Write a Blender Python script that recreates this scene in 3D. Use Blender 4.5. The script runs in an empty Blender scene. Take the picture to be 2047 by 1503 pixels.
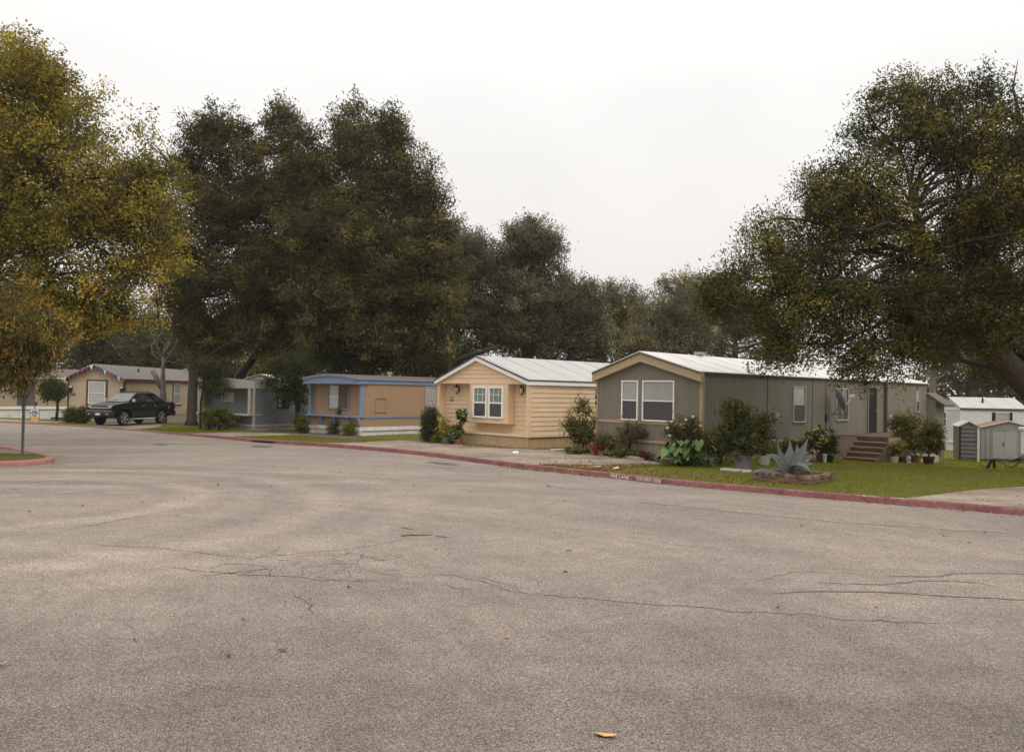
import bpy, bmesh, math, random
import numpy as np
from mathutils import Vector, Matrix, geometry

random.seed(7)
rng = np.random.default_rng(11)
C = bpy.context.scene.collection
SC = bpy.context.scene

# ------------------------------------------------------------------ camera
PITCH, ROLL, EYE, FPX = math.radians(1.1), math.radians(1.03), 2.3, 1662.0
cam_d = bpy.data.cameras.new('camera')
cam = bpy.data.objects.new('camera', cam_d)
C.objects.link(cam)
CAM_R = Matrix.Rotation(math.pi / 2 + PITCH, 4, 'X') @ Matrix.Rotation(ROLL, 4, 'Z')
cam.matrix_world = Matrix.Translation((0, 0, EYE)) @ CAM_R
cam_d.sensor_width = 36.0
cam_d.lens = 36.0 * FPX / 2047.0
cam_d.clip_start, cam_d.clip_end = 0.1, 3000.0
SC.camera = cam

# ------------------------------------------------------------------ sky and sun (overcast)
SUN_EL, SUN_AZ = math.radians(52), math.radians(150)      # azimuth clockwise from +Y
world = bpy.data.worlds.new('World')
SC.world = world
world.use_nodes = True
wt = world.node_tree
wt.nodes.clear()
w_out = wt.nodes.new('ShaderNodeOutputWorld')
w_bg = wt.nodes.new('ShaderNodeBackground')
w_bg.inputs['Strength'].default_value = 0.1
w_sky = wt.nodes.new('ShaderNodeTexSky')
w_sky.sky_type = 'NISHITA'
w_sky.sun_disc = False
w_sky.sun_elevation = SUN_EL
w_sky.sun_rotation = SUN_AZ
w_tc = wt.nodes.new('ShaderNodeTexCoord')
w_sep = wt.nodes.new('ShaderNodeSeparateXYZ')
w_ramp = wt.nodes.new('ShaderNodeValToRGB')               # cloud deck: paler grey low, brighter overhead
cr = w_ramp.color_ramp
cr.elements[0].position = 0.0
cr.elements[0].color = (8.7, 8.35, 8.0, 1)
cr.elements[1].position = 1.0
cr.elements[1].color = (25.0, 24.3, 23.4, 1)
e = cr.elements.new(0.16); e.color = (9.35, 9.0, 8.65, 1)
e = cr.elements.new(0.34); e.color = (10.2, 10.0, 9.75, 1)
w_noi = wt.nodes.new('ShaderNodeTexNoise')
w_noi.inputs['Scale'].default_value = 3.0
w_noi.inputs['Detail'].default_value = 5.0
w_mr = wt.nodes.new('ShaderNodeMapRange')
w_mr.inputs['From Min'].default_value = 0.3
w_mr.inputs['From Max'].default_value = 0.7
w_mr.inputs['To Min'].default_value = 0.965
w_mr.inputs['To Max'].default_value = 1.055
w_mul = wt.nodes.new('ShaderNodeVectorMath'); w_mul.operation = 'SCALE'
w_mix = wt.nodes.new('ShaderNodeMixRGB')
w_mix.inputs['Fac'].default_value = 0.05
wt.links.new(w_tc.outputs['Generated'], w_sep.inputs[0])
wt.links.new(w_sep.outputs['Z'], w_ramp.inputs[0])
wt.links.new(w_tc.outputs['Generated'], w_noi.inputs['Vector'])
wt.links.new(w_noi.outputs[0], w_mr.inputs['Value'])
wt.links.new(w_ramp.outputs[0], w_mul.inputs[0])
wt.links.new(w_mr.outputs[0], w_mul.inputs['Scale'])
wt.links.new(w_mul.outputs[0], w_mix.inputs['Color1'])
wt.links.new(w_sky.outputs[0], w_mix.inputs['Color2'])
wt.links.new(w_mix.outputs[0], w_bg.inputs['Color'])
wt.links.new(w_bg.outputs[0], w_out.inputs['Surface'])

sun_d = bpy.data.lights.new('sun', 'SUN')
sun_d.energy = 0.9
sun_d.angle = math.radians(25)
sun_d.color = (1.0, 0.95, 0.87)
sun = bpy.data.objects.new('sun', sun_d)
C.objects.link(sun)
sdir = Vector((math.sin(SUN_AZ) * math.cos(SUN_EL), math.cos(SUN_AZ) * math.cos(SUN_EL), math.sin(SUN_EL)))
sun.rotation_euler = sdir.to_track_quat('Z', 'Y').to_euler()

SC.view_settings.view_transform = 'Standard'
SC.view_settings.look = 'None'
SC.view_settings.exposure = 0.0
SC.view_settings.gamma = 1.0
SC.view_settings.use_curve_mapping = False
SC.cycles.max_bounces = 6
SC.cycles.transparent_max_bounces = 4

# ------------------------------------------------------------------ helpers
def ray(px, py):
    v = CAM_R.to_3x3() @ Vector(((px - 1023.5) / FPX, -(py - 751.5) / FPX, -1))
    return v

def at(px, py, Y):
    """world point seen at photo pixel (px, py) at distance Y along the view"""
    d = ray(px, py)
    return Vector((0, 0, EYE)) + d * (Y / d.y)

def gp(px, py, z=0.0):
    """point of the level z that the photo shows at (px, py)"""
    d = ray(px, py)
    return Vector((0, 0, EYE)) + d * ((z - EYE) / d.z)

DA, DB = Vector((-0.697, 0.717)), Vector((0.718, 0.696))    # along the street / into the lots

KERB = [(60, -22), (40, -6), (24, 6.2), (16, 12.3), (10.32, 16.73), (9.26, 17.52), (7.34, 18.8), (5.3, 20.35), (3.99, 21.4), (2.45, 23.0),
        (0.6, 24.89), (-0.97, 26.7), (-2.04, 28.1), (-4.25, 30.5), (-7.34, 32.9), (-9.31, 34.0), (-11.28, 35.4), (-13.5, 37.4), (-17.93, 41.1),
        (-20.06, 42.9), (-23.79, 45.3), (-29.39, 48.1), (-45, 56), (-80, 75), (-130, 102)]

def catmull(pts, n):
    out = []
    for i in range(len(pts) - 1):
        p0 = Vector(pts[max(i - 1, 0)]); p1 = Vector(pts[i]); p2 = Vector(pts[i + 1]); p3 = Vector(pts[min(i + 2, len(pts) - 1)])
        for k in range(n):
            t = k / n
            out.append(0.5 * ((2 * p1) + (p2 - p0) * t + (2 * p0 - 5 * p1 + 4 * p2 - p3) * t * t + (3 * p1 - p0 - 3 * p2 + p3) * t ** 3))
    out.append(Vector(pts[-1]))
    return out

KC = catmull(KERB, 6)
KA = np.array([p.dot(DA) for p in KC]); KS = np.array([p.dot(DB) for p in KC])
_o = np.argsort(KA); KA, KS = KA[_o], KS[_o]

def sstep(x):
    x = np.clip(x, 0, 1)
    return x * x * (3 - 2 * x)

def lot(x, y):
    """height of the lots behind the kerb (works on arrays)"""
    x = np.asarray(x, float); y = np.asarray(y, float)
    a = x * DA.x + y * DA.y
    s = x * DB.x + y * DB.y
    v = s - np.interp(a, KA, KS)
    z = 0.125 + 0.07 * sstep(v / 3.0) * (1 - sstep((a - 30) / 12)) - 0.066 * sstep((a - 32) / 10)
    z = z - 0.045 * np.clip(v - 8, 0, 24) - 0.012 * np.clip(v - 32, 0, 60) * 0.8
    z = z - 0.05 * np.clip(a - 50, 0, 13) * sstep((v - 3) / 9)
    z = z + 0.018 * np.sin(x * 0.9 + 1.3) * np.sin(y * 0.8) * sstep((v - 0.5) / 2)
    return z

def lz(x, y):
    return float(lot(x, y))

def onlot(px, py):
    p = gp(px, py, 0.15)
    for _ in range(12):
        p = gp(px, py, lz(p.x, p.y))
    return p

class MB:
    """collects faces; build() links them as ONE mesh object"""
    def __init__(self):
        self.v, self.f, self.t = [], [], []
        self.tint = (1.0, 1.0, 1.0)
    def add(self, vs, fs):
        o = len(self.v)
        self.v.extend([tuple(p) for p in vs])
        for f in fs:
            self.f.append(tuple(i + o for i in f)); self.t.append(self.tint)
    def quad(self, a, b, c, d):
        self.add([a, b, c, d], [(0, 1, 2, 3)])
    def obox(self, c, u, v, w, hu, hv, hw):
        c = Vector(c); u = Vector(u) * hu; v = Vector(v) * hv; w = Vector(w) * hw
        P = [c + u * i + v * j + w * k for k in (-1, 1) for j in (-1, 1) for i in (-1, 1)]
        self.add(P, [(0, 2, 3, 1), (4, 5, 7, 6), (0, 1, 5, 4), (2, 6, 7, 3), (0, 4, 6, 2), (1, 3, 7, 5)])
    def box(self, x0, x1, y0, y1, z0, z1):
        self.obox(((x0 + x1) / 2, (y0 + y1) / 2, (z0 + z1) / 2), (1, 0, 0), (0, 1, 0), (0, 0, 1), (x1 - x0) / 2, (y1 - y0) / 2, (z1 - z0) / 2)
    def bar(self, p, q, w, h=None, up=(0, 0, 1)):
        p = Vector(p); q = Vector(q); d = (q - p); L = d.length; d = d / L
        up = Vector(up)
        s = d.cross(up)
        if s.length < 1e-4: s = d.cross(Vector((1, 0, 0)))
        s.normalize(); n = s.cross(d)
        self.obox((p + q) / 2, d, s, n, L / 2, w / 2, (h or w) / 2)
    def tube(self, pts, rad, sides=6, cap=True):
        pts = [Vector(p) for p in pts]
        if not hasattr(rad, '__len__'): rad = [rad] * len(pts)
        n = len(pts); ref = None; vs = []
        for i, p in enumerate(pts):
            d = (pts[min(i + 1, n - 1)] - pts[max(i - 1, 0)])
            if d.length < 1e-6: d = Vector((0, 0, 1))
            d.normalize()
            if ref is None:
                ref = d.cross(Vector((0.3, 0.9, 0.2)))
                if ref.length < 0.1: ref = d.cross(Vector((1, 0, 0)))
            ref = (ref - d * ref.dot(d)).normalized()
            b = d.cross(ref)
            for k in range(sides):
                a = 2 * math.pi * k / sides
                vs.append(p + (ref * math.cos(a) + b * math.sin(a)) * rad[i])
        fs = []
        for i in range(n - 1):
            for k in range(sides):
                k2 = (k + 1) % sides
                fs.append((i * sides + k, i * sides + k2, (i + 1) * sides + k2, (i + 1) * sides + k))
        if cap:
            fs.append(tuple(range(sides - 1, -1, -1))); fs.append(tuple((n - 1) * sides + k for k in range(sides)))
        self.add(vs, fs)
    def lathe(self, c, prof, sides=16, axis='z'):
        vs = []
        for r, z in prof:
            for k in range(sides):
                a = 2 * math.pi * k / sides
                if axis == 'z': vs.append((c[0] + r * math.cos(a), c[1] + r * math.sin(a), c[2] + z))
                else: vs.append((c[0] + z, c[1] + r * math.cos(a), c[2] + r * math.sin(a)))
        fs = []
        for i in range(len(prof) - 1):
            for k in range(sides):
                k2 = (k + 1) % sides
                fs.append((i * sides + k, i * sides + k2, (i + 1) * sides + k2, (i + 1) * sides + k))
        fs.append(tuple(range(sides - 1, -1, -1))); fs.append(tuple((len(prof) - 1) * sides + k for k in range(sides)))
        self.add(vs, fs)
    def prism(self, outline, x0, x1, xf=None):
        """outline in (y, z), extruded along x; xf(y, z) may scale the half width"""
        n = len(outline)
        g = xf or (lambda y, z: 1.0)
        vs = [(x0 * g(y, z), y, z) for y, z in outline] + [(x1 * g(y, z), y, z) for y, z in outline]
        fs = [tuple(range(n)), tuple(range(2 * n - 1, n - 1, -1))]
        for i in range(n):
            j = (i + 1) % n
            fs.append((j, i, n + i, n + j))
        self.add(vs, fs)
    def pieces(self):
        """the separate connected pieces, each as its own MB"""
        par = list(range(len(self.v)))
        def find(i):
            while par[i] != i:
                par[i] = par[par[i]]; i = par[i]
            return i
        for f in self.f:
            for q in f[1:]: par[find(q)] = find(f[0])
        out = {}
        for f, t in zip(self.f, self.t): out.setdefault(find(f[0]), []).append((f, t))
        res = []
        for fs in out.values():
            m = MB(); ids = {}
            for f, t in fs:
                for i in f:
                    if i not in ids: ids[i] = len(m.v); m.v.append(self.v[i])
                m.f.append(tuple(ids[i] for i in f)); m.t.append(t)
            res.append(m)
        return res
    def build(self, name, mat=None, parent=None, smooth=False, dz=0.0):
        me = bpy.data.meshes.new(name)
        vs = [(x, y, z + dz) for x, y, z in self.v] if dz else self.v
        me.from_pydata(vs, [], self.f)
        me.update()
        if any(t != (1.0, 1.0, 1.0) for t in self.t):
            at_ = me.attributes.new('tint', 'FLOAT_COLOR', 'FACE')
            at_.data.foreach_set('color', np.array([(*t, 1.0) for t in self.t], np.float32).ravel())
        if smooth:
            me.polygons.foreach_set('use_smooth', [True] * len(me.polygons))
        o = bpy.data.objects.new(name, me)
        C.objects.link(o)
        if mat: me.materials.append(mat)
        if parent is not None: o.parent = parent
        return o

def tag(o, label=None, cat=None, group=None, kind=None):
    if label: o['label'] = label
    if cat: o['category'] = cat
    if group: o['group'] = group
    if kind: o['kind'] = kind
    return o

def thing(name, label, cat, loc=(0, 0, 0), rz=0.0, group=None):
    o = bpy.data.objects.new(name, None)
    o.empty_display_size = 0.3
    C.objects.link(o)
    o.location = loc; o.rotation_euler = (0, 0, rz)
    return tag(o, label, cat, group)

# ------------------------------------------------------------------ materials
MATS = {}
def mat(name, col, rough=0.75, var=0.12, scale=3.0, spec=0.3, metal=0.0, bump=0.0, bscale=40.0, tint=False, coat=0.0, stain=None, stain_scale=1.2, stain_amt=0.4, stretch=None, obj=True):
    m = bpy.data.materials.new(name)
    m.use_nodes = True
    t = m.node_tree; N = t.nodes; L = t.links
    b = N['Principled BSDF']
    b.inputs['Roughness'].default_value = rough
    b.inputs['Metallic'].default_value = metal
    b.inputs['Specular IOR Level'].default_value = spec
    if coat:
        b.inputs['Coat Weight'].default_value = coat
        b.inputs['Coat Roughness'].default_value = 0.08
    tc = N.new('ShaderNodeTexCoord')
    mp = N.new('ShaderNodeMapping')
    L.new(tc.outputs['Object'], mp.inputs['Vector'])
    if stretch: mp.inputs['Scale'].default_value = stretch
    n1 = N.new('ShaderNodeTexNoise'); n1.inputs['Scale'].default_value = scale; n1.inputs['Detail'].default_value = 6; n1.inputs['Roughness'].default_value = 0.65
    L.new(mp.outputs[0], n1.inputs['Vector'])
    r = N.new('ShaderNodeValToRGB')
    r.color_ramp.elements[0].position = 0.28; r.color_ramp.elements[1].position = 0.72
    r.color_ramp.elements[0].color = (*[c * (1 - var) for c in col], 1)
    r.color_ramp.elements[1].color = (*[min(c * (1 + var), 1) for c in col], 1)
    L.new(n1.outputs[0], r.inputs[0])
    out = r.outputs[0]
    if stain:
        n2 = N.new('ShaderNodeTexNoise'); n2.inputs['Scale'].default_value = stain_scale; n2.inputs['Detail'].default_value = 8; n2.inputs['Roughness'].default_value = 0.7
        L.new(mp.outputs[0], n2.inputs['Vector'])
        r2 = N.new('ShaderNodeValToRGB'); r2.color_ramp.elements[0].position = 0.5; r2.color_ramp.elements[1].position = 0.72
        r2.color_ramp.elements[0].color = (0, 0, 0, 1); r2.color_ramp.elements[1].color = (stain_amt,) * 3 + (1,)
        L.new(n2.outputs[0], r2.inputs[0])
        mx = N.new('ShaderNodeMixRGB'); L.new(r2.outputs[0], mx.inputs[0]); L.new(out, mx.inputs[1]); mx.inputs[2].default_value = (*stain, 1)
        out = mx.outputs[0]
    if tint:
        a = N.new('ShaderNodeAttribute'); a.attribute_name = 'tint'
        mu = N.new('ShaderNodeMixRGB'); mu.blend_type = 'MULTIPLY'; mu.inputs[0].default_value = 1
        L.new(out, mu.inputs[1]); L.new(a.outputs['Color'], mu.inputs[2]); out = mu.outputs[0]
    L.new(out, b.inputs['Base Color'])
    if bump:
        n3 = N.new('ShaderNodeTexNoise'); n3.inputs['Scale'].default_value = bscale; n3.inputs['Detail'].default_value = 4
        L.new(mp.outputs[0], n3.inputs['Vector'])
        bp = N.new('ShaderNodeBump'); bp.inputs['Strength'].default_value = bump; bp.inputs['Distance'].default_value = 0.02
        L.new(n3.outputs[0], bp.inputs['Height']); L.new(bp.outputs[0], b.inputs['Normal'])
    MATS[name] = m
    return m

def leafmat(name, trans=0.3, rough=0.55, spec=0.25):
    m = bpy.data.materials.new(name); m.use_nodes = True
    t = m.node_tree; N = t.nodes; L = t.links
    b = N['Principled BSDF']; out = N['Material Output']
    b.inputs['Roughness'].default_value = rough; b.inputs['Specular IOR Level'].default_value = spec
    a = N.new('ShaderNodeAttribute'); a.attribute_name = 'tint'
    L.new(a.outputs['Color'], b.inputs['Base Color'])
    tr = N.new('ShaderNodeBsdfTranslucent'); L.new(a.outputs['Color'], tr.inputs['Color'])
    mx = N.new('ShaderNodeMixShader'); mx.inputs[0].default_value = trans
    L.new(b.outputs[0], mx.inputs[1]); L.new(tr.outputs[0], mx.inputs[2]); L.new(mx.outputs[0], out.inputs['Surface'])
    MATS[name] = m
    return m

LEAF = leafmat('leaf', 0.38, 0.7, 0.1)
LEAF_GLOSSY = leafmat('glossy_leaf', 0.15, 0.35, 0.5)
GRASSM = leafmat('grass_blade', 0.25, 0.8, 0.05)
BARK = mat('bark', (0.06, 0.047, 0.037), 0.9, 0.4, 9, bump=0.6, bscale=14, stretch=(1, 1, 0.25))
BARK_PALE = mat('pale_bark', (0.17, 0.145, 0.12), 0.9, 0.3, 9, bump=0.5, bscale=14, stretch=(1, 1, 0.25))

# ------------------------------------------------------------------ plants
def leaves(name, p, d, n, L, W, tint, mat_, parent, fold=0.2):
    """one mesh of many small folded leaf blades"""
    N_ = len(p)
    d = d / (np.linalg.norm(d, axis=1, keepdims=True) + 1e-9)
    s = np.cross(n, d); s /= (np.linalg.norm(s, axis=1, keepdims=True) + 1e-9)
    up = np.cross(d, s)
    L = L[:, None]; W = W[:, None]
    v = np.empty((N_, 4, 3), np.float32)
    v[:, 0] = p - d * L * 0.5
    v[:, 2] = p + d * L * 0.5 - up * L * 0.12
    v[:, 1] = p + s * W * 0.5 + up * W * fold - d * L * 0.06
    v[:, 3] = p - s * W * 0.5 + up * W * fold - d * L * 0.06
    me = bpy.data.meshes.new(name)
    me.vertices.add(N_ * 4); me.loops.add(N_ * 4); me.polygons.add(N_)
    me.vertices.foreach_set('co', v.ravel())
    me.loops.foreach_set('vertex_index', np.arange(N_ * 4, dtype=np.int32))
    me.polygons.foreach_set('loop_start', np.arange(0, N_ * 4, 4, dtype=np.int32))
    me.update(calc_edges=True)
    c = np.ones((N_, 4), np.float32); c[:, :3] = tint
    at_ = me.attributes.new('tint', 'FLOAT_COLOR', 'FACE')
    at_.data.foreach_set('color', c.ravel())
    me.materials.append(mat_)
    o = bpy.data.objects.new(name, me); C.objects.link(o)
    if parent is not None: o.parent = parent
    return o

def wob(p, rs, k):
    """cheap smooth 3-D noise in about -1..1"""
    out = np.zeros(len(p))
    for i in range(5):
        w = rs.normal(size=3); w /= np.linalg.norm(w)
        out += np.sin(p @ (w * k * (0.7 + 0.35 * i)) + rs.uniform(0, 6.28))
    return out / 2.6

def unit(a):
    return a / (np.linalg.norm(a, axis=1, keepdims=True) + 1e-9)

def tree(name, label, cat, base, trunk, blobs, n_cl, per, leaf, wid, spray, cols, seed, droop=0.0, up=0.3, group=None, gap=-0.35, limbs=12, bark=None,
         parts=('trunk', 'crown'), limb_r=0.11, shell=2.4, noise_k=1.6, lmat=None, twig_r=0.016, bare=0, hole=None, spread=0.42, extra_limbs=(), lum=2.0, odd_f=0.10):
    """base: ground point; trunk: [(x,y,z,r),..] world; blobs: [(x,y,z,rx,ry,rz,weight)]"""
    rs = np.random.default_rng(seed)
    root = thing(name, label, cat, base, 0, group)
    B = np.array([b[:6] for b in blobs], float)
    wt_ = np.array([b[3] * b[4] * b[5] * (b[6] if len(b) > 6 else 1) for b in blobs]); wt_ = wt_ ** 0.8; wt_ /= wt_.sum()
    got = []; gi = []
    tries = 0
    while sum(len(g) for g in got) < n_cl and tries < 30:
        tries += 1
        k = rs.choice(len(B), size=n_cl, p=wt_)
        u = unit(rs.normal(size=(n_cl, 3)))
        r = rs.uniform(0, 1, n_cl) ** (1 / shell)
        r = r * (1 + 0.22 * wob(u * 3 + k[:, None], rs, 2.2))
        c = B[k, :3] + u * r[:, None] * B[k, 3:6]
        keep = wob(c, rs, noise_k) > gap
        if hole is not None: keep &= ~hole(c)
        keep &= c[:, 2] > base[2] + 0.1
        got.append(c[keep]); gi.append(k[keep])
    c = np.concatenate(got)[:n_cl]; ki = np.concatenate(gi)[:n_cl]
    n = len(c)
    T = np.array([t[:3] for t in trunk], float); TR = [t[3] for t in trunk]
    mb = MB()
    mb.tube([Vector(p) for p in T], TR, 10)
    samp = []; srad = []
    def path(p0, p1, r0, r1, lift, steps=6):
        pts = []; side = rs.normal(size=3) * 0.06 * np.linalg.norm(p1 - p0)
        for i in range(steps + 1):
            t = i / steps
            p = p0 * (1 - t) + p1 * t
            p = p + np.array([0, 0, lift]) * math.sin(t * math.pi) + side * math.sin(t * math.pi * 2)
            pts.append(p)
        rr = [r0 + (r1 - r0) * (i / steps) ** 0.8 for i in range(steps + 1)]
        mb.tube([Vector(p) for p in pts], rr, 6, cap=False)
        for i in range(1, steps + 1):
            samp.append(pts[i]); srad.append(rr[i])
    for el in extra_limbs:
        mb.tube([Vector(p[:3]) for p in el], [p[3] for p in el], 7)
        for p in el: samp.append(np.array(p[:3])); srad.append(p[3])
    if limbs:
        ends = [c[rs.integers(n)]]
        for _ in range(limbs - 1):
            dd = np.min(np.linalg.norm(c[:, None] - np.array(ends)[None], axis=2), axis=1)
            ends.append(c[np.argmax(dd * rs.uniform(0.6, 1, n))])
        tt = np.linspace(0, 1, 25)
        seg = np.linspace(0, len(T) - 1, 25)
        tp = np.stack([np.interp(seg, np.arange(len(T)), T[:, j]) for j in range(3)], 1)
        tr_ = np.interp(seg, np.arange(len(T)), TR)
        cand = tp[8:]; cr_ = tr_[8:]
        for e_ in ends:
            h = e_[2] - cand[:, 2]
            cost = np.linalg.norm(cand - e_, axis=1) + np.where(h < 0.2, 3.0, 0) + rs.uniform(0, 1.2, len(cand))
            j = int(np.argmin(cost))
            path(cand[j], e_, min(cr_[j] * 0.62, limb_r * (1 + 0.4 * rs.uniform())), 0.022, 0.06 * np.linalg.norm(e_ - cand[j]) * (1 if h[j] > 0 else 1.5))
    for i in range(len(T)): samp.append(T[i]); srad.append(TR[i])
    S = np.array(samp)
    jn = np.zeros(n, int)
    for i0 in range(0, n, 400):
        dd = np.linalg.norm(c[i0:i0 + 400, None] - S[None], axis=2) + np.where(S[None, :, 2] > c[i0:i0 + 400, None, 2] + 0.3, 1.0, 0.0)
        jn[i0:i0 + 400] = np.argmin(dd, axis=1)
    near = np.linalg.norm(c - S[jn], axis=1) < max(2.4, 4.0 * spray)            # no twig reaches farther than this
    if limbs and near.sum() > 20:
        c, ki, jn = c[near], ki[near], jn[near]; n = len(c)
    ctr = B[ki, :3]
    out = unit((c - ctr) / B[ki, 3:6])
    sd = unit(out * 0.8 + rs.normal(size=(n, 3)) * 0.45 + np.array([0, 0, up]) - np.array([0, 0, droop]))
    if twig_r:
        for i in range(n):
            p0 = S[jn[i]]; p1 = c[i]; mid = (p0 + p1) / 2 + np.array([0, 0, 0.07 * np.linalg.norm(p1 - p0)]) + rs.normal(size=3) * 0.05 * np.linalg.norm(p1 - p0)
            mb.tube([Vector(p0), Vector(mid), Vector(p1), Vector(p1 + sd[i] * spray * 0.6)], [twig_r * 1.6, twig_r * 1.2, twig_r * 0.8, twig_r * 0.3], 3, cap=False)
    for _ in range(bare):
        i = rs.integers(n); q = c[i] + sd[i] * spray * 0.5; d2 = unit((sd[i] + rs.normal(size=3) * 0.3)[None])[0]
        mb.tube([Vector(c[i]), Vector(q), Vector(q + (d2 + np.array([0, 0, 0.4])) * spray * 0.8)], [twig_r * 0.8, twig_r * 0.6, twig_r * 0.2], 3, cap=False)
    tro = mb.build(parts[0], bark or BARK, root, smooth=True)
    # leaves along each spray
    M = n * per
    ci = np.repeat(np.arange(n), per)
    t = rs.uniform(-0.35, 1, M)
    sp = spray * (0.7 + 0.6 * rs.uniform(size=n))[ci]
    p = c[ci] + sd[ci] * (t * sp)[:, None] + rs.normal(size=(M, 3)) * (spread * spray * (1.05 - 0.5 * np.clip(t, 0, 1)))[:, None] * np.array([1, 1, 0.75])
    p[:, 2] -= droop * 0.5 * spray * np.clip(t, 0, 1) ** 2
    ld = unit(sd[ci] * 0.7 + rs.normal(size=(M, 3)) * 0.6 - np.array([0, 0, droop * 1.6 - 0.05]))
    ln = unit(unit(p - c[ci] + np.array([0, 0, 0.15 * spray])) * 0.9 + rs.normal(size=(M, 3)) * 0.45 + np.array([0, 0, 0.55]))
    cols = np.array(cols, float)
    cw = cols[:, 3] / cols[:, 3].sum()
    # colour is chosen by twig, with patches through the crown and single odd leaves
    patch = wob(c, rs, 0.7) * 0.5 + 0.5 + rs.normal(size=n) * 0.22
    order = np.argsort(np.argsort(patch)) / max(n - 1, 1)
    kc = np.searchsorted(np.cumsum(cw), np.clip(order, 0, 0.9999))
    kl = kc[ci].copy()
    odd = rs.uniform(size=M) < odd_f
    kl[odd] = rs.choice(len(cols), size=odd.sum(), p=cw)
    tint = cols[kl, :3] * lum * (0.86 + 0.28 * rs.uniform(size=(M, 1))) * (0.68 + 0.64 * rs.uniform(size=n))[ci][:, None]
    LL = leaf * (0.65 + 0.7 * rs.uniform(size=M)); WW = wid * (0.7 + 0.6 * rs.uniform(size=M))
    cro = leaves(parts[1], p, ld, ln, LL, WW, tint, lmat or LEAF, root)
    for o in (tro, cro):
        o.location = -root.location
    return root

def pb(px, py, Y, rx, rz, w=1.0, dy=None):
    """crown lobe from its place and half sizes in the photo at distance Y"""
    p = at(px, py, Y)
    k = Y / FPX
    return (p.x, p.y, p.z, rx * k, (dy if dy is not None else (rx + rz) * 0.5 * k), rz * k, w)

def tp(px, py, Y, r):
    p = at(px, py, Y)
    return (p.x, p.y, p.z, r)

# ------------------------------------------------------------------ ground, road, kerb
def nodes_mat(name):
    m = bpy.data.materials.new(name); m.use_nodes = True
    return m, m.node_tree.nodes, m.node_tree.links

def noise(N, L, vec, scale, detail=4, rough=0.6):
    n = N.new('ShaderNodeTexNoise'); n.inputs['Scale'].default_value = scale; n.inputs['Detail'].default_value = detail; n.inputs['Roughness'].default_value = rough
    L.new(vec, n.inputs['Vector']); return n.outputs[0]

def ramp(N, L, val, stops):
    r = N.new('ShaderNodeValToRGB'); el = r.color_ramp.elements
    el[0].position, el[0].color = stops[0][0], (*stops[0][1], 1)
    el[1].position, el[1].color = stops[-1][0], (*stops[-1][1], 1)
    for p, c in stops[1:-1]:
        e = el.new(p); e.color = (*c, 1)
    L.new(val, r.inputs[0]); return r.outputs[0]

def mixc(N, L, fac, a, b, mode='MIX'):
    m = N.new('ShaderNodeMixRGB'); m.blend_type = mode
    for s, v in ((0, fac), (1, a), (2, b)):
        if isinstance(v, (int, float)): m.inputs[s].default_value = v
        elif isinstance(v, tuple): m.inputs[s].default_value = (*v, 1)
        else: L.new(v, m.inputs[s])
    return m.outputs[0]

def g3(v): return (v, v, v)

# worn asphalt: exposed pale stones in dark binder, wheel-polished arcs, blotches
ASPH, N, L = nodes_mat('asphalt')
b = N['Principled BSDF']; b.inputs['Roughness'].default_value = 0.85; b.inputs['Specular IOR Level'].default_value = 0.25
tc = N.new('ShaderNodeTexCoord'); P = tc.outputs['Object']
vo = N.new('ShaderNodeTexVoronoi'); vo.inputs['Scale'].default_value = 110; vo.inputs['Randomness'].default_value = 1; L.new(P, vo.inputs['Vector'])
sepc = N.new('ShaderNodeSeparateColor'); L.new(vo.outputs['Color'], sepc.inputs[0])
stone = ramp(N, L, sepc.outputs[0], [(0.0, (0.105, 0.094, 0.086)), (0.3, (0.2, 0.18, 0.166)), (0.62, (0.285, 0.257, 0.238)), (0.88, (0.385, 0.35, 0.324)), (1.0, (0.52, 0.475, 0.445))])
vd = ramp(N, L, vo.outputs['Distance'], [(0.25, g3(1)), (0.75, g3(0.55))])
col = mixc(N, L, 1.0, stone, vd, 'MULTIPLY')
fine = ramp(N, L, noise(N, L, P, 42, 4, 0.75), [(0.34, g3(0.83)), (0.66, g3(1.17))])
col = mixc(N, L, 1.0, col, fine, 'MULTIPLY')
mid = ramp(N, L, noise(N, L, P, 2.6, 6, 0.7), [(0.3, g3(0.86)), (0.7, g3(1.13))])
col = mixc(N, L, 1.0, col, mid, 'MULTIPLY')
big = ramp(N, L, noise(N, L, P, 0.23, 5, 0.6), [(0.32, (0.84, 0.84, 0.85)), (0.68, (1.14, 1.13, 1.11))])
col = mixc(N, L, 1.0, col, big, 'MULTIPLY')
def arcs(cx, cy, freq, warp, lo, hi, w0, w1):
    """faint rings of wheel wear about a turning centre"""
    mp = N.new('ShaderNodeMapping'); mp.inputs['Location'].default_value = (-cx, -cy, 0); L.new(P, mp.inputs['Vector'])
    wn = N.new('ShaderNodeTexNoise'); wn.inputs['Scale'].default_value = 0.16; wn.inputs['Detail'].default_value = 2; L.new(P, wn.inputs['Vector'])
    ln = N.new('ShaderNodeVectorMath'); ln.operation = 'LENGTH'; L.new(mp.outputs[0], ln.inputs[0])
    ma = N.new('ShaderNodeMath'); ma.operation = 'MULTIPLY_ADD'; L.new(wn.outputs[0], ma.inputs[0]); ma.inputs[1].default_value = warp; L.new(ln.outputs['Value'], ma.inputs[2])
    n1 = N.new('ShaderNodeTexNoise'); n1.noise_dimensions = '1D'; n1.inputs['Scale'].default_value = freq; n1.inputs['Detail'].default_value = 3; n1.inputs['Roughness'].default_value = 0.6
    L.new(ma.outputs[0], n1.inputs['W'])
    return ramp(N, L, n1.outputs[0], [(w0, g3(lo)), (w1, g3(hi))])
a1 = arcs(-9.0, 5.0, 0.9, 2.5, 0.93, 1.08, 0.38, 0.62)
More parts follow.
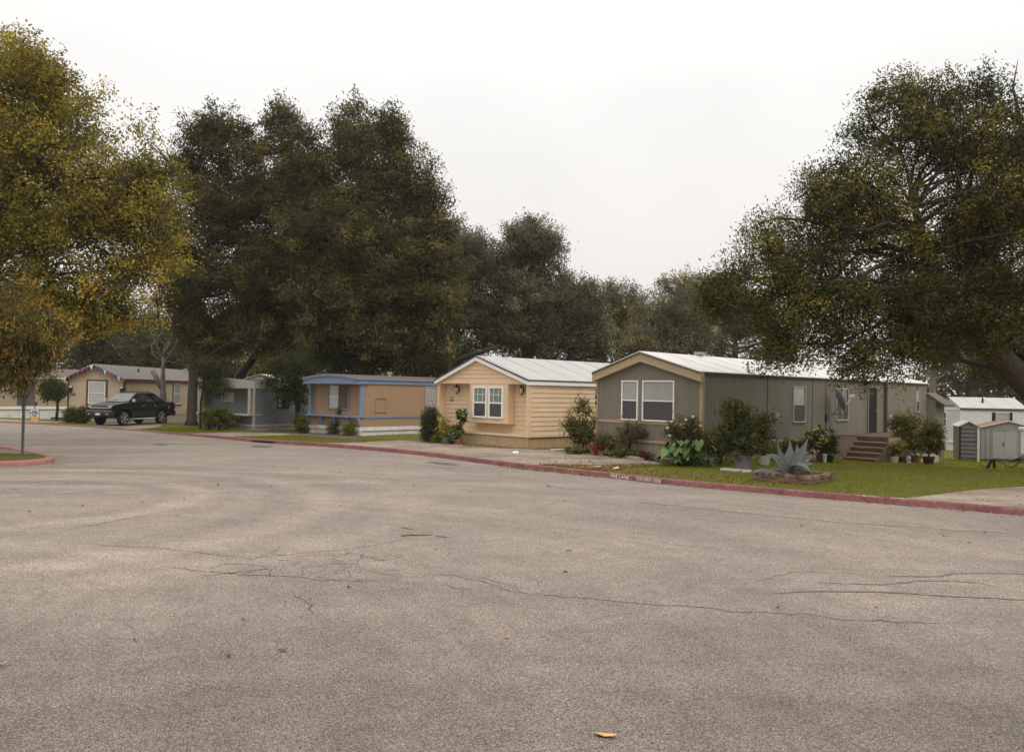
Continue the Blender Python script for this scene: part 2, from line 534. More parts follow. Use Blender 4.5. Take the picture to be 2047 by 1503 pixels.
a2 = arcs(3.0, -24.0, 0.55, 4.0, 0.935, 1.075, 0.38, 0.64)
def track(cx, cy, r, w, amp):
    """one wheel path polished pale by turning cars, broken by noise"""
    mp = N.new('ShaderNodeMapping'); mp.inputs['Location'].default_value = (-cx, -cy, 0); L.new(P, mp.inputs['Vector'])
    wn = N.new('ShaderNodeTexNoise'); wn.inputs['Scale'].default_value = 0.45; wn.inputs['Detail'].default_value = 4; L.new(P, wn.inputs['Vector'])
    ln = N.new('ShaderNodeVectorMath'); ln.operation = 'LENGTH'; L.new(mp.outputs[0], ln.inputs[0])
    ma = N.new('ShaderNodeMath'); ma.operation = 'MULTIPLY_ADD'; L.new(wn.outputs[0], ma.inputs[0]); ma.inputs[1].default_value = 0.9; L.new(ln.outputs['Value'], ma.inputs[2])
    sb = N.new('ShaderNodeMath'); sb.operation = 'SUBTRACT'; L.new(ma.outputs[0], sb.inputs[0]); sb.inputs[1].default_value = r + 0.45
    ab = N.new('ShaderNodeMath'); ab.operation = 'ABSOLUTE'; L.new(sb.outputs[0], ab.inputs[0])
    mr = N.new('ShaderNodeMapRange'); mr.interpolation_type = 'SMOOTHSTEP'; mr.inputs['From Min'].default_value = 0; mr.inputs['From Max'].default_value = w; mr.inputs['To Min'].default_value = 1 + amp; mr.inputs['To Max'].default_value = 1
    L.new(ab.outputs[0], mr.inputs['Value']); return mr.outputs[0]
for cx, cy, r, w, amp in ((-10.13, 16.43, 3.79, 0.5, 0.2), (-10.13, 16.43, 3.1, 0.45, -0.09), (-10.46, 15.56, 6.82, 0.6, 0.2), (-10.46, 15.56, 5.95, 0.5, -0.08), (-10.4, 15.9, 8.4, 0.6, 0.12), (-10.4, 15.9, 5.2, 0.4, 0.06)):
    col = mixc(N, L, 1.0, col, track(cx, cy, r, w, amp), 'MULTIPLY')
patchy = ramp(N, L, noise(N, L, P, 0.12, 3), [(0.35, g3(0.35)), (0.55, g3(1))])
col = mixc(N, L, patchy, col, mixc(N, L, 1.0, col, a1, 'MULTIPLY'))
col = mixc(N, L, 1.0, col, a2, 'MULTIPLY')
# brightness falloff towards the camera painted into the colour, with an uneven edge
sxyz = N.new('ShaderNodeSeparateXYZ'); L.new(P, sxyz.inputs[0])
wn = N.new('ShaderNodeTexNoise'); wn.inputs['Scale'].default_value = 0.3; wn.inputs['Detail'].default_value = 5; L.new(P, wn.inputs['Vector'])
near_falloff = N.new('ShaderNodeMath'); near_falloff.operation = 'MULTIPLY_ADD'; L.new(wn.outputs[0], near_falloff.inputs[0]); near_falloff.inputs[1].default_value = 6.0; L.new(sxyz.outputs['Y'], near_falloff.inputs[2])
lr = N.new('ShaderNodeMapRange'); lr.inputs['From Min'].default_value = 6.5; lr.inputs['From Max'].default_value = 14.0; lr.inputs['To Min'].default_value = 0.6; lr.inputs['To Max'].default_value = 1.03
L.new(near_falloff.outputs[0], lr.inputs['Value'])
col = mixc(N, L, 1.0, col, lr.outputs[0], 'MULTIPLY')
col = mixc(N, L, 1.0, col, (1.1, 1.012, 0.925), 'MULTIPLY')
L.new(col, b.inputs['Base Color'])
bp = N.new('ShaderNodeBump'); bp.inputs['Strength'].default_value = 0.9; bp.inputs['Distance'].default_value = 0.006
L.new(vo.outputs['Distance'], bp.inputs['Height']); bp.invert = True
L.new(bp.outputs[0], b.inputs['Normal'])

# lawn soil and turf
TURF, N, L = nodes_mat('turf')
b = N['Principled BSDF']; b.inputs['Roughness'].default_value = 0.95; b.inputs['Specular IOR Level'].default_value = 0.03
tc = N.new('ShaderNodeTexCoord'); P = tc.outputs['Object']
c1 = ramp(N, L, noise(N, L, P, 28, 6, 0.75), [(0.3, (0.045, 0.048, 0.010)), (0.5, (0.095, 0.1, 0.018)), (0.72, (0.145, 0.145, 0.03))])
c2 = ramp(N, L, noise(N, L, P, 0.55, 5, 0.6), [(0.42, g3(0.0)), (0.7, g3(0.75))])
c3 = ramp(N, L, noise(N, L, P, 40, 4, 0.8), [(0.3, (0.06, 0.045, 0.025)), (0.7, (0.17, 0.13, 0.07))])
L.new(mixc(N, L, c2, c1, c3), b.inputs['Base Color'])

CONC, N, L = nodes_mat('old_concrete')
b = N['Principled BSDF']; b.inputs['Roughness'].default_value = 0.9; b.inputs['Specular IOR Level'].default_value = 0.2
tc = N.new('ShaderNodeTexCoord'); P = tc.outputs['Object']
c1 = ramp(N, L, noise(N, L, P, 18, 6, 0.75), [(0.3, (0.235, 0.185, 0.142)), (0.7, (0.355, 0.288, 0.228))])
c2 = ramp(N, L, noise(N, L, P, 0.7, 7, 0.7), [(0.35, g3(0.62)), (0.6, g3(1.05))])
mpc = N.new('ShaderNodeMapping'); mpc.inputs['Rotation'].default_value = (0, 0, math.radians(45.8)); mpc.inputs['Scale'].default_value = (0.25, 1.6, 1); L.new(P, mpc.inputs['Vector'])
c3 = ramp(N, L, noise(N, L, mpc.outputs[0], 1.0, 6, 0.7), [(0.42, g3(0.72)), (0.6, g3(1.05))])
L.new(mixc(N, L, 1.0, mixc(N, L, 1.0, c1, c2, 'MULTIPLY'), c3, 'MULTIPLY'), b.inputs['Base Color'])

KERBM, N, L = nodes_mat('red_kerb_paint')
b = N['Principled BSDF']; b.inputs['Roughness'].default_value = 0.75; b.inputs['Specular IOR Level'].default_value = 0.25
tc = N.new('ShaderNodeTexCoord'); P = tc.outputs['Object']
paint = ramp(N, L, noise(N, L, P, 5, 6, 0.7), [(0.3, (0.165, 0.056, 0.058)), (0.7, (0.235, 0.085, 0.086))])
wear = ramp(N, L, noise(N, L, P, 9, 9, 0.85), [(0.5, g3(0)), (0.62, g3(0.8))])
bare = ramp(N, L, noise(N, L, P, 20, 4), [(0.3, (0.22, 0.14, 0.12)), (0.7, (0.32, 0.225, 0.195))])
dirt = ramp(N, L, noise(N, L, P, 1.3, 6, 0.7), [(0.4, g3(0.72)), (0.62, g3(1.04))])
L.new(mixc(N, L, 1.0, mixc(N, L, wear, paint, bare), dirt, 'MULTIPLY'), b.inputs['Base Color'])

# road sheet: from the kerb line towards and behind the camera
KX = [p for p in KC]
NK = len(KX)
vs, fs = [], []
VR = [-0.02, 4, 9, 15, 22, 30, 45, 70, 120]
for p in KX:
    for v in VR: vs.append((p.x - DB.x * v, p.y - DB.y * v, 0.0))
nv = len(VR)
for i in range(NK - 1):
    for j in range(nv - 1): fs.append((i * nv + j, (i + 1) * nv + j, (i + 1) * nv + j + 1, i * nv + j + 1))
mb = MB(); mb.add(vs, fs)
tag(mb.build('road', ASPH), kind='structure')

# lots behind the kerb: one sheet to the horizon
KF = catmull(KERB, 24)
VL = [0.11, 0.3, 0.6, 1.0] + [1.0 + 0.5 * i for i in range(1, 44)] + [24, 26, 28, 30, 33, 37, 41, 46, 52, 60, 70, 85, 110, 150, 220, 400, 900]
P_ = np.array([[(p.x + DB.x * v, p.y + DB.y * v) for v in VL] for p in KF])
Z_ = lot(P_[..., 0], P_[..., 1])
nv = len(VL); nu = len(KF)
V3 = np.concatenate([P_, Z_[..., None]], 2).reshape(-1, 3)
mb = MB(); mb.add([tuple(v) for v in V3], [(i * nv + j, i * nv + j + 1, (i + 1) * nv + j + 1, (i + 1) * nv + j) for i in range(nu - 1) for j in range(nv - 1)])
o = mb.build('lawn', TURF, smooth=True); tag(o, kind='structure')
mb = MB(); mb.add([(-1600, -1600, -2.6), (1600, -1600, -2.6), (1600, 1600, -2.6), (-1600, 1600, -2.6)], [(0, 1, 2, 3)])
tag(mb.build('terrain', TURF), kind='structure')

def sweep_kerb(line, prof, closed=False, low=False):
    """prof: (outward distance behind the face, z)"""
    vs, fs = [], []
    n = len(line)
    for i, p in enumerate(line):
        a = line[max(i - 1, 0)]; c = line[min(i + 1, n - 1)]
        d = (c - a).normalized(); nr = Vector((d.y, -d.x))
        k_ = 1 - 0.5 * float(sstep((p.x * DA.x + p.y * DA.y - 32) / 10)) if low else 1
        for o_, z in prof: vs.append((p.x + nr.x * o_, p.y + nr.y * o_, z * k_))
    m = len(prof)
    for i in range(n - 1):
        for j in range(m - 1): fs.append((i * m + j, i * m + j + 1, (i + 1) * m + j + 1, (i + 1) * m + j))
    return vs, fs
mb = MB()
line = [Vector((p.x, p.y)) for p in reversed(catmull(KERB, 16))]
mb.add(*sweep_kerb([p for p in reversed(line)], [(-0.012, -0.05), (0.0, 0.0), (0.03, 0.115), (0.05, 0.133), (0.16, 0.142), (0.2, 0.137), (0.21, 0.03)], low=True))
tag(mb.build('kerb', KERBM), kind='structure')

def sheet(name, outline, zf, m, step=0.5, off=0.014, kind='structure'):
    """flat polygon cut into small triangles and laid on the ground"""
    pts = [Vector((p[0], p[1])) for p in outline]
    n = len(pts)
    dense = []
    for i in range(n):
        a, b_ = pts[i], pts[(i + 1) % n]
        k = max(1, int((b_ - a).length / step))
        for j in range(k): dense.append(a.lerp(b_, j / k))
    nb = len(dense)
    xs = [p.x for p in pts]; ys = [p.y for p in pts]
    extra = []
    x = min(xs) + step / 2
    while x < max(xs):
        y = min(ys) + step / 2
        while y < max(ys):
            extra.append(Vector((x, y))); y += step
        x += step
    allp = dense + extra
    r = geometry.delaunay_2d_cdt(allp, [], [list(range(nb))], 1, 1e-5)
    V = [(p.x, p.y, zf(p.x, p.y) + off) for p in r[0]]
    F = []
    for f in r[2]:
        a, b_, c = [r[0][i] for i in f[:3]]
        F.append(f if (b_ - a).cross(c - a) > 0 else f[::-1])
    mb = MB(); mb.add(V, F)
    o = mb.build(name, m)
    return tag(o, kind=kind)

def kpt(a, back=0.17):
    s = float(np.interp(a, KA, KS))
    det = DA.x * DB.y - DA.y * DB.x
    x = (a * DB.y - s * DA.y) / det; y = (DA.x * s - DB.x * a) / det
    return (x + DB.x * back, y + DB.y * back)

def along(a0, a1, n=14):
    return [kpt(a0 + (a1 - a0) * i / n) for i in range(n + 1)]
def amid(p): return p.x * DA.x + p.y * DA.y

def drive(px_pts, px_k0, px_k1):
    """outline: back edge points as seen in the photo, then the kerb between two photo points"""
    back = [onlot(*p) for p in px_pts]
    back = [p for p in back if p.x * DB.x + p.y * DB.y - float(np.interp(amid(p), KA, KS)) > 0.3]
    a0, a1 = amid(gp(*px_k0)), amid(gp(*px_k1))
    return [(p.x, p.y) for p in back] + along(a0, a1)

sheet('driveway', drive([(655, 889), (725, 884.5), (800, 880.5), (850, 883), (885, 887.5), (1000, 894), (1130, 901), (1190, 907), (1225, 914), (1290, 920), (1330, 928), (1200, 931.5), (1085, 933)], (1062, 938), (648, 892)), lz, CONC)
sheet('driveway', drive([(1838, 999), (1900, 986), (1980, 977.5), (2100, 971), (2300, 966), (2700, 985)], (2500, 1075), (1800, 1010)), lz, CONC)
sheet('driveway', drive([(395, 868), (470, 864.5), (520, 865.5), (570, 867), (600, 869), (560, 871), (480, 876)], (440, 879), (370, 870)), lz, CONC)
sheet('driveway', drive([(186, 850.5), (270, 844.5), (330, 846), (318, 853), (290, 858)], (275, 861.5), (165, 854)), lz, CONC)
sheet('driveway', drive([(-160, 833), (-60, 835), (60, 840.5), (128, 844.5)], (40, 848), (-190, 838)), lz, CONC)

# cracks, sealant and stains in the asphalt
CRACK = mat('crack_fill', (0.085, 0.076, 0.069), 0.95, 0.3, 20)
TAR = mat('crack_sealant', (0.1, 0.094, 0.09), 0.6, 0.3, 12, spec=0.3)
def strip(mb, pts, w, jit, seed, z=0.004, taper=True):
    rr = random.Random(seed)
    P2 = []
    for i in range(len(pts) - 1):
        a, b_ = Vector(pts[i][:2]), Vector(pts[i + 1][:2])
        k = max(2, int((b_ - a).length / 0.09))
        for j in range(k): P2.append(a.lerp(b_, j / k))
    P2.append(Vector(pts[-1][:2]))
    off = 0.0; n = len(P2)
    Q = []
    for i, p in enumerate(P2):
        d = P2[min(i + 1, n - 1)] - P2[max(i - 1, 0)]; d.normalize(); nr = Vector((-d.y, d.x))
        off = off * 0.86 + rr.gauss(0, jit * 1.6)
        q = p + nr * off
        ww = w * (0.45 + 0.9 * rr.random()) * (min(1, i / 6 + 0.15, (n - 1 - i) / 6 + 0.15) if taper else 1)
        Q.append((q + nr * ww / 2, q - nr * ww / 2))
    vs = []; fs = []
    for a, b_ in Q: vs += [(a.x, a.y, z), (b_.x, b_.y, z)]
    for i in range(n - 1): fs.append((2 * i, 2 * i + 1, 2 * i + 3, 2 * i + 2))
    mb.add(vs, fs)
G = lambda *ps: [gp(*p) for p in ps]
cr_ = MB()
strip(cr_, G((830, 1150), (905, 1150), (1010, 1184), (1060, 1192), (1180, 1196), (1260, 1207), (1440, 1218), (1600, 1226), (1680, 1236), (1800, 1243), (1960, 1255)), 0.015, 0.02, 1)
strip(cr_, G((905, 1150), (960, 1152), (1030, 1172), (1050, 1188)), 0.0104, 0.012, 2)
strip(cr_, G((880, 1162), (905, 1176), (1000, 1183)), 0.013, 0.012, 3)
strip(cr_, G((100, 1085), (190, 1089), (330, 1097), (420, 1108), (520, 1120)), 0.013, 0.014, 4)
strip(cr_, G((330, 1128), (420, 1142), (470, 1146), (560, 1152), (640, 1163), (760, 1162), (800, 1158)), 0.0156, 0.014, 5)
strip(cr_, G((430, 1108), (520, 1113), (640, 1104), (720, 1095), (800, 1080), (840, 1070)), 0.0104, 0.014, 6)
strip(cr_, G((580, 1180), (600, 1196), (625, 1208), (637, 1225), (600, 1236)), 0.0208, 0.014, 7)
strip(cr_, G((0, 996), (60, 993), (150, 987), (240, 981)), 0.0286, 0.02, 8)
strip(cr_, G((130, 1060), (230, 1040), (330, 1023), (430, 1010), (455, 1006)), 0.0182, 0.016, 9)
strip(cr_, G((1250, 1000), (1450, 1022), (1700, 1046), (2047, 1066)), 0.026, 0.02, 10)
strip(cr_, G((1110, 1052), (1220, 1066), (1350, 1090), (1500, 1108)), 0.013, 0.02, 11)
strip(cr_, G((1440, 1155), (1530, 1158), (1590, 1147), (1700, 1149), (1760, 1155)), 0.0104, 0.016, 12)
strip(cr_, G((500, 915), (640, 912), (800, 925), (1000, 950), (1150, 980)), 0.026, 0.03, 13)
strip(cr_, G((880, 1120), (905, 1112), (915, 1098)), 0.0104, 0.02, 14)
strip(cr_, G((1075, 1175), (1080, 1160), (1088, 1150)), 0.013, 0.02, 15)
rr = random.Random(5)
grid = {}
for i in range(11):                                          # the alligator-cracked patch: a web of small cells
    for j in range(9):
        grid[i, j] = (-4.3 + i * 0.29 + rr.gauss(0, 0.085), 9.6 + j * 0.3 + rr.gauss(0, 0.09))
for (i, j), p in grid.items():
    u = ((i - 5.6) / 5.4) ** 2 + ((j - 4.2) / 3.6) ** 2
    for di, dj in ((1, 0), (0, 1), (1, 1), (1, -1)):
        q = grid.get((i + di, j + dj))
        if q and rr.random() < (0.58 if di * dj == 0 else 0.14) * max(0, 1.05 - u): strip(cr_, [p, q], rr.choice([0.006, 0.008, 0.012]), 0.016, rr.random(), taper=False)
for _ in range(26):                                          # hairlines elsewhere
    px = rr.uniform(0, 2047); py = rr.uniform(960, 1300)
    p = gp(px, py); ang = rr.gauss(0, 0.5); Lc = rr.uniform(0.4, 1.6)
    strip(cr_, [(p.x, p.y), (p.x + math.cos(ang) * Lc, p.y + math.sin(ang) * Lc)], 0.005, 0.02, rr.random())
tag(cr_.build('road_cracks', CRACK), kind='structure')
tr_ = MB()
strip(tr_, G((1770, 1152), (1880, 1153), (1905, 1147), (1980, 1147), (2060, 1148), (2200, 1150)), 0.045, 0.006, 20)
strip(tr_, G((1630, 1166), (1770, 1169), (1830, 1162), (1900, 1161), (1960, 1166), (2000, 1174)), 0.04, 0.006, 21)
strip(tr_, G((1545, 1187), (1640, 1181), (1790, 1184), (1860, 1191), (2047, 1199), (2200, 1210)), 0.038, 0.006, 22, z=0.006)
tag(tr_.build('crack_sealant', TAR), kind='structure')
STAINM = mat('oil_stain', (0.1, 0.09, 0.082), 0.7, 0.35, 6)
st = MB()
for (px, py, rx, ry) in ((520, 892.5, 0.55, 0.35), (318, 888.5, 0.5, 0.25), (885, 926, 0.7, 0.3)):
    p = gp(px, py); ring = []
    for k in range(18):
        a = k / 18 * 2 * math.pi; q = 1 + 0.3 * rr.uniform(-1, 1)
        ring.append((p.x + (DA.x * math.cos(a) * rx + DB.x * math.sin(a) * ry) * q, p.y + (DA.y * math.cos(a) * rx + DB.y * math.sin(a) * ry) * q, 0.008))
    st.add(ring, [tuple(range(18))])
tag(st.build('road_stains', STAINM), kind='structure')

# traffic island at the left with its own kerb
ISL = [(-46, 17.5), (-30, 19.6), (-20, 21.5), (-15.5, 22.25), (-13.95, 22.75), (-13.35, 23.4), (-13.3, 24.2), (-13.75, 25.1), (-14.7, 26.1), (-15.7, 27.05), (-18, 29.3), (-24, 35), (-36, 45)]
ic = catmull(ISL, 6)
IM = mat('faded_red_kerb', (0.30, 0.125, 0.12), 0.8, 0.2, 6, stain=(0.34, 0.25, 0.215), stain_scale=5, stain_amt=0.6)
mb = MB()
mb.add(*[x for x in sweep_kerb(ic, [(0.0, -0.02), (-0.02, 0.1), (-0.06, 0.14), (-0.22, 0.15), (-0.24, 0.13), (-0.25, 0.0)])])
mb.f = [f[::-1] for f in mb.f]
tag(mb.build('island_kerb', IM), kind='structure')
inner = []
for i, p in enumerate(ic):
    d = (ic[min(i + 1, len(ic) - 1)] - ic[max(i - 1, 0)]).normalized(); inner.append((p.x - d.y * 0.22, p.y + d.x * 0.22))
inner += [(-60, 62), (-60, 17)]
sheet('island_lawn', inner, lambda x, y: 0.125, TURF, 2.0, 0.0)
pth = [gp(px, py, 0.14) for px, py in ((-90, 893), (-5, 895), (30, 899.5), (66, 906.5), (52, 908), (0, 906.5), (-90, 905))]
sheet('path', [(p.x, p.y) for p in pth], lambda x, y: 0.14, mat('brown_concrete', (0.19, 0.13, 0.1), 0.9, 0.2, 8), 1.0, 0.0)
apr = [gp(px, py) for px, py in ((109, 917), (128, 918), (136, 922), (122, 927), (100, 930), (108, 923))]
sheet('kerb_apron', [(p.x, p.y) for p in apr], lambda x, y: 0.006, CONC, 0.6, 0.0)

# storm drain slot under the kerb
p0, p1 = Vector(kpt(amid(gp(482, 884)), -0.02)), Vector(kpt(amid(gp(535, 887)), -0.02))
mb = MB(); mb.bar((p0.x, p0.y, 0.05), (p1.x, p1.y, 0.05), 0.05, 0.055)
tag(mb.build('storm_drain', mat('drain_dark', (0.012, 0.011, 0.01), 0.9)), kind='structure')

# stencilled words on the kerb face
WHITE = mat('white_marking', (0.6, 0.55, 0.52), 0.8, 0.1, 12)
def text_mesh(name, s, size, m, parent=None, extrude=0.001, sx=1.0, bold=0.0):
    cu = bpy.data.curves.new(name, 'FONT'); cu.body = s; cu.size = size; cu.extrude = extrude; cu.align_x = 'CENTER'; cu.align_y = 'CENTER'; cu.offset = bold
    o = bpy.data.objects.new(name, cu); C.objects.link(o)
    dg = bpy.context.evaluated_depsgraph_get()
    me = bpy.data.meshes.new_from_object(o.evaluated_get(dg))
    bpy.data.objects.remove(o); bpy.data.curves.remove(cu)
    me.name = name
    o = bpy.data.objects.new(name, me); C.objects.link(o)
    me.materials.clear(); me.materials.append(m)
    if sx != 1.0:
        for v in me.vertices: v.co.x *= sx
    if parent is not None: o.parent = parent
    return o
def on_kerb(s, px0, px1, size):
    q0 = Vector(kpt(amid(gp(*px0)), 0.0)); q1 = Vector(kpt(amid(gp(*px1)), 0.0))
    d = (q1 - q0).normalized(); nr = Vector((d.y, -d.x))               # towards the road
    o = text_mesh('kerb_lettering', s, size, WHITE, sx=1.0, bold=0.0)
    wd = o.dimensions.x or 1
    xs = [v.co.x for v in o.data.vertices]; wd = max(xs) - min(xs)
    k = (q1 - q0).length / wd
    for v in o.data.vertices: v.co.x *= k
    c = (q0 + q1) / 2
    c = c + nr * 0.006 * (1 if nr.y < 0 else -1)
    zax = Vector((nr.x, nr.y, 0.2)).normalized(); xax = Vector((d.x, d.y, 0)); yax = zax.cross(xax)
    o.matrix_world = Matrix((( xax.x, yax.x, zax.x, c.x), (xax.y, yax.y, zax.y, c.y), (xax.z, yax.z, zax.z, 0.066), (0, 0, 0, 1)))
    tag(o, kind='structure')
on_kerb('FIRE LANE', (1218, 956), (1253, 960.5), 0.13)
on_kerb('TOW AWAY ZONE', (1266, 962), (1318, 967.5), 0.13)
fl = MB()
for _ in range(40):                                          # flecks of white paint further along
    px = random.choice([random.gauss(1735, 16), random.gauss(1820, 14), random.uniform(1710, 1860)])
    a = amid(gp(px, 1003)); q = kpt(a, random.uniform(0.05, 0.15)); s = random.uniform(0.005, 0.016)
    fl.box(q[0] - s, q[0] + s, q[1] - s * 0.6, q[1] + s * 0.6, 0.13, 0.146)
tag(fl.build('paint_flecks', WHITE), kind='structure')

# ------------------------------------------------------------------ grass and leaf litter
def scatter_in(n, a0, a1, v0, v1):
    a = rng.uniform(a0, a1, n); v = rng.uniform(v0, v1, n)
    s = np.interp(a, KA, KS) + v
    det = DA.x * DB.y - DA.y * DB.x
    x = (a * DB.y - s * DA.y) / det; y = (DA.x * s - DB.x * a) / det
    return x, y, a, v
def inside(x, y, poly):
    r = np.zeros(len(x), bool); n = len(poly); j = n - 1
    for i in range(n):
        xi, yi = poly[i][0], poly[i][1]; xj, yj = poly[j][0], poly[j][1]
        c = ((yi > y) != (yj > y)) & (x < (xj - xi) * (y - yi) / (yj - yi + 1e-12) + xi)
        r ^= c; j = i
    return r
DRV = [drive([(655, 889), (725, 884.5), (800, 880.5), (850, 883), (885, 887.5), (1000, 894), (1130, 901), (1190, 907), (1225, 914), (1290, 920), (1330, 928), (1200, 931.5), (1085, 933)], (1062, 938), (648, 892)),
       drive([(1838, 999), (1900, 986), (1980, 977.5), (2100, 971), (2300, 966), (2700, 985)], (2500, 1075), (1800, 1010)),
       drive([(395, 868), (470, 864.5), (520, 865.5), (570, 867), (600, 869), (560, 871), (480, 876)], (440, 879), (370, 870))]
H1P = [(5.96, 26), (2.82, 29.23), (16.3, 42.3), (19.5, 39.1)]
def blades(name, n, a0, a1, v0, v1, h, w):
    x, y, a, v = scatter_in(n, a0, a1, v0, v1)
    k = ~inside(x, y, H1P)
    for d in DRV: k &= ~inside(x, y, d)
    dens = np.sin(x * 1.7 + np.sin(y * 1.3)) * np.sin(y * 1.9 + 0.7) * 0.3 + 0.75
    k &= rng.uniform(size=n) < dens
    x, y = x[k], y[k]; m = len(x)
    z = lot(x, y)
    hh = h * (0.5 + 0.8 * rng.uniform(size=m))
    d = np.stack([rng.normal(0, 0.55, m), rng.normal(0, 0.55, m), np.ones(m)], 1); d = unit(d)
    nn = unit(rng.normal(size=(m, 3)) * np.array([1, 1, 0.3]))
    p = np.stack([x, y, z], 1) + d * (hh * 0.5)[:, None]
    big = (np.sin(x * 0.8 + 2) * np.sin(y * 0.7 + x * 0.3) * 0.5 + 0.5)[:, None]
    tint = np.array([0.145, 0.165, 0.011]) * (1 - big) + np.array([0.19, 0.192, 0.016]) * big
    tint = tint * (0.85 + 0.5 * rng.uniform(size=(m, 1)))
    dry = rng.uniform(size=m) < 0.05
    tint[dry] = np.array([0.22, 0.17, 0.07])
    o = leaves(name, p, d, nn, hh, np.full(m, w), tint, GRASSM, None, 0.0)
    return tag(o, kind='stuff', label='short green grass growing on the lots', cat='grass')
blades('grass', 110000, -6, 17.5, 0.2, 12, 0.055, 0.012)
blades('grass', 30000, 22, 44, 0.2, 3.2, 0.06, 0.02)
blades('grass', 16000, 3, 13.5, 12, 26, 0.07, 0.025)
def litter(name, x, y, z, size):
    m = len(x)
    d = unit(np.stack([rng.normal(size=m), rng.normal(size=m), rng.normal(0, 0.18, m)], 1))
    nn = unit(np.stack([rng.normal(0, 0.3, m), rng.normal(0, 0.3, m), np.ones(m)], 1))
    pal = np.array([(0.33, 0.19, 0.075), (0.24, 0.12, 0.05), (0.42, 0.28, 0.12), (0.15, 0.085, 0.045), (0.46, 0.36, 0.2), (0.28, 0.22, 0.06)])
    tint = pal[rng.integers(0, len(pal), m)] * np.array([0.85, 0.8, 0.8]) * (0.7 + 0.5 * rng.uniform(size=(m, 1)))
    p = np.stack([x, y, z + 0.02], 1)
    o = leaves(name, p, d, nn, size * (0.6 + 0.7 * rng.uniform(size=m)), size * 0.5 * (0.7 + 0.6 * rng.uniform(size=m)), tint, LEAF, None, 0.3)
    return tag(o, kind='stuff', label='dry brown leaves scattered on the ground', cat='fallen leaves')
X, Y, Z = [], [], []
for n, a0, a1, v0, v1 in ((3400, 14.8, 18.4, 0.22, 2.6), (450, 10, 15, 0.2, 1.5), (70, 3, 12, 0.2, 2.0), (350, 17, 26, 0.2, 5), (500, 24, 31, 0.2, 2.6)):
    x, y, a, v = scatter_in(n, a0, a1, v0, v1)
    k = ~inside(x, y, DRV[0]) | (rng.uniform(size=n) < 0.03)
    X.append(x[k]); Y.append(y[k]); Z.append(lot(x[k], y[k]) + 0.025)
x, y, a, v = scatter_in(420, 14.6, 18.6, -0.28, -0.03)             # drifted into the gutter
k = rng.uniform(size=len(x)) < np.exp(-((a - 17.4) / 0.9) ** 2) + 0.25
x2, y2, _, _ = scatter_in(160, 4, 24, -0.2, -0.03)
tq = rng.uniform(0, 1, 420); q0, q1 = onlot(925, 892.5), onlot(1100, 900)              # along the foot of the yellow home
x3 = q0.x + (q1.x - q0.x) * tq + rng.normal(0, 0.09, 420); y3 = q0.y + (q1.y - q0.y) * tq + rng.normal(0, 0.09, 420)
X += [x3]; Y += [y3]; Z += [lot(x3, y3) + 0.012]
X += [x[k], x2, rng.uniform(-14, 9, 55)]; Y += [y[k], y2, rng.uniform(7, 24, 55)]
Z += [np.zeros(k.sum()), np.zeros(160), np.zeros(55) - 0.008]
litter('fallen_leaves', np.concatenate(X), np.concatenate(Y), np.concatenate(Z), 0.08)

# bare soil of the flower beds
SOILM = mat('soil', (0.06, 0.045, 0.033), 0.95, 0.35, 18, bump=0.5, bscale=30)
for pts in (((1150, 904), (1195, 908), (1225, 913), (1285, 920.5), (1330, 926), (1400, 929), (1425, 924), (1300, 908), (1200, 898)), ((590, 868.5), (650, 872), (716, 877.5), (722, 871), (620, 862)), ((1540, 922), (1600, 924), (1665, 922), (1660, 912), (1560, 912)), ((14, 833), (133, 840), (133, 835), (14, 829))):
    P3 = [onlot(*p) for p in pts]
    sheet('soil', [(p.x, p.y) for p in P3], lz, SOILM, 0.4, 0.022)

# ------------------------------------------------------------------ mobile homes
OLIVE = mat('olive_siding', (0.18, 0.163, 0.128), 0.8, 0.1, 2.5, stain=(0.13, 0.118, 0.092), stain_scale=1.0, stain_amt=0.5, stretch=(1, 1, 0.3))
OLIVE_SKIRT = mat('beige_skirting', (0.29, 0.24, 0.17), 0.8, 0.12, 2.5, stain=(0.2, 0.165, 0.12), stain_amt=0.5)
TAN_TRIM = mat('tan_trim', (0.38, 0.29, 0.175), 0.7, 0.1, 3, stain=(0.24, 0.19, 0.12), stain_amt=0.35)
YELLOW = mat('yellow_siding', (0.66, 0.485, 0.315), 0.7, 0.06, 1.5, stain=(0.5, 0.33, 0.17), stain_amt=0.35)
YELLOW_SKIRT = mat('tan_skirting', (0.46, 0.315, 0.19), 0.75, 0.1, 2, stain=(0.33, 0.23, 0.13), stain_amt=0.5)
WHITE_METAL = mat('white_metal_roof', (0.52, 0.505, 0.485), 0.55, 0.06, 0.8, stain=(0.36, 0.34, 0.31), stain_scale=0.9, stain_amt=0.6)
WHITE_PAINT = mat('white_paint', (0.76, 0.74, 0.71), 0.5, 0.05, 4)
DIRTY_WHITE = mat('dirty_white_paint', (0.66, 0.64, 0.60), 0.75, 0.1, 3, stain=(0.3, 0.28, 0.24), stain_scale=2, stain_amt=0.6)
TANWALL = mat('tan_siding', (0.335, 0.222, 0.135), 0.8, 0.08, 2, stain=(0.31, 0.19, 0.095), stain_amt=0.4)
BLUE_TRIM = mat('blue_trim', (0.185, 0.225, 0.32), 0.65, 0.1, 3, stain=(0.15, 0.18, 0.25), stain_amt=0.5)
BLUEGREY = mat('blue_grey_siding', (0.165, 0.18, 0.188), 0.7, 0.1, 2, stain=(0.12, 0.135, 0.14), stain_amt=0.4)
OFFWHITE = mat('offwhite_trim', (0.37, 0.35, 0.315), 0.7, 0.1, 3, stain=(0.25, 0.23, 0.2), stain_scale=2, stain_amt=0.5)
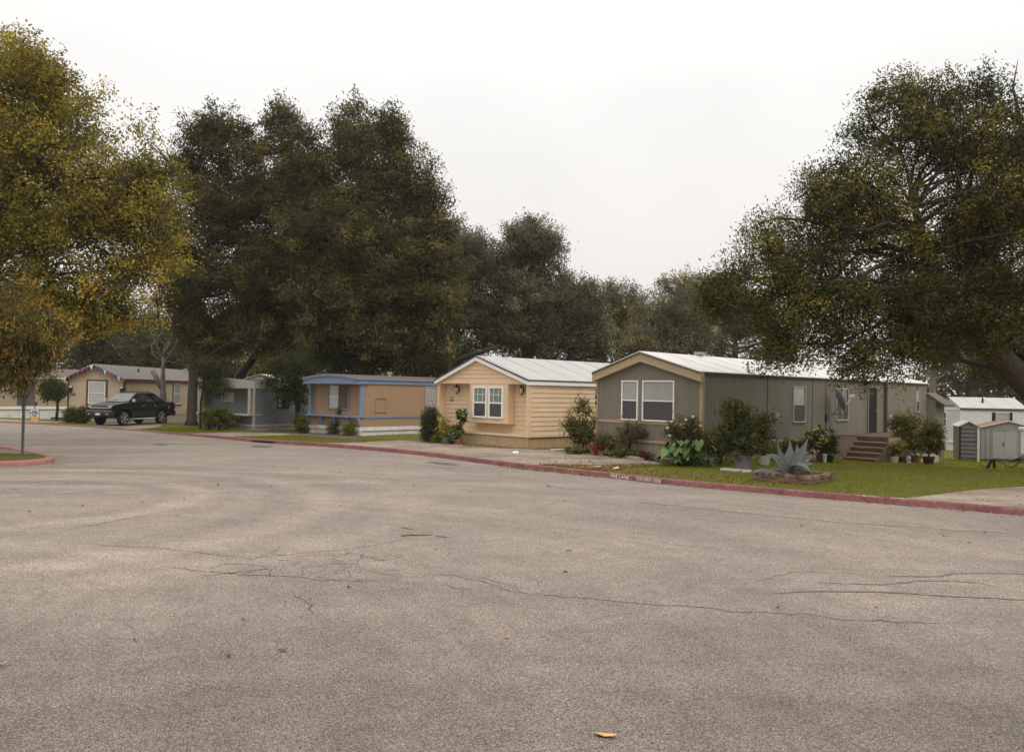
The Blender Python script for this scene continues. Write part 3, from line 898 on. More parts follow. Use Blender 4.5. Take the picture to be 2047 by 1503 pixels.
GREY_SKIRT = mat('grey_skirting', (0.35, 0.32, 0.29), 0.8, 0.12, 3, stain=(0.2, 0.18, 0.16), stain_amt=0.5)
BEIGE = mat('beige_siding', (0.45, 0.36, 0.258), 0.75, 0.07, 2, stain=(0.36, 0.28, 0.19), stain_amt=0.3)
MAROON = mat('maroon_trim', (0.12, 0.045, 0.032), 0.6, 0.15, 4)
GREYROOF = mat('grey_shingle', (0.14, 0.128, 0.118), 0.9, 0.2, 14, bump=0.4, bscale=60, stain=(0.13, 0.12, 0.11), stain_amt=0.4)
BROWNROOF = mat('brown_shingle', (0.115, 0.09, 0.073), 0.9, 0.25, 14, bump=0.4, bscale=60)
DARKEDGE = mat('dark_drip_edge', (0.06, 0.055, 0.05), 0.7, 0.3, 5)
BLIND = mat('window_blind', (0.40, 0.39, 0.39), 0.3, 0.07, 5, spec=0.6, coat=0.5)
BLIND_DIM = mat('dim_blind', (0.31, 0.30, 0.29), 0.25, 0.1, 4, spec=0.6, coat=0.6)
SCREEN = mat('window_screen', (0.055, 0.052, 0.056), 0.45, 0.15, 6, spec=0.4, coat=0.25)
GLASS_DK = mat('dark_glass', (0.03, 0.036, 0.033), 0.12, 0.3, 3, spec=0.8, coat=0.6)
GREENGLASS = mat('green_curtain_glass', (0.13, 0.165, 0.13), 0.15, 0.55, 5, spec=0.7, coat=0.6, stretch=(4, 4, 0.7))
DARKDOOR = mat('dark_door', (0.02, 0.02, 0.024), 0.7, 0.15, 3, spec=0.1)
BROWNWOOD = mat('weathered_brown_wood', (0.10, 0.066, 0.045), 0.85, 0.3, 6, stain=(0.07, 0.04, 0.028), stain_amt=0.5, stretch=(1, 1, 1))
PALEWOOD = mat('pale_weathered_wood', (0.36, 0.29, 0.21), 0.85, 0.2, 5, stain=(0.22, 0.17, 0.12), stain_amt=0.5)
BLACKMETAL = mat('black_metal', (0.016, 0.015, 0.015), 0.5, 0.2, 8)
GALV = mat('galvanised_metal', (0.42, 0.41, 0.40), 0.4, 0.15, 8, metal=0.6)
GREYMETAL = mat('grey_painted_metal', (0.26, 0.245, 0.225), 0.5, 0.08, 3, stain=(0.17, 0.14, 0.115), stain_amt=0.4)
RUST = mat('rusty_roof_metal', (0.33, 0.17, 0.10), 0.75, 0.25, 4, stain=(0.42, 0.36, 0.3), stain_scale=1.6, stain_amt=0.8, stretch=(3, 0.5, 1))
LAMPGLASS = mat('frosted_lamp_glass', (0.6, 0.58, 0.52), 0.3, 0.1, 5)

class House:
    """local frame: x along the front wall, y into the lot, z world height (root stands at the front ground level)"""
    def __init__(self, name, label, fr, W, rz, L):
        r = math.radians(rz); ux = Vector((math.cos(r), math.sin(r))); O = Vector(fr) - ux * W / 2
        self.W, self.L, self.O, self.ux, self.uy = W, L, O, ux, Vector((-ux.y, ux.x))
        self.z0 = round(lz(O.x, O.y), 3)
        self.root = thing(name, label, 'mobile home', (O.x, O.y, self.z0), r)
    def ground(self, x, y):
        p = self.O + self.ux * x + self.uy * y
        return lz(p.x, p.y)
    def P(self, side, s, z, d=0.0):
        if side == 'f': return Vector((s, -d, z))
        if side == 'b': return Vector((-s, self.L + d, z))
        if side == 'r': return Vector((self.W / 2 + d, s, z))
        return Vector((-self.W / 2 - d, self.L - s, z))
    def fbox(self, mb, side, s0, s1, z0, z1, d0, d1):
        c = self.P(side, (s0 + s1) / 2, (z0 + z1) / 2, (d0 + d1) / 2)
        u = self.P(side, 1, 0) - self.P(side, 0, 0); n = self.P(side, 0, 0, 1) - self.P(side, 0, 0)
        mb.obox(c, u, (0, 0, 1), n, (s1 - s0) / 2, (z1 - z0) / 2, (d1 - d0) / 2)
    def each(self, mb, name, m, parent=None):
        for q in mb.pieces(): self.part(q, name, m, parent)
    def part(self, mb, name, m, parent=None, smooth=False):
        o = mb.build(name, m, parent or self.root, smooth, dz=-self.z0)
        return o
    def grooved(self, mb, side, s0, s1, zb, zt, pitch=0.2, gw=0.014, gd=0.006, d=0.0, extra=(), phase=0.0):
        """vertical-grooved panel siding; zb, zt constant or functions of s"""
        fb = zb if callable(zb) else (lambda s: zb); ft = zt if callable(zt) else (lambda s: zt)
        br = [(s0, d)]
        s = s0 + pitch * (0.5 + phase)
        while s < s1 - gw * 2:
            br += [(s - gw / 2, d), (s - gw / 4, d - gd), (s + gw / 4, d - gd), (s + gw / 2, d)]
            s += pitch
        br.append((s1, d))
        for e_ in extra: br.append((e_, d))
        br.sort(key=lambda q: q[0])
        vs = []
        for s, dd in br: vs += [self.P(side, s, fb(s), dd), self.P(side, s, ft(s), dd)]
        mb.add(vs, [(2 * i, 2 * i + 2, 2 * i + 3, 2 * i + 1) for i in range(len(br) - 1)])
    def lapped(self, mb, side, s0, s1, zb, zt, xl, xr, ex=0.18, lip=0.022, d=0.0):
        z = zb
        while z < zt - 0.02:
            z1 = min(z + ex, zt)
            a0, a1 = xl(z), xr(z); b0, b1 = xl(z1), xr(z1)
            P = self.P
            mb.quad(P(side, a0, z, d + lip), P(side, a1, z, d + lip), P(side, b1, z1, d), P(side, b0, z1, d))
            mb.quad(P(side, a0, z, d), P(side, a1, z, d), P(side, a1, z, d + lip), P(side, a0, z, d + lip))
            z = z1
    def skirt(self, zt, m, pitch=0.3, d=-0.03, sides='frlb', front=None):
        mb = MB()
        for sd in sides:
            W2 = self.W / 2
            if sd == 'f': self.grooved(mb, 'f', -W2, W2, lambda s: self.ground(s, 0) - 0.1, zt, pitch, 0.025, 0.02, d)
            if sd == 'b': self.grooved(mb, 'b', -W2, W2, -2.5, zt, pitch, 0.025, 0.02, d)
            if sd == 'r': self.grooved(mb, 'r', 0, self.L, lambda s: self.ground(W2, s) - 0.15, zt, pitch, 0.025, 0.02, d)
            if sd == 'l': self.grooved(mb, 'l', 0, self.L, lambda s: self.ground(-W2, self.L - s) - 0.15, zt, pitch, 0.025, 0.02, d)
        return self.part(mb, 'skirting', m)
    def window(self, side, s0, s1, z0, z1, fm, up, lo, mid=None, fw=0.045, d=0.05, grid=None, vert=False, label=None):
        mb = MB(); F = self.fbox
        F(mb, side, s0, s0 + fw, z0, z1, -0.01, d); F(mb, side, s1 - fw, s1, z0, z1, -0.01, d)
        F(mb, side, s0 + fw, s1 - fw, z1 - fw, z1, -0.01, d - 0.002); F(mb, side, s0 + fw, s1 - fw, z0, z0 + fw, -0.01, d + 0.012)
        zm = mid
        if mid and not vert: F(mb, side, s0 + fw, s1 - fw, mid - fw * 0.4, mid + fw * 0.4, 0.0, d - 0.008)
        if mid and vert: F(mb, side, mid - fw * 0.4, mid + fw * 0.4, z0 + fw, z1 - fw, 0.0, d - 0.008)
        if grid:
            gx, gz = grid; zl = mid if (mid and not vert) else z0
            for k in range(1, gx):
                q = s0 + (s1 - s0) * k / gx; F(mb, side, q - 0.008, q + 0.008, zl + fw * 0.4, z1 - fw, 0.012, 0.026)
            for k in range(1, gz):
                q = zl + (z1 - zl) * k / gz; F(mb, side, s0 + fw, s1 - fw, q - 0.008, q + 0.008, 0.012, 0.024)
        w = self.part(mb, 'window', fm)
        if label: w['label'] = label
        def pane(nm, a, b_, c, e_, m, dd):
            q = MB(); F(q, side, a, b_, c, e_, 0.004, dd); self.part(q, nm, m, w)
        if mid and not vert:
            pane('pane', s0 + fw, s1 - fw, mid + fw * 0.4, z1 - fw, up, 0.014); pane('screen', s0 + fw, s1 - fw, z0 + fw, mid - fw * 0.4, lo, 0.018)
        elif mid:
            pane('pane', s0 + fw, mid - fw * 0.4, z0 + fw, z1 - fw, up, 0.014); pane('screen', mid + fw * 0.4, s1 - fw, z0 + fw, z1 - fw, lo, 0.018)
        else:
            pane('pane', s0 + fw, s1 - fw, z0 + fw, z1 - fw, up, 0.014)
        return w
    def gable_roof(self, ze, zr, xr, m, oh_f=0.12, oh_b=0.1, oh_s=0.06, th=0.05, xe=None):
        """two slopes; xr ridge offset"""
        W2 = (xe or self.W / 2) + oh_s; mb = MB()
        y0, y1 = -oh_f, self.L + oh_b
        sl = (zr - ze) / (W2 - oh_s)
        zl = ze - sl * oh_s
        for sgn in (-1, 1):
            a = Vector((xr, y0, zr)); b_ = Vector((sgn * W2, y0, zl))
            c = Vector((sgn * W2, y1, zl)); e_ = Vector((xr, y1, zr)); dn = Vector((0, 0, -th))
            P8 = [a, b_, c, e_, a + dn, b_ + dn, c + dn, e_ + dn]
            fs = [(0, 1, 2, 3), (7, 6, 5, 4), (0, 4, 5, 1), (1, 5, 6, 2), (2, 6, 7, 3)]
            if sgn < 0: fs = [f[::-1] for f in fs]
            mb.add(P8, fs)
        return self.part(mb, 'roof', m)
    def roof_pipe(self, x, y, z, r, h, m, roof, name='roof_vent', cap=True):
        mb = MB()
        prof = [(r, -0.2), (r, h * 0.65), (r * 1.5, h * 0.66), (r * 1.5, h * 0.95), (r * 1.1, h)] if cap else [(r * 1.5, -0.1), (r * 1.4, 0.03), (r, 0.05), (r, h)]
        mb.lathe((x, y, z), prof, 10)
        return self.part(mb, name, m, roof)
    def wall_lamp(self, side, s, z, m, g, h=0.34, kind='lantern'):
        mb = MB(); c = self.P(side, s, z)
        n = self.P(side, 0, 0, 1) - self.P(side, 0, 0)
        self.fbox(mb, side, s - 0.045, s + 0.045, z - 0.1, z + 0.1, 0.0, 0.03)
        q = c + n * 0.14
        if kind == 'lantern':
            mb.tube([c + n * 0.02 + Vector((0, 0, -0.06)), c + n * 0.08 + Vector((0, 0, -0.16)), q + Vector((0, 0, -0.13))], 0.014, 5)
            mb.lathe((q.x, q.y, q.z), [(0.03, -h * 0.42), (0.055, -h * 0.36), (0.06, -h * 0.33)], 8)
            mb.lathe((q.x, q.y, q.z), [(0.095, h * 0.18), (0.07, h * 0.28), (0.03, h * 0.36), (0.012, h * 0.5)], 8)
            mb.lathe((q.x, q.y, q.z), [(0.006, -h * 0.62), (0.018, -h * 0.44)], 6)
            for k in range(4):
                a = math.pi / 4 + k * math.pi / 2
                mb.tube([q + Vector((0.058 * math.cos(a), 0.058 * math.sin(a), -h * 0.34)), q + Vector((0.085 * math.cos(a), 0.085 * math.sin(a), h * 0.19))], 0.008, 4)
        else:
            mb.lathe((q.x, q.y, q.z), [(0.045, -0.3), (0.06, -0.28), (0.085, 0.0), (0.1, 0.03)], 10)
        o = self.part(mb, 'wall_lamp', m)
        gb = MB()
        if kind == 'lantern': gb.lathe((q.x, q.y, q.z), [(0.05, -h * 0.33), (0.078, h * 0.17)], 8)
        else: gb.lathe((q.x, q.y, q.z), [(0.08, 0.03), (0.085, 0.06), (0.075, 0.1), (0.05, 0.12)], 10)
        self.part(gb, 'lamp_glass', g, o)
        return o
    def number(self, s, side, px, z, size, m, d=0.02, vertical=False):
        root = self.root
        t = text_mesh('house_number', s if not vertical else '\n'.join(s), size, m, root, 0.004, bold=0.006)
        r = {'f': 0.0, 'r': math.pi / 2}[side]
        p = self.P(side, px, z, d)
        t.matrix_local = Matrix.Translation((p.x, p.y, p.z - self.z0)) @ Matrix.Rotation(r, 4, 'Z') @ Matrix.Rotation(math.pi / 2, 4, 'X')
        return t

NUMM = mat('number_black', (0.03, 0.025, 0.022), 0.6)

# --- olive home on the right
h = House('mobile_home', 'long olive grey mobile home with white roof and tan trim, behind the flower bed', (5.96, 26), 4.27, -45.8, 18.9)
FL, EV, RG = 0.79, 3.07, 3.73
W2 = h.W / 2; XR = -0.15
gt = lambda s: (EV + (RG - EV) * (1 - abs(s - XR) / (W2 - XR if s > XR else W2 + XR)) - 0.06)
mb = MB()
h.grooved(mb, 'f', -W2, W2, FL, gt, 0.203, extra=(XR,))
h.grooved(mb, 'b', -W2, W2, FL, lambda s: gt(-s), 0.4, extra=(-XR,))
h.grooved(mb, 'r', 0, h.L, FL, EV - 0.02, 0.203); h.grooved(mb, 'l', 0, h.L, FL, EV - 0.02, 0.4)
h.part(mb, 'wall', OLIVE)
h.skirt(FL - 0.09, OLIVE_SKIRT, 0.32)
mb = MB(); F = h.fbox
for sd, a, b_ in (('f', -W2, W2), ('r', 0, h.L), ('l', 0, h.L), ('b', -W2, W2)): F(mb, sd, a, b_, FL - 0.09, FL + 0.0, -0.02, 0.02)
F(mb, 'f', -W2 + 0.06, W2 - 0.09, 1.325, 1.415, -0.01, 0.022)
h.part(mb, 'trim_board', TAN_TRIM)
mb = MB()
F(mb, 'f', -W2 - 0.025, -W2 + 0.055, FL, EV - 0.2, -0.01, 0.03); F(mb, 'f', W2 - 0.085, W2 + 0.025, FL, EV - 0.2, -0.01, 0.03)
F(mb, 'r', 0.0, 0.09, FL, EV - 0.03, -0.01, 0.027); F(mb, 'r', h.L - 0.06, h.L, FL, EV - 0.03, -0.01, 0.02)
h.each(mb, 'corner_trim', TAN_TRIM)
mb = MB()                                                   # deep gable fascia
th = 0.31
for sgn in (-1, 1):
    xe = sgn * (W2 + 0.07); a = (XR, RG - 0.035); b_ = (xe, EV - 0.045)
    for dd in (0,):
        vs = [Vector((a[0], -0.2, a[1])), Vector((b_[0], -0.2, b_[1])), Vector((b_[0], -0.2, b_[1] - th)), Vector((a[0], -0.2, a[1] - th)),
              Vector((a[0], -0.01, a[1])), Vector((b_[0], -0.01, b_[1])), Vector((b_[0], -0.01, b_[1] - th)), Vector((a[0], -0.01, a[1] - th))]
        fs = [(0, 3, 2, 1), (3, 7, 6, 2), (0, 1, 5, 4), (1, 2, 6, 5)]
        if sgn < 0: fs = [f[::-1] for f in fs]
        mb.add(vs, fs)
h.part(mb, 'gable_fascia', TAN_TRIM)
rf = h.gable_roof(EV, RG, XR, WHITE_METAL, oh_f=0.24, oh_s=0.06, th=0.035)
mb = MB()
F(mb, 'r', -0.23, h.L + 0.1, EV - 0.085, EV - 0.045, 0.0, 0.068); F(mb, 'l', -0.1, h.L + 0.23, EV - 0.085, EV - 0.045, 0.0, 0.068)
for sgn in (-1, 1): mb.bar((XR, -0.232, RG - 0.052), (sgn * (W2 + 0.06), -0.232, EV - 0.07), 0.022, 0.035)
h.part(mb, 'drip_edge', DARKEDGE)
y = 1.2; mb = MB()
while y < h.L:
    for sgn in (1,): mb.bar((XR + 0.03, y, RG + 0.002), (W2 + 0.05, y, EV - 0.006), 0.02, 0.006)
    y += 1.22
h.part(mb, 'roof_seam', mat('white_roof_seam', (0.52, 0.505, 0.485), 0.6, 0.06, 2), rf)
mb = MB(); mb.lathe((-0.08, 3.2, RG - 0.1), [(0.1, -0.1), (0.1, 0.14)], 12); mb.box(-0.22, 0.07, 3.05, 3.35, RG + 0.03, RG + 0.12)
h.part(mb, 'roof_vent', GALV, rf)
h.roof_pipe(1.75, 3.4, EV + 0.12, 0.035, 0.32, GREYMETAL, rf, 'vent_pipe', False)
h.window('f', -1.03, -0.34, 1.42, 2.76, WHITE_PAINT, BLIND_DIM, SCREEN, 2.09, label='narrow sash window with lowered blind')
h.window('f', -0.16, 1.11, 1.42, 2.76, WHITE_PAINT, BLIND_DIM, SCREEN, 2.09, label='wide sash window with pale curtain and dark screen')
h.window('r', 5.86, 6.8, 1.37, 2.69, OFFWHITE, BLIND_DIM, SCREEN, 2.02)
h.window('r', 9.35, 10.45, 1.4, 2.68, OFFWHITE, SCREEN, GLASS_DK, 9.9, vert=True)
h.window('r', 17.6, 18.05, 1.7, 2.67, OFFWHITE, BLIND_DIM, SCREEN, 2.2)
mb = MB(); F(mb, 'r', 12.3, 12.39, 0.86, 2.8, -0.01, 0.05); F(mb, 'r', 13.2, 13.29, 0.86, 2.8, -0.01, 0.05); F(mb, 'r', 12.39, 13.2, 2.74, 2.8, -0.01, 0.048)
dfr = h.part(mb, 'door_frame', OLIVE)
mb = MB(); F(mb, 'r', 12.39, 13.2, 0.86, 2.74, -0.01, 0.025); dr = h.part(mb, 'door', DARKDOOR)
mb = MB(); c = h.P('r', 13.1, 1.78, 0.07); mb.lathe((c.x, c.y, c.z), [(0.02, -0.03), (0.035, 0), (0.02, 0.03)], 8)
h.part(mb, 'door_handle', GALV, dr)
mb = MB()
for s in (4.05, 7.4, 8.5): F(mb, 'r', s - 0.012, s + 0.012, FL + 0.02, EV - 0.1, -0.01, 0.012)
h.each(mb, 'panel_joint', mat('dark_joint', (0.05, 0.045, 0.035), 0.9))
h.number('386', 'f', -W2 - 0.02, 2.17, 0.2, NUMM, 0.034, vertical=True)
mb = MB(); F(mb, 'r', 4.45, 4.72, 1.52, 1.74, 0, 0.1); h.part(mb, 'meter_box', GREYMETAL)
# shingled lean-to at the far end
mb = MB()
yb = h.L
for a, b_ in (((-W2 + 0.3, yb), (W2 + 0.0, yb)),):
    out = [(-1.6, -1.2), (W2 + 0.42, -1.2), (W2 + 0.42, 2.25), (W2, 2.52), (-1.6, 2.52)]
    mb.add([(x, yb + 0.06, z) for x, z in out] + [(x, yb + 1.2, z) for x, z in out], [(0, 1, 2, 3, 4), (9, 8, 7, 6, 5)] + [(i + 5, (i + 1) % 5 + 5, (i + 1) % 5, i) for i in range(5)])
lt = h.part(mb, 'lean_to', OLIVE)
mb = MB()
P8 = [(-1.7, yb + 0.02, 2.62), (W2 + 0.0, yb + 0.02, 2.62), (W2 + 0.85, yb + 0.02, 2.06), (W2 + 0.85, yb + 1.35, 2.06), (-1.7, yb + 1.35, 2.62), (W2, yb + 1.35, 2.62)]
vs = [Vector(p) for p in P8]; vs += [Vector((p[0], p[1], p[2] - 0.09)) for p in P8]
mb.add(vs, [(0, 1, 5, 4), (1, 2, 3, 5), (6, 10, 11, 7), (7, 11, 9, 8), (0, 6, 7, 1), (1, 7, 8, 2), (2, 8, 9, 3), (3, 9, 11, 5), (5, 11, 10, 4), (4, 10, 6, 0)])
h.part(mb, 'lean_to_roof', BROWNROOF, lt)
HOME1 = h

# --- yellow home
GREYWHITE_METAL = mat('greyish_metal_roof', (0.37, 0.36, 0.35), 0.6, 0.06, 0.8, stain=(0.29, 0.28, 0.265), stain_scale=0.7, stain_amt=0.4)
h = House('mobile_home', 'yellow lap sided mobile home with white roof and boxed bay window', (0.91, 31.26), 5.4, -45.8, 15.5)
FL, EV, RG = 0.68, 2.74, 3.66; W2 = h.W / 2; XR = -0.2; F = h.fbox
F2 = 2.6                                                    # underside of the projecting gable
mb = MB()
full_l, full_r = (lambda z: -W2), (lambda z: W2)
h.lapped(mb, 'f', -W2, W2, FL, F2, full_l, full_r, 0.178)
h.lapped(mb, 'r', 0, h.L, FL, EV - 0.04, lambda z: -0.36, lambda z: h.L, 0.178); h.lapped(mb, 'l', 0, h.L, FL, EV - 0.04, lambda z: 0.0, lambda z: h.L + 0.36, 0.178)
h.lapped(mb, 'b', -W2, W2, FL, RG - 0.05, lambda z: -W2 if z < EV else -XR * 0 - (W2) * (RG - z) / (RG - EV), lambda z: W2 if z < EV else W2 * (RG - z) / (RG - EV), 0.178)
h.part(mb, 'wall', YELLOW)
mb = MB(); OH = 0.36                                        # gable carried forward over the front wall
gl = lambda z: XR - (W2 + XR + 0.02) * (RG - z) / (RG - EV) if z > EV else -W2 - 0.02
gr_ = lambda z: XR + (W2 - XR + 0.02) * (RG - z) / (RG - EV) if z > EV else W2 + 0.02
h.lapped(mb, 'f', -W2, W2, F2 + 0.06, RG - 0.1, gl, gr_, 0.165, 0.02, OH)
mb.box(-W2 - 0.03, W2 + 0.03, -OH - 0.03, -0.02, F2 - 0.0, F2 + 0.07)
h.part(mb, 'gable', YELLOW)
mb = MB()
for x0, x1 in ((-W2 + 0.002, -W2 + 0.14), (W2 - 0.14, W2 - 0.002)): mb.box(x0, x1, -OH - 0.01, 0.05, FL, F2)
mb.box(W2 + 0.0, W2 + 0.035, -OH, -OH + 0.09, FL, EV - 0.05)
h.each(mb, 'corner_trim', YELLOW)
mb = MB(); F(mb, 'f', -W2 - 0.03, W2 + 0.03, FL - 0.07, FL + 0.02, -0.02, OH + 0.03); F(mb, 'r', -OH, h.L, FL - 0.07, FL + 0.02, -0.02, 0.04)
h.part(mb, 'trim_board', YELLOW)
mb = MB(); h.grooved(mb, 'f', -W2, W2, lambda s: h.ground(s, -OH) - 0.1, FL - 0.07, 0.155, 0.025, 0.02, OH - 0.02); h.grooved(mb, 'r', -OH + 0.02, 0, lambda s: h.ground(W2, s) - 0.15, FL - 0.07, 0.155, 0.025, 0.02, -0.03)
h.part(mb, 'skirting', YELLOW_SKIRT)
h.skirt(FL - 0.07, YELLOW_SKIRT, 0.155, sides='rlb')
rf = h.gable_roof(EV + 0.06, RG + 0.06, XR, GREYWHITE_METAL, oh_f=OH + 0.1, oh_s=0.05, th=0.03)
mb = MB()
for sgn in (-1, 1):
    xe = sgn * (W2 + 0.05)
    vs = []
    for dy in (-OH - 0.125, -OH - 0.03):
        vs += [Vector((XR, dy, RG + 0.0)), Vector((xe, dy, EV - 0.03)), Vector((xe, dy, EV - 0.17)), Vector((XR, dy, RG - 0.14))]
    fs = [(0, 3, 2, 1), (3, 7, 6, 2), (0, 1, 5, 4), (1, 2, 6, 5), (4, 5, 6, 7)]
    if sgn < 0: fs = [f[::-1] for f in fs]
    mb.add(vs, fs)
F(mb, 'r', -OH - 0.1, h.L, EV - 0.17, EV - 0.035, 0.01, 0.1); F(mb, 'l', 0, h.L + OH + 0.1, EV - 0.17, EV - 0.035, 0.01, 0.1)
h.part(mb, 'fascia', WHITE_PAINT)
mb = MB()
for sgn in (-1, 1): mb.bar((XR, -OH - 0.13, RG + 0.045), (sgn * (W2 + 0.06), -OH - 0.13, EV + 0.0), 0.03, 0.05)
F(mb, 'r', -OH - 0.12, h.L, EV - 0.03, EV + 0.005, 0.05, 0.112); F(mb, 'l', 0, h.L + OH, EV - 0.03, EV + 0.005, 0.05, 0.112)
h.part(mb, 'drip_edge', DARKEDGE)
mb = MB(); y = -0.3
while y < h.L:
    mb.bar((XR + 0.02, y, RG + 0.063), (W2 + 0.09, y, EV + 0.028), 0.03, 0.014); y += 1.25
h.part(mb, 'roof_seam', mat('grey_roof_seam', (0.34, 0.33, 0.32), 0.7, 0.1, 2), rf)
mb = MB()                                                   # bay box under the gable
mb.box(-0.62, 1.58, -OH - 0.02, -0.022, 1.13, F2 - 0.002)
mb.box(-0.66, 1.62, -OH - 0.06, -0.022, 1.07, 1.135)
bay = h.part(mb, 'bay_window', YELLOW)
P0 = h.P
h.P = lambda side, s, z, d=0.0: P0(side, s, z, d + OH + 0.02)
for s0, s1 in ((-0.4, 0.42), (0.52, 1.34)):
    w = h.window('f', s0, s1, 1.26, 2.5, WHITE_PAINT, GREENGLASS, SCREEN, 1.86, grid=(3, 2), fw=0.07)
    w.parent = bay
h.P = P0
for s in (-1.72, 2.06): h.wall_lamp('f', s, 2.38, BLACKMETAL, LAMPGLASS, 0.4)
mb = MB(); F(mb, 'f', -2.28, -2.08, 1.88, 2.04, 0.0, 0.03); pl = h.part(mb, 'number_plaque', NUMM)
t = h.number('43', 'f', -2.18, 1.96, 0.13, WHITE_PAINT, 0.036)

# --- tan home with blue trim
h = House('mobile_home', 'tan mobile home with blue trim and white skirting between two homes', (-6.87, 37.8), 3.78, -40, 14)
FL, EV = 0.56, 2.78; W2 = h.W / 2; F = h.fbox
bow = lambda s: EV + 0.18 * math.cos(max(-1, min(1, s / (W2 + 0.1))) * math.pi / 2)
mb = MB(); RC = 0.2                                         # front wall recessed between the blue wing walls
h.grooved(mb, 'f', -W2, W2, FL, 2.6, 0.1, 0.018, 0.01, d=-RC)
h.grooved(mb, 'f', -W2, W2, FL, 1.0, 0.1, 0.018, 0.01, d=0.0)
h.grooved(mb, 'r', 0, h.L, FL, EV - 0.2, 0.1, 0.018, 0.01); h.grooved(mb, 'l', 0, h.L, FL, EV - 0.2, 0.2); h.grooved(mb, 'b', -W2, W2, FL, EV, 0.2)
F(mb, 'f', -W2, W2, 0.94, 0.99, -RC - 0.02, -0.02)
h.part(mb, 'wall', TANWALL)
mb = MB(); n = 16
for i in range(n):                                          # bowed roof
    a, c = -W2 - 0.1 + (h.W + 0.2) * i / n, -W2 - 0.1 + (h.W + 0.2) * (i + 1) / n
    mb.quad((a, -0.3, bow(a) + 0.03), (c, -0.3, bow(c) + 0.03), (c, h.L, bow(c) + 0.03), (a, h.L, bow(a) + 0.03))
rf = h.part(mb, 'roof', BROWNROOF, smooth=True)
mb = MB()
for i in range(n):
    a, c = -W2 - 0.12 + (h.W + 0.24) * i / n, -W2 - 0.12 + (h.W + 0.24) * (i + 1) / n
    mb.quad((a, -0.32, EV - 0.22), (c, -0.32, EV - 0.22), (c, -0.32, bow(c) + 0.02), (a, -0.32, bow(a) + 0.02))
    mb.obox(((a + c) / 2, -0.34, (bow(a) + bow(c)) / 2 - 0.02), (c - a, 0, bow(c) - bow(a)), (0, 1, 0), (0, 0, 1), 0.5, 0.02, 0.05)
mb.box(-W2 - 0.12, W2 + 0.12, -0.345, -0.02, EV - 0.25, EV - 0.2)
mb.quad((-W2 - 0.12, -0.32, EV - 0.235), (-W2 - 0.12, -RC * 0 + 0.42, EV - 0.235), (W2 + 0.12, 0.42, EV - 0.235), (W2 + 0.12, -0.32, EV - 0.235))
F(mb, 'r', -0.32, h.L, EV - 0.23, EV - 0.05, 0.0, 0.06); F(mb, 'r', -0.34, h.L, EV - 0.05, EV + 0.03, 0.02, 0.12)
F(mb, 'l', 0, h.L + 0.32, EV - 0.23, EV + 0.03, 0.0, 0.1)
h.part(mb, 'fascia', BLUE_TRIM)
mb = MB()
for sg in (-1, 1):
    x0, x1 = (W2 - 0.07, W2 + 0.03) if sg > 0 else (-W2 - 0.03, -W2 + 0.07)
    mb.box(x0, x1, -0.02, RC, 0.98, EV - 0.25)
mb.box(W2 - 0.3, W2 - 0.07, RC - 0.05, RC - 0.002, 1.0, EV - 0.25)
h.each(mb, 'wing_wall', BLUE_TRIM)
mb = MB(); mb.box(-W2 - 0.14, W2 + 0.06, -0.2, RC - 0.005, 1.0, 1.08); h.part(mb, 'shelf', BLUE_TRIM)
for sx in (-W2 + 0.0, -W2 + 1.05, -W2 + 2.05, W2 - 0.75, W2 - 0.02):
    mb = MB(); mb.prism([(-0.19, 1.0), (-0.012, 1.0), (-0.012, FL + 0.05), (-0.04, FL + 0.05)], sx - 0.06, sx + 0.06); h.part(mb, 'bracket', BLUE_TRIM)
mb = MB(); F(mb, 'r', 0.03, h.L, 0.98, 1.07, 0, 0.03); h.part(mb, 'belt_trim', BLUE_TRIM)
sk = h.skirt(FL - 0.16, DIRTY_WHITE, 0.16, sides='rlb')
mb = MB()
for sd, a, b_ in (('r', 0, h.L), ('f', -W2, W2)): F(mb, sd, a, b_, FL - 0.16, FL + 0.01, -0.02, 0.03)
h.part(mb, 'skirt_board', DIRTY_WHITE)
mb = MB()                                                   # open block screen under the front
zz = h.ground(0, 0) - 0.05
for row in range(2):
    z0 = zz + row * 0.19
    s = -W2 + (0.1 if row else 0)
    while s < W2 - 0.15:
        for (a, b_, c, d_) in ((0, 0.2, 0, 0.03), (0, 0.2, 0.15, 0.18), (0, 0.03, 0.03, 0.15), (0.17, 0.2, 0.03, 0.15), (0.085, 0.115, 0.03, 0.15)):
            F(mb, 'f', s + a, s + b_, z0 + c, z0 + d_, -0.12, 0.0)
        s += 0.205
h.part(mb, 'block_screen', DIRTY_WHITE)
P0 = h.P; h.P = lambda side, s, z, d=0.0: P0(side, s, z, d - RC)
h.window('f', -0.68, 0.86, 1.34, 2.52, BLUE_TRIM, BLIND, mat('brown_board', (0.12, 0.08, 0.055), 0.8, 0.2, 6), 0.1, vert=True, fw=0.06)
mb = MB(); F(mb, 'f', -0.6, 0.06, 1.9, 1.94, 0.02, 0.034); h.part(mb, 'sash_bar', WHITE_PAINT)
h.P = P0
h.window('r', 4.05, 4.78, 1.5, 2.5, OFFWHITE, BLIND_DIM, BLIND_DIM, 1.85, grid=(1, 3))
mb = MB(); F(mb, 'r', 4.1, 4.72, 1.17, 1.5, 0, 0.35); ac = h.part(mb, 'air_conditioner', OFFWHITE)
mb = MB(); F(mb, 'r', 4.16, 4.66, 1.2, 1.42, 0.35, 0.362); h.part(mb, 'grille', SCREEN, ac)
mb = MB()
for (a, b_, c, d_) in ((0.88, 1.56, 1.25, 1.28), (0.88, 1.56, 1.88, 1.91), (0.88, 0.91, 1.28, 1.88), (1.53, 1.56, 1.28, 1.88)): F(mb, 'r', a, b_, c, d_, 0, 0.04)
h.part(mb, 'access_panel', TANWALL)
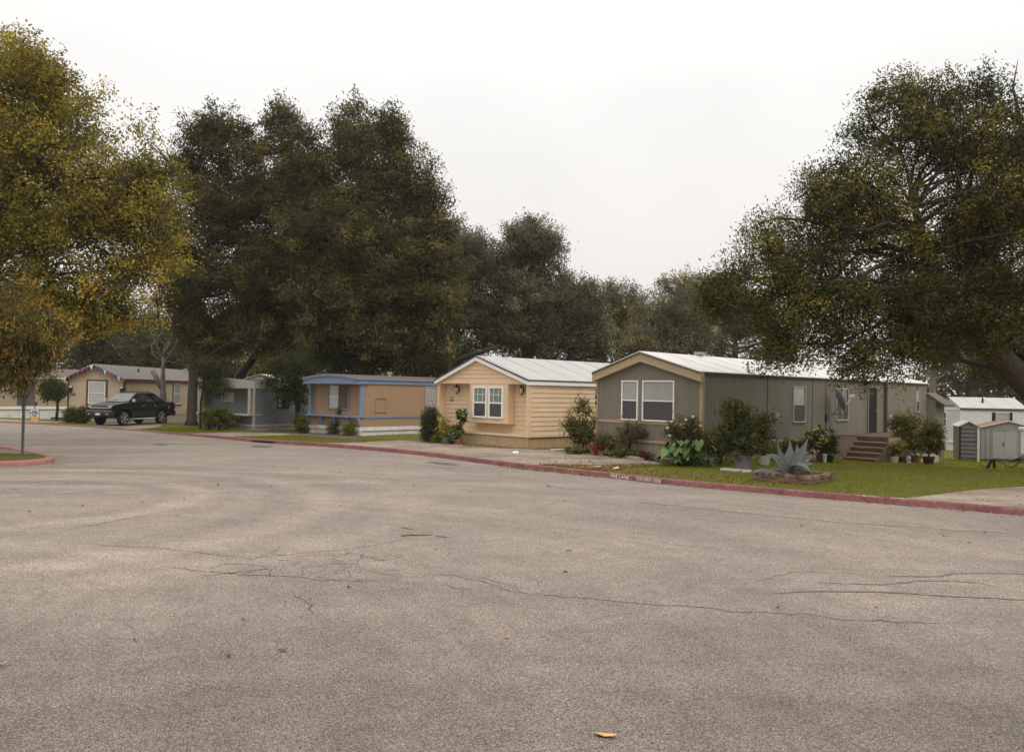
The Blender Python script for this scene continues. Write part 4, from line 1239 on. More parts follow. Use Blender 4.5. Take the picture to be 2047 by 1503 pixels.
h.roof_pipe(0.9, 2.6, 2.92, 0.09, 0.24, GALV, rf)
h.number('5', 'f', -W2 + 0.02, 2.0, 0.16, NUMM, 0.03)

# --- blue grey home
h = House('mobile_home', 'blue grey ribbed mobile home with off white awning fascia under dark trees', (-13, 42), 4.1, -33, 12)
FL, EV = 0.39, 2.58; W2 = h.W / 2; F = h.fbox; RC = 0.45
mb = MB()
h.grooved(mb, 'f', -W2, W2 - 0.3, 0.86, 2.3, 0.08, 0.03, 0.015, d=-RC); h.grooved(mb, 'f', -W2, W2, FL, 0.86, 0.08, 0.03, 0.015, d=-0.05)
h.grooved(mb, 'r', 0, h.L, FL, EV - 0.05, 0.08, 0.03, 0.015); h.grooved(mb, 'l', 0, h.L, FL, EV - 0.05, 0.16); h.grooved(mb, 'b', -W2, W2, FL, EV, 0.2)
F(mb, 'f', -W2, W2, 0.8, 0.85, -RC - 0.02, -0.06)
h.part(mb, 'wall', BLUEGREY)
mb = MB()
zt = lambda s: 2.74 - 0.07 * (s + W2)
zt2 = lambda s: min(2.76, 2.62 + 0.075 * abs(s - W2))
h.grooved(mb, 'f', -W2 - 0.06, W2 + 0.06, 2.24, zt2, 0.075, 0.02, 0.01, d=0.06)
h.grooved(mb, 'r', -0.06, h.L, 2.24, 2.6, 0.075, 0.02, 0.01, d=0.06)
mb.quad((-W2 - 0.05, -0.06, 2.245), (W2 + 0.05, -0.06, 2.245), (W2 + 0.05, 0.5, 2.245), (-W2 - 0.05, 0.5, 2.245))
h.part(mb, 'fascia', OFFWHITE)
mb = MB(); mb.quad((-W2 - 0.05, -0.05, zt2(-W2) - 0.01), (W2 + 0.05, -0.05, 2.6), (W2 + 0.05, h.L, 2.58), (-W2 - 0.05, h.L, 2.72)); rf = h.part(mb, 'roof', mat('tar_roof', (0.1, 0.085, 0.075), 0.9, 0.3, 4))
mb = MB()
mb.box(W2 - 0.42, W2 - 0.24, -0.05, 0.1, 0.93, 2.24); mb.box(W2 - 0.03, W2 + 0.05, -0.06, 0.05, 0.15, 2.24); mb.box(-W2 - 0.03, -W2 + 0.1, -0.06, 0.06, 0.15, 2.24)
h.each(mb, 'post', OFFWHITE)
mb = MB(); mb.box(-W2 - 0.08, W2 + 0.02, -0.32, RC, 0.86, 0.94); h.part(mb, 'shelf', OFFWHITE)
mb = MB(); F(mb, 'r', 0, h.L, FL - 0.08, FL + 0.02, -0.02, 0.03); F(mb, 'f', -W2, W2, FL - 0.08, FL + 0.02, -0.05, 0.03); h.part(mb, 'skirt_board', OFFWHITE)
h.skirt(FL - 0.08, GREY_SKIRT, 0.2)
P0 = h.P; h.P = lambda side, s, z, d=0.0: P0(side, s, z, d - RC)
h.window('f', -0.95, -0.02, 1.52, 2.02, OFFWHITE, GLASS_DK, BLIND_DIM, -0.5, vert=True, fw=0.06)
h.P = P0
h.window('r', 1.5, 2.3, 1.25, 2.12, DARKDOOR, BLIND_DIM, GLASS_DK, 1.8, vert=True)

# --- beige home with maroon trim
h = House('mobile_home', 'beige mobile home with maroon trim, grey shingle roof and a pennant string', (-23.75, 51), 3.45, 0, 14)
FL, EV, RG = 0.27, 2.68, 3.5; W2 = h.W / 2; F = h.fbox; XR = -0.08
gt = lambda s: (EV + (RG - EV) * (1 - abs(s - XR) / (W2 - XR if s > XR else W2 + XR)) - 0.06)
mb = MB()
h.grooved(mb, 'f', -W2, W2, FL, gt, 0.2, extra=(XR,)); h.grooved(mb, 'b', -W2, W2, FL, lambda s: gt(-s), 0.4, extra=(-XR,))
h.grooved(mb, 'r', 0, h.L, FL, EV, 0.2); h.grooved(mb, 'l', 0, h.L, FL, EV, 0.4)
h.part(mb, 'wall', BEIGE)
rf = h.gable_roof(EV + 0.06, RG + 0.06, XR, GREYROOF, oh_f=0.25, oh_s=0.12, th=0.03)
mb = MB()
F(mb, 'r', -0.24, h.L, EV - 0.19, EV + 0.0, 0.002, 0.1); F(mb, 'l', 0, h.L + 0.24, EV - 0.19, EV, 0.002, 0.1)
for sg in (-1, 1): mb.bar((XR, -0.24, RG - 0.03), (sg * (W2 + 0.12), -0.24, EV - 0.07), 0.03, 0.11)
h.part(mb, 'fascia', MAROON)
mb = MB(); F(mb, 'f', -W2 - 0.02, -W2 + 0.07, FL, EV - 0.05, -0.01, 0.03); F(mb, 'f', W2 - 0.07, W2 + 0.02, FL, EV - 0.05, -0.01, 0.03); F(mb, 'r', 0.0, 0.14, FL, EV - 0.19, -0.01, 0.03)
h.each(mb, 'corner_trim', MAROON)
h.skirt(FL, GREY_SKIRT, 0.3)
mb = MB()
for (a, b_, c, d_) in ((-0.6, -0.48, 1.0, 2.6), (0.58, 0.7, 1.0, 2.6), (-0.48, 0.58, 2.5, 2.6), (-0.48, 0.58, 1.0, 1.1)): F(mb, 'f', a, b_, c, d_, -0.01, 0.04)
h.part(mb, 'window_surround', MAROON); mb = MB()
for (a, b_, c, d_) in ((7.25, 7.37, 0.9, 2.55), (8.72, 8.84, 0.9, 2.55), (7.37, 8.72, 2.45, 2.55), (7.37, 8.72, 0.9, 1.0)): F(mb, 'r', a, b_, c, d_, -0.01, 0.04)
h.part(mb, 'window_surround', MAROON)
h.window('f', -0.47, 0.57, 1.11, 2.49, WHITE_PAINT, BLIND, BLIND, 1.78)
h.window('r', 7.38, 8.71, 1.01, 2.44, WHITE_PAINT, BLIND_DIM, BLIND_DIM, 1.75)
for s in (-1.5, 1.6): h.wall_lamp('f', s, 2.05, BLACKMETAL, LAMPGLASS, kind='cone')
h.roof_pipe(0.75, 4.0, 3.2, 0.05, 0.2, BLACKMETAL, rf, 'vent_pipe', False)
h.number('144', 'f', -1.4, 1.66, 0.2, NUMM, 0.02)
HOME5 = h

# pennant string along its gable
PEN = [mat('red_cloth', (0.3, 0.05, 0.05), 0.7, 0.1, 5), mat('blue_cloth', (0.06, 0.09, 0.26), 0.7, 0.1, 5), mat('white_cloth', (0.55, 0.54, 0.52), 0.7, 0.05, 5)]
root = thing('pennant_string', 'red, white and blue pennants strung along the gable of the beige home', 'bunting', (h.O.x, h.O.y - 0.36, EV))
left = Vector((-W2 - 0.2, 0, EV - 0.05)); top = Vector((XR, 0, RG + 0.03)); right = Vector((W2 + 0.14, 0, EV - 0.02))
mb = MB(); pts = [left.lerp(top, t / 8) for t in range(9)] + [top.lerp(right, t / 8) for t in range(1, 9)]
mb.tube([p - Vector((0, 0, EV)) for p in pts], 0.012, 4); mb.build('string', OFFWHITE, root)
seq = [2, 0, 1, 0, 0, 1, 2, 0, 1, 2, 0, 1, 2, 0]
for k, ci in enumerate(seq):
    t = (k + 0.3) / len(seq) * 16; i = min(int(t), 15); p = pts[i].lerp(pts[i + 1], t - i) - Vector((0, 0, EV)); q = p + (pts[i + 1] - pts[i]).normalized() * 0.25
    mb = MB(); tip = (p + q) / 2 + Vector((random.uniform(-0.06, 0.06), random.uniform(-0.08, 0.02), -0.32))
    m1 = (p + q) / 2 + Vector((0, -0.025, -0.02))
    mb.add([p, m1, q, tip, p + Vector((0, 0.006, 0)), m1 + Vector((0, 0.006, 0)), q + Vector((0, 0.006, 0)), tip + Vector((0, 0.006, 0))], [(0, 3, 1), (1, 3, 2), (4, 5, 7), (5, 6, 7), (0, 1, 5, 4), (1, 2, 6, 5), (2, 3, 7, 6), (3, 0, 4, 7)])
    mb.build('pennant', PEN[ci], root)

# --- far left home: its long side faces us
h = House('mobile_home', 'long beige mobile home with white skirting at the left edge behind a small tree', (-36.2, 52.9), 4.2, -45.8, 10)
FL, EV, RG = 0.72, 2.72, 3.3; W2 = h.W / 2; F = h.fbox; XR = 0
mb = MB()
h.grooved(mb, 'r', 0, h.L, FL, EV, 0.3); h.grooved(mb, 'l', 0, h.L, FL, EV, 0.4)
gt = lambda s: EV + (RG - EV) * (1 - abs(s) / W2)
h.grooved(mb, 'f', -W2, W2, FL, gt, 0.4, extra=(0,)); h.grooved(mb, 'b', -W2, W2, FL, gt, 0.4, extra=(0,))
h.part(mb, 'wall', mat('beige_metal_siding', (0.36, 0.28, 0.19), 0.75, 0.06, 2))
rf = h.gable_roof(EV + 0.05, RG + 0.05, 0, BROWNROOF, th=0.04)
mb = MB(); F(mb, 'r', -0.1, h.L, EV - 0.1, EV + 0.0, 0.0, 0.07); h.part(mb, 'fascia', WHITE_PAINT)
mb = MB(); F(mb, 'r', 0, h.L, FL - 0.17, FL, -0.02, 0.05); h.part(mb, 'skirt_board', WHITE_PAINT)
h.skirt(FL - 0.17, DIRTY_WHITE, 0.3)
h.window('r', 1.0, 2.2, 1.4, 2.4, WHITE_PAINT, BLIND_DIM, GLASS_DK, 1.9)

# --- far right white home
h = House('mobile_home', 'pale grey white mobile home behind the metal sheds at the right edge', (28.4, 52.5), 3.0, -92, 4.0)
FL, EV, RG = -0.36, 1.80, 2.44; W2 = h.W / 2; F = h.fbox
mb = MB(); gt = lambda s: EV + (RG - EV) * (1 - abs(s) / W2) - 0.04
PALE = mat('pale_grey_siding', (0.52, 0.51, 0.51), 0.7, 0.05, 2)
h.grooved(mb, 'f', -W2, W2, FL, gt, 0.2, 0.03, extra=(0,)); h.grooved(mb, 'b', -W2, W2, FL, gt, 0.4, extra=(0,)); h.grooved(mb, 'r', 0, h.L, FL, EV, 0.2, 0.03); h.grooved(mb, 'l', 0, h.L, FL, EV, 0.3)
h.part(mb, 'wall', PALE)
rf = h.gable_roof(EV + 0.05, RG + 0.05, 0, GREYWHITE_METAL, oh_f=0.1, th=0.03)
mb = MB(); F(mb, 'r', -0.1, h.L, EV - 0.11, EV - 0.01, 0.0, 0.07); h.part(mb, 'drip_edge', DARKEDGE)
mb = MB(); F(mb, 'f', -W2, W2, EV - 0.12, EV - 0.06, 0.0, 0.03); F(mb, 'f', -W2, -W2 + 0.08, FL, EV - 0.12, 0, 0.02); F(mb, 'f', W2 - 0.08, W2, FL, EV - 0.12, 0, 0.02); h.each(mb, 'corner_trim', WHITE_PAINT)
mb = MB(); F(mb, 'f', -W2, W2, FL - 0.1, FL + 0.03, -0.02, 0.04); F(mb, 'r', 0, h.L, FL - 0.1, FL + 0.03, -0.02, 0.04); h.part(mb, 'skirt_board', WHITE_PAINT)
h.skirt(FL - 0.1, DIRTY_WHITE, 0.25)
h.window('f', -0.75, -0.35, 0.55, 1.5, WHITE_PAINT, SCREEN, SCREEN, 1.05)
h.window('r', 2.1, 2.95, 0.6, 1.53, OFFWHITE, BLIND_DIM, BLIND_DIM, 1.0)
mb = MB(); F(mb, 'r', 1.9, 2.08, 0.56, 1.56, 0, 0.03); F(mb, 'r', 2.97, 3.15, 0.56, 1.56, 0, 0.03); h.each(mb, 'shutter', DARKDOOR)
mb = MB(); y = 0.8
while y < h.L: mb.bar((0.02, y, RG + 0.052), (W2 + 0.05, y, EV + 0.035), 0.03, 0.012); y += 1.25
h.part(mb, 'roof_seam', MATS['grey_roof_seam'], rf)
h.roof_pipe(0.75, 1.7, 2.15, 0.06, 0.3, BLACKMETAL, rf, 'vent_pipe', False)

# --- hint of a white roofed home behind the blue grey one
h = House('mobile_home', 'partly hidden mobile home with white metal roof behind the blue grey home', (-16.2, 60.6), 5.0, -20, 9)
FL, EV, RG = 0.1, 2.62, 3.25; W2 = h.W / 2
gt = lambda s: EV + (RG - EV) * (1 - abs(s) / W2) - 0.04
mb = MB(); h.grooved(mb, 'f', -W2, W2, FL, gt, 0.3, extra=(0,)); h.grooved(mb, 'r', 0, h.L, FL, EV, 0.3); h.grooved(mb, 'l', 0, h.L, FL, EV, 0.3); h.grooved(mb, 'b', -W2, W2, FL, gt, 0.3, extra=(0,)); h.part(mb, 'wall', OFFWHITE)
h.gable_roof(EV + 0.05, RG + 0.05, 0, WHITE_METAL, th=0.04); h.skirt(FL, GREY_SKIRT)

# ------------------------------------------------------------------ black pickup
PAINT = mat('black_car_paint', (0.006, 0.0065, 0.006), 0.4, 0.1, 2, spec=0.2, coat=0.06)
CLAD = mat('dark_plastic_cladding', (0.03, 0.028, 0.027), 0.55, 0.1, 10)
CARGLASS = mat('tinted_glass', (0.012, 0.013, 0.014), 0.06, 0.1, 3, spec=0.8, coat=0.5)
SHIELD = mat('windshield_glass', (0.085, 0.1, 0.09), 0.15, 0.35, 1.5, spec=0.4, coat=0.2)
CHROME = mat('chrome', (0.55, 0.54, 0.53), 0.3, 0.05, 4, metal=0.75)
TYRE = mat('tyre_rubber', (0.014, 0.013, 0.013), 0.85, 0.2, 12)
HEADL = mat('headlamp_glass', (0.36, 0.36, 0.35), 0.1, 0.1, 8, spec=0.9, coat=1.0)
REDLENS = mat('red_lens', (0.16, 0.012, 0.015), 0.2, 0.15, 6, coat=0.7)
def bevel(o, w, seg=2, ang=35):
    md = o.modifiers.new('bevel', 'BEVEL'); md.width = w; md.segments = seg; md.limit_method = 'ANGLE'; md.angle_limit = math.radians(ang)
    return o
fw_ = Vector((-21.25, 45.4)); rw_ = Vector((-20.25, 48.54))
hd = (fw_ - rw_).normalized(); sd = Vector((hd.y, -hd.x))      # heading, right hand side of the truck
# the visible flank is the truck's left; wheel points lie on that flank
lf = -sd
ctr = (fw_ + rw_) / 2 - lf * 0.86
zc = lz(ctr.x, ctr.y) + 0.01
root = thing('pickup_truck', 'black four door pickup truck with chrome wheels parked on the driveway', 'pickup truck', (ctr.x, ctr.y, zc), math.atan2(-hd.x, hd.y))
root.scale = (0.89, 0.88, 0.97)
def arch(cy, r, z0, n=9):
    a0 = math.asin((z0 - 0.42) / r) if abs((z0 - 0.42) / r) < 1 else 0
    return [(cy + r * math.cos(t), 0.42 + r * math.sin(t)) for t in [a0 + (math.pi - 2 * a0) * i / n for i in range(n + 1)]]
WB = 1.65
z0 = 0.48
prof = [(2.62, 0.5), (2.68, 0.72), (2.66, 0.98), (2.6, 1.13), (2.3, 1.2), (1.28, 1.3), (-0.9, 1.3), (-1.05, 1.36), (-2.78, 1.33), (-2.88, 1.24), (-2.9, 0.8), (-2.84, 0.6)]
prof += [(-2.3, z0)] + [(y, z) for y, z in reversed(arch(-WB, 0.52, z0))] + [(0.9, z0)] + [(y, z) for y, z in reversed(arch(WB, 0.52, z0))]
wid = lambda y, z: (1.0 - 0.05 * max(0, (z - 1.0)) / 0.3) * (1 - 0.09 * max(0, (abs(y) - 2.0)) ** 2)
mb = MB(); mb.prism(prof, -0.985, 0.985, wid)
body = bevel(mb.build('body', PAINT, root), 0.035)
cabp = [(1.3, 1.29), (0.5, 1.80), (0.3, 1.86), (-0.95, 1.88), (-1.15, 1.84), (-2.0, 1.37), (-2.0, 1.3)]
cw = lambda y, z: 0.95 - 0.32 * max(0, z - 1.29) / 1.0 * 1.0
mb = MB(); mb.prism(cabp, -0.98, 0.98, cw); bevel(mb.build('cab', PAINT, root), 0.04)
def side_panel(name, pts, m, sgn, off=0.006):
    mb = MB(); X = lambda y, z, o_: sgn * (0.98 * cw(y, z) + o_)
    a = [(X(y, z, off), y, z) for y, z in pts]; b_ = [(X(y, z, -0.03), y, z) for y, z in pts]; n = len(pts)
    fs = [tuple(range(n)) if sgn < 0 else tuple(range(n - 1, -1, -1))]
    for i in range(n): fs.append((i, (i + 1) % n, n + (i + 1) % n, n + i))
    mb.add(a + b_, fs); return mb.build(name, m, root)
for sg in (-1, 1):
    side_panel('side_window', [(0.98, 1.36), (0.42, 1.74), (-0.12, 1.79), (-0.12, 1.36)], CARGLASS, sg)
    side_panel('side_window', [(-0.2, 1.36), (-0.2, 1.79), (-0.92, 1.80), (-1.0, 1.36)], CARGLASS, sg)
    side_panel('buttress_opening', [(-1.14, 1.42), (-1.14, 1.74), (-1.7, 1.44)], CLAD, sg)
mb = MB()
for (y0, z_0, y1, z_1, m_) in ((1.24, 1.335, 0.53, 1.785, SHIELD),):
    w0 = 0.98 * cw(y0, z_0) - 0.07; w1 = 0.98 * cw(y1, z_1) - 0.08; n = Vector((0, z_1 - z_0, y0 - y1)).normalized() * 0.012
    P8 = [Vector((-w0, y0, z_0)), Vector((w0, y0, z_0)), Vector((w1, y1, z_1)), Vector((-w1, y1, z_1))]
    mb.add([p + n for p in P8] + [p - n for p in P8], [(0, 1, 2, 3), (4, 7, 6, 5), (0, 4, 5, 1), (1, 5, 6, 2), (2, 6, 7, 3), (3, 7, 4, 0)])
mb.build('windshield', SHIELD, root)
mb = MB(); mb.box(-0.62, -0.55, -0.9, 0.25, 1.89, 1.925); mb.box(0.55, 0.62, -0.9, 0.25, 1.89, 1.925)
for y in (-0.9, -0.3, 0.22): mb.box(-0.62, -0.55, y, y + 0.06, 1.85, 1.9); mb.box(0.55, 0.62, y, y + 0.06, 1.85, 1.9)
mb.build('roof_rack', CLAD, root)
mb = MB(); mb.prism([(2.66, 0.5), (2.76, 0.55), (2.79, 0.75), (2.72, 0.84), (2.5, 0.84), (2.5, 0.5)], -1.0, 1.0, lambda y, z: 1 - 0.25 * max(0, y - 2.6)); bevel(mb.build('front_bumper', CLAD, root), 0.03)
mb = MB(); mb.box(-0.93, 0.93, 2.68, 2.752, 0.835, 0.865); mb.build('bumper_strip', GREYMETAL, root)
mb = MB(); mb.prism([(-2.88, 0.5), (-2.98, 0.55), (-2.98, 0.78), (-2.85, 0.82)], -0.99, 0.99); bevel(mb.build('rear_bumper', CLAD, root), 0.03)
mb = MB(); mb.box(-0.62, 0.62, 2.61, 2.675, 0.88, 1.1); gr = mb.build('grille', BLACKMETAL, root)
mb = MB(); mb.box(-0.64, 0.64, 2.67, 2.70, 0.98, 1.035); mb.build('grille_bar', CHROME, gr)
mb = MB(); mb.box(-0.12, 0.12, 2.70, 2.712, 0.985, 1.03); mb.box(-0.05, 0.05, 2.70, 2.714, 0.965, 1.05); mb.build('emblem', mat('gold_emblem', (0.6, 0.45, 0.15), 0.3, 0.1, 5, metal=0.8), gr)
for sg in (-1, 1):
    mb = MB(); mb.obox((sg * 0.77, 2.585, 1.045), (1, -0.22 * sg, 0), (0.22 * sg, 1, 0), (0, 0, 1), 0.13, 0.07, 0.075); bevel(mb.build('headlight', HEADL, root), 0.02)
    mb = MB(); mb.obox((sg * 0.80, 2.585, 0.925), (1, -0.22 * sg, 0), (0.22 * sg, 1, 0), (0, 0, 1), 0.1, 0.06, 0.025); mb.build('indicator', REDLENS, root)
    mb = MB(); mb.lathe((sg * 0.7, 2.74, 0.64), [(0.05, 0)], 10) if False else mb.obox((sg * 0.68, 2.775, 0.66), (1, 0, 0), (0, 1, 0), (0, 0, 1), 0.06, 0.01, 0.035); mb.build('fog_lamp', HEADL, root)
    mb = MB(); mb.obox((sg * 0.93, -2.84, 1.08), (1, 0, 0), (0, 1, 0), (0, 0, 1), 0.05, 0.07, 0.2); bevel(mb.build('tail_light', REDLENS, root), 0.015)
    mb = MB(); mb.obox((sg * 1.1, 1.02, 1.41), (1, 0, 0), (0, 1, 0), (0, 0, 1), 0.11, 0.06, 0.085); mb.bar((sg * 0.93, 1.0, 1.34), (sg * 1.05, 1.02, 1.38), 0.05)
    bevel(mb.build('mirror', CHROME, root), 0.03)
    for y in (0.02, -0.98):
        mb = MB(); mb.obox((sg * 0.985, y, 1.12), (1, 0, 0), (0, 1, 0), (0, 0, 1), 0.02, 0.09, 0.022); mb.build('door_handle', CHROME, root)
    mb = MB(); mb.box(sg * 0.99 - 0.012, sg * 0.99 + 0.012, -1.1, 1.05, 0.5, 0.84); mb.build('side_cladding', CLAD, root)
    mb = MB(); mb.tube([(sg * 1.0, 1.0, 0.42), (sg * 1.02, 0.9, 0.37), (sg * 1.02, -0.95, 0.37), (sg * 1.0, -1.05, 0.42)], 0.035, 8); mb.build('running_board', CHROME, root)
    mb = MB()
    for y in (1.1, -0.16, -1.06): mb.box(sg * 0.982 - 0.006, sg * 0.982 + 0.006, y - 0.006, y + 0.006, 0.86, 1.27)
    mb.build('door_seam', BLACKMETAL, root)
    mb = MB(); mb.lathe((sg * 0.985, -2.3, 1.0), [(0.075, -0.01), (0.08, 0.008), (0.06, 0.012)], 14, 'x'); mb.build('fuel_cap', GREYMETAL, root) if sg < 0 else None
for sg in (-1, 1):
    for y in (WB, -WB):
        mb = MB(); mb.lathe((sg * 0.86, y, 0.42), [(0.30, -0.13), (0.39, -0.125), (0.42, -0.09), (0.42, 0.09), (0.39, 0.125), (0.30, 0.13)], 28, 'x')
        w = mb.build('wheel', TYRE, root, smooth=False)
        mb = MB(); xo = sg * 0.86
        ring = [(0.30, sg * 0.1), (0.315, sg * 0.128), (0.295, sg * 0.135), (0.27, sg * 0.12), (0.265, sg * 0.02)]
        vs = []; n = 28
        for r, d in ring:
            for k in range(n): a = 2 * math.pi * k / n; vs.append((xo + d, y + r * math.cos(a), 0.42 + r * math.sin(a)))
        mb.add(vs, [(i * n + k, i * n + (k + 1) % n, (i + 1) * n + (k + 1) % n, (i + 1) * n + k) for i in range(len(ring) - 1) for k in range(n)])
        for k in range(6):
            a = 2 * math.pi * k / 6 + 0.3; c = Vector((0, math.cos(a), math.sin(a)))
            base = Vector((xo + sg * 0.11, y, 0.42)); t2 = Vector((0, -math.sin(a), math.cos(a)))
            p = [base + c * 0.05 - t2 * 0.03, base + c * 0.05 + t2 * 0.03, base + c * 0.28 + t2 * 0.055, base + c * 0.28 - t2 * 0.055]
            q = [v + Vector((sg * 0.03, 0, 0)) for v in p]
            mb.add(p + q, [(0, 1, 2, 3), (4, 7, 6, 5), (0, 4, 5, 1), (1, 5, 6, 2), (2, 6, 7, 3), (3, 7, 4, 0)])
        mb.lathe((xo + sg * 0.13, y, 0.42), [(0.065, -0.03), (0.06, 0.03), (0.03, 0.035)], 12, 'x')
        mb.build('rim', CHROME, w)
        mb = MB(); mb.lathe((xo + sg * 0.02, y, 0.42), [(0.27, -0.01), (0.27, 0.01)], 20, 'x'); mb.build('brake_disc', BLACKMETAL, w)
mb = MB(); mb.box(-0.17, 0.17, 2.785, 2.795, 0.60, 0.71); pl = mb.build('number_plate', WHITE_PAINT, root)
t = text_mesh('plate_text', 'W72 HBL', 0.065, NUMM, pl, 0.001); t.matrix_local = Matrix.Translation((0, 2.798, 0.652)) @ Matrix.Rotation(math.pi, 4, 'Z') @ Matrix.Rotation(math.pi / 2, 4, 'X')
mb = MB()
for sg in (-1, 1): mb.bar((sg * 0.55, 1.24, 1.35), (sg * 0.55 - 0.45, 1.06, 1.475), 0.02)
mb.build('wiper', BLACKMETAL, root)
mb = MB(); mb.box(-0.8, 0.8, -2.3, 2.3, 0.42, 0.62); mb.build('chassis', BLACKMETAL, root)

# ------------------------------------------------------------------ deck, dish, sheds, trailer
def frame_on(h, side, s, d=0.0):
    p = h.P(side, s, 0, d); q = h.O + h.ux * p.x + h.uy * p.y
    return q
h = HOME1
r1 = h.root.rotation_euler.z
q = frame_on(h, 'r', 9.3, 0.0); gz = -0.07
root = thing('porch_steps', 'brown wooden porch deck with broad steps at the side door of the olive home', 'porch', (q.x, q.y, gz), r1)
# local: x out from the wall, y along the wall away from the street (0 = front of the deck), z from the ground
DH = 0.93; n = 5; rise = DH / n
mb = MB()
for k in range(14): mb.box(0.05 + k * 0.142, 0.05 + k * 0.142 + 0.134, 0.02, 5.2, DH - 0.04, DH)
mb.build('deck', BROWNWOOD, root)
TREADM = mat('worn_tread_wood', (0.2, 0.135, 0.09), 0.85, 0.25, 6)
for k in range(n - 1):                                        # steps come down towards the street
    zt = DH - (k + 1) * rise; x0, x1 = 0.86, 2.04
    mb = MB(); mb.box(x0, x1, -0.29 * (k + 1) - 0.02, -0.29 * k - 0.004, zt - 0.045, zt); mb.build('tread', TREADM, root)
for k in range(n):
    zt = DH - k * rise
    mb = MB(); mb.box(0.88, 2.02, -0.29 * k - 0.003, -0.29 * k + 0.02, zt - rise - (0.0 if k < 4 else 0.1), zt - 0.048); mb.build('riser', BROWNWOOD, root)
for x in (0.845, 2.055):
    mb = MB(); mb.prism([(0.0, DH - 0.25), (-1.2, DH - 0.25 - 4 * rise + 0.1), (-1.2, -0.15), (0.0, -0.15)], x - 0.018, x + 0.018); mb.build('stringer', BROWNWOOD, root)
mb = MB(); k = 0.0
while k < 0.82: mb.box(k + 0.004, k + 0.146, 0.0, 0.03, -0.2, DH - 0.1); k += 0.15
mb.box(0.0, 0.84, -0.015, 0.035, DH - 0.1, DH - 0.042)
mb.build('deck_skirt', PALEWOOD, root)
mb = MB(); mb.box(0.85, 2.08, 0.05, 5.15, -0.3, DH - 0.045); mb.build('deck_frame', PALEWOOD, root)
mb = MB(); mb.box(0.03, 0.13, 4.72, 4.83, DH, 3.16); mb.build('post', BROWNWOOD, root)
mb = MB(); mb.box(0.03, 0.11, 4.84, 4.9, DH, 3.16); mb.build('trim_strip', TAN_TRIM, root)
mb = MB(); mb.bar((0.4, 4.4, DH + 0.75), (0.62, 4.4, DH), 0.05, 0.07); mb.build('rail', WHITE_PAINT, root)

# satellite dish
q = frame_on(h, 'r', 8.55, 0.0)
root = thing('satellite_dish', 'grey satellite dish on a bent arm fixed to the side wall of the olive home', 'satellite dish', (q.x, q.y, 1.5), r1)
mb = MB(); mb.box(0.0, 0.05, -0.1, 0.1, -0.12, 0.16); mb.build('mount', BLACKMETAL, root)
mb = MB(); mb.tube([(0.03, 0, 0), (0.2, 0.02, 0.14), (0.42, 0.05, 0.38), (0.44, 0.06, 0.58)], 0.032, 8); mb.bar((0.03, 0, -0.12), (0.4, 0.04, 0.26), 0.022); mb.build('arm', GREYMETAL, root)
dc = Vector((0.46, 0.08, 0.74)); ax = (Vector((0.66, 0.62, 0.34))).normalized()
s1 = ax.cross(Vector((0, 0, 1))).normalized(); s2 = s1.cross(ax)
vs = []; fs = []; nr, ns = 6, 24
for j in range(2):
    for i in range(nr + 1):
        r = i / nr
        for k in range(ns):
            a = 2 * math.pi * k / ns
            vs.append(dc + s1 * (0.36 * r * math.cos(a)) + s2 * (0.43 * r * math.sin(a)) + ax * (0.075 * r * r - 0.012 * j))
m_ = (nr + 1) * ns
for i in range(nr):
    for k in range(ns):
        k2 = (k + 1) % ns
        fs.append((i * ns + k, i * ns + k2, (i + 1) * ns + k2, (i + 1) * ns + k)); fs.append((m_ + i * ns + k, m_ + (i + 1) * ns + k, m_ + (i + 1) * ns + k2, m_ + i * ns + k2))
for k in range(ns): fs.append((nr * ns + k, nr * ns + (k + 1) % ns, m_ + nr * ns + (k + 1) % ns, m_ + nr * ns + k))
mb = MB(); mb.add(vs, fs); mb.build('reflector', mat('dish_grey', (0.2, 0.2, 0.2), 0.5, 0.1, 3), root, smooth=True)
mb = MB(); fp = dc + ax * 0.5 - s2 * 0.05
mb.tube([dc - s2 * 0.37, fp - s2 * 0.06], 0.018, 6); mb.obox(fp, ax, s1, s2, 0.09, 0.05, 0.05); mb.lathe((fp.x, fp.y, fp.z), [(0.05, -0.05), (0.06, 0.02)], 8)
mb.build('feed_horn', mat('pale_plastic', (0.5, 0.49, 0.47), 0.5, 0.1, 5), root)
mb = MB(); mb.tube([(0.47, 0.1, 0.5), (0.6, 0.2, 0.35), (0.66, 0.3, 0.18), (0.58, 0.3, 0.1), (0.5, 0.15, 0.2), (0.3, 0.04, 0.16)], 0.01, 5); mb.build('cable', BLACKMETAL, root)

# metal sheds
pL, pR = onlot(1956, 921), onlot(2044, 926)
dS = (pR - pL); dS.z = 0; wS = 3.2
dS = Vector((0.92, -0.39)); r = math.atan2(dS.y, dS.x)
root = thing('metal_shed', 'grey metal garden shed with double doors and a rusty roof', 'shed', (pL.x, pL.y, pL.z), r)
W_, D_, HE, HR = 2.55, 2.4, 1.62, 1.98
mb = MB()
xs = [0.0]; 
gt = lambda x: HE + (HR - HE) * (1 - abs(x - W_ / 2) / (W_ / 2))
def ribs(mb, x0, x1, y, zb, zt, pitch, depth, flip=False):
    x = x0; P2 = []
    while x < x1 - 1e-6:
        P2 += [(x, 0), (min(x + pitch * 0.42, x1), 0), (min(x + pitch * 0.5, x1), depth), (min(x + pitch * 0.92, x1), depth)]; x += pitch
    P2.append((x1, 0)); vs = []
    for a, d in P2: vs += [(a, y - d, zb), (a, y - d, zt(a) if callable(zt) else zt)]
    mb.add(vs, [(2 * i, 2 * i + 2, 2 * i + 3, 2 * i + 1) for i in range(len(P2) - 1)])
ribs(mb, 0, 0.55, 0, 0.12, HE, 0.2, 0.02); ribs(mb, 1.65, W_, 0, 0.12, HE, 0.2, 0.02)
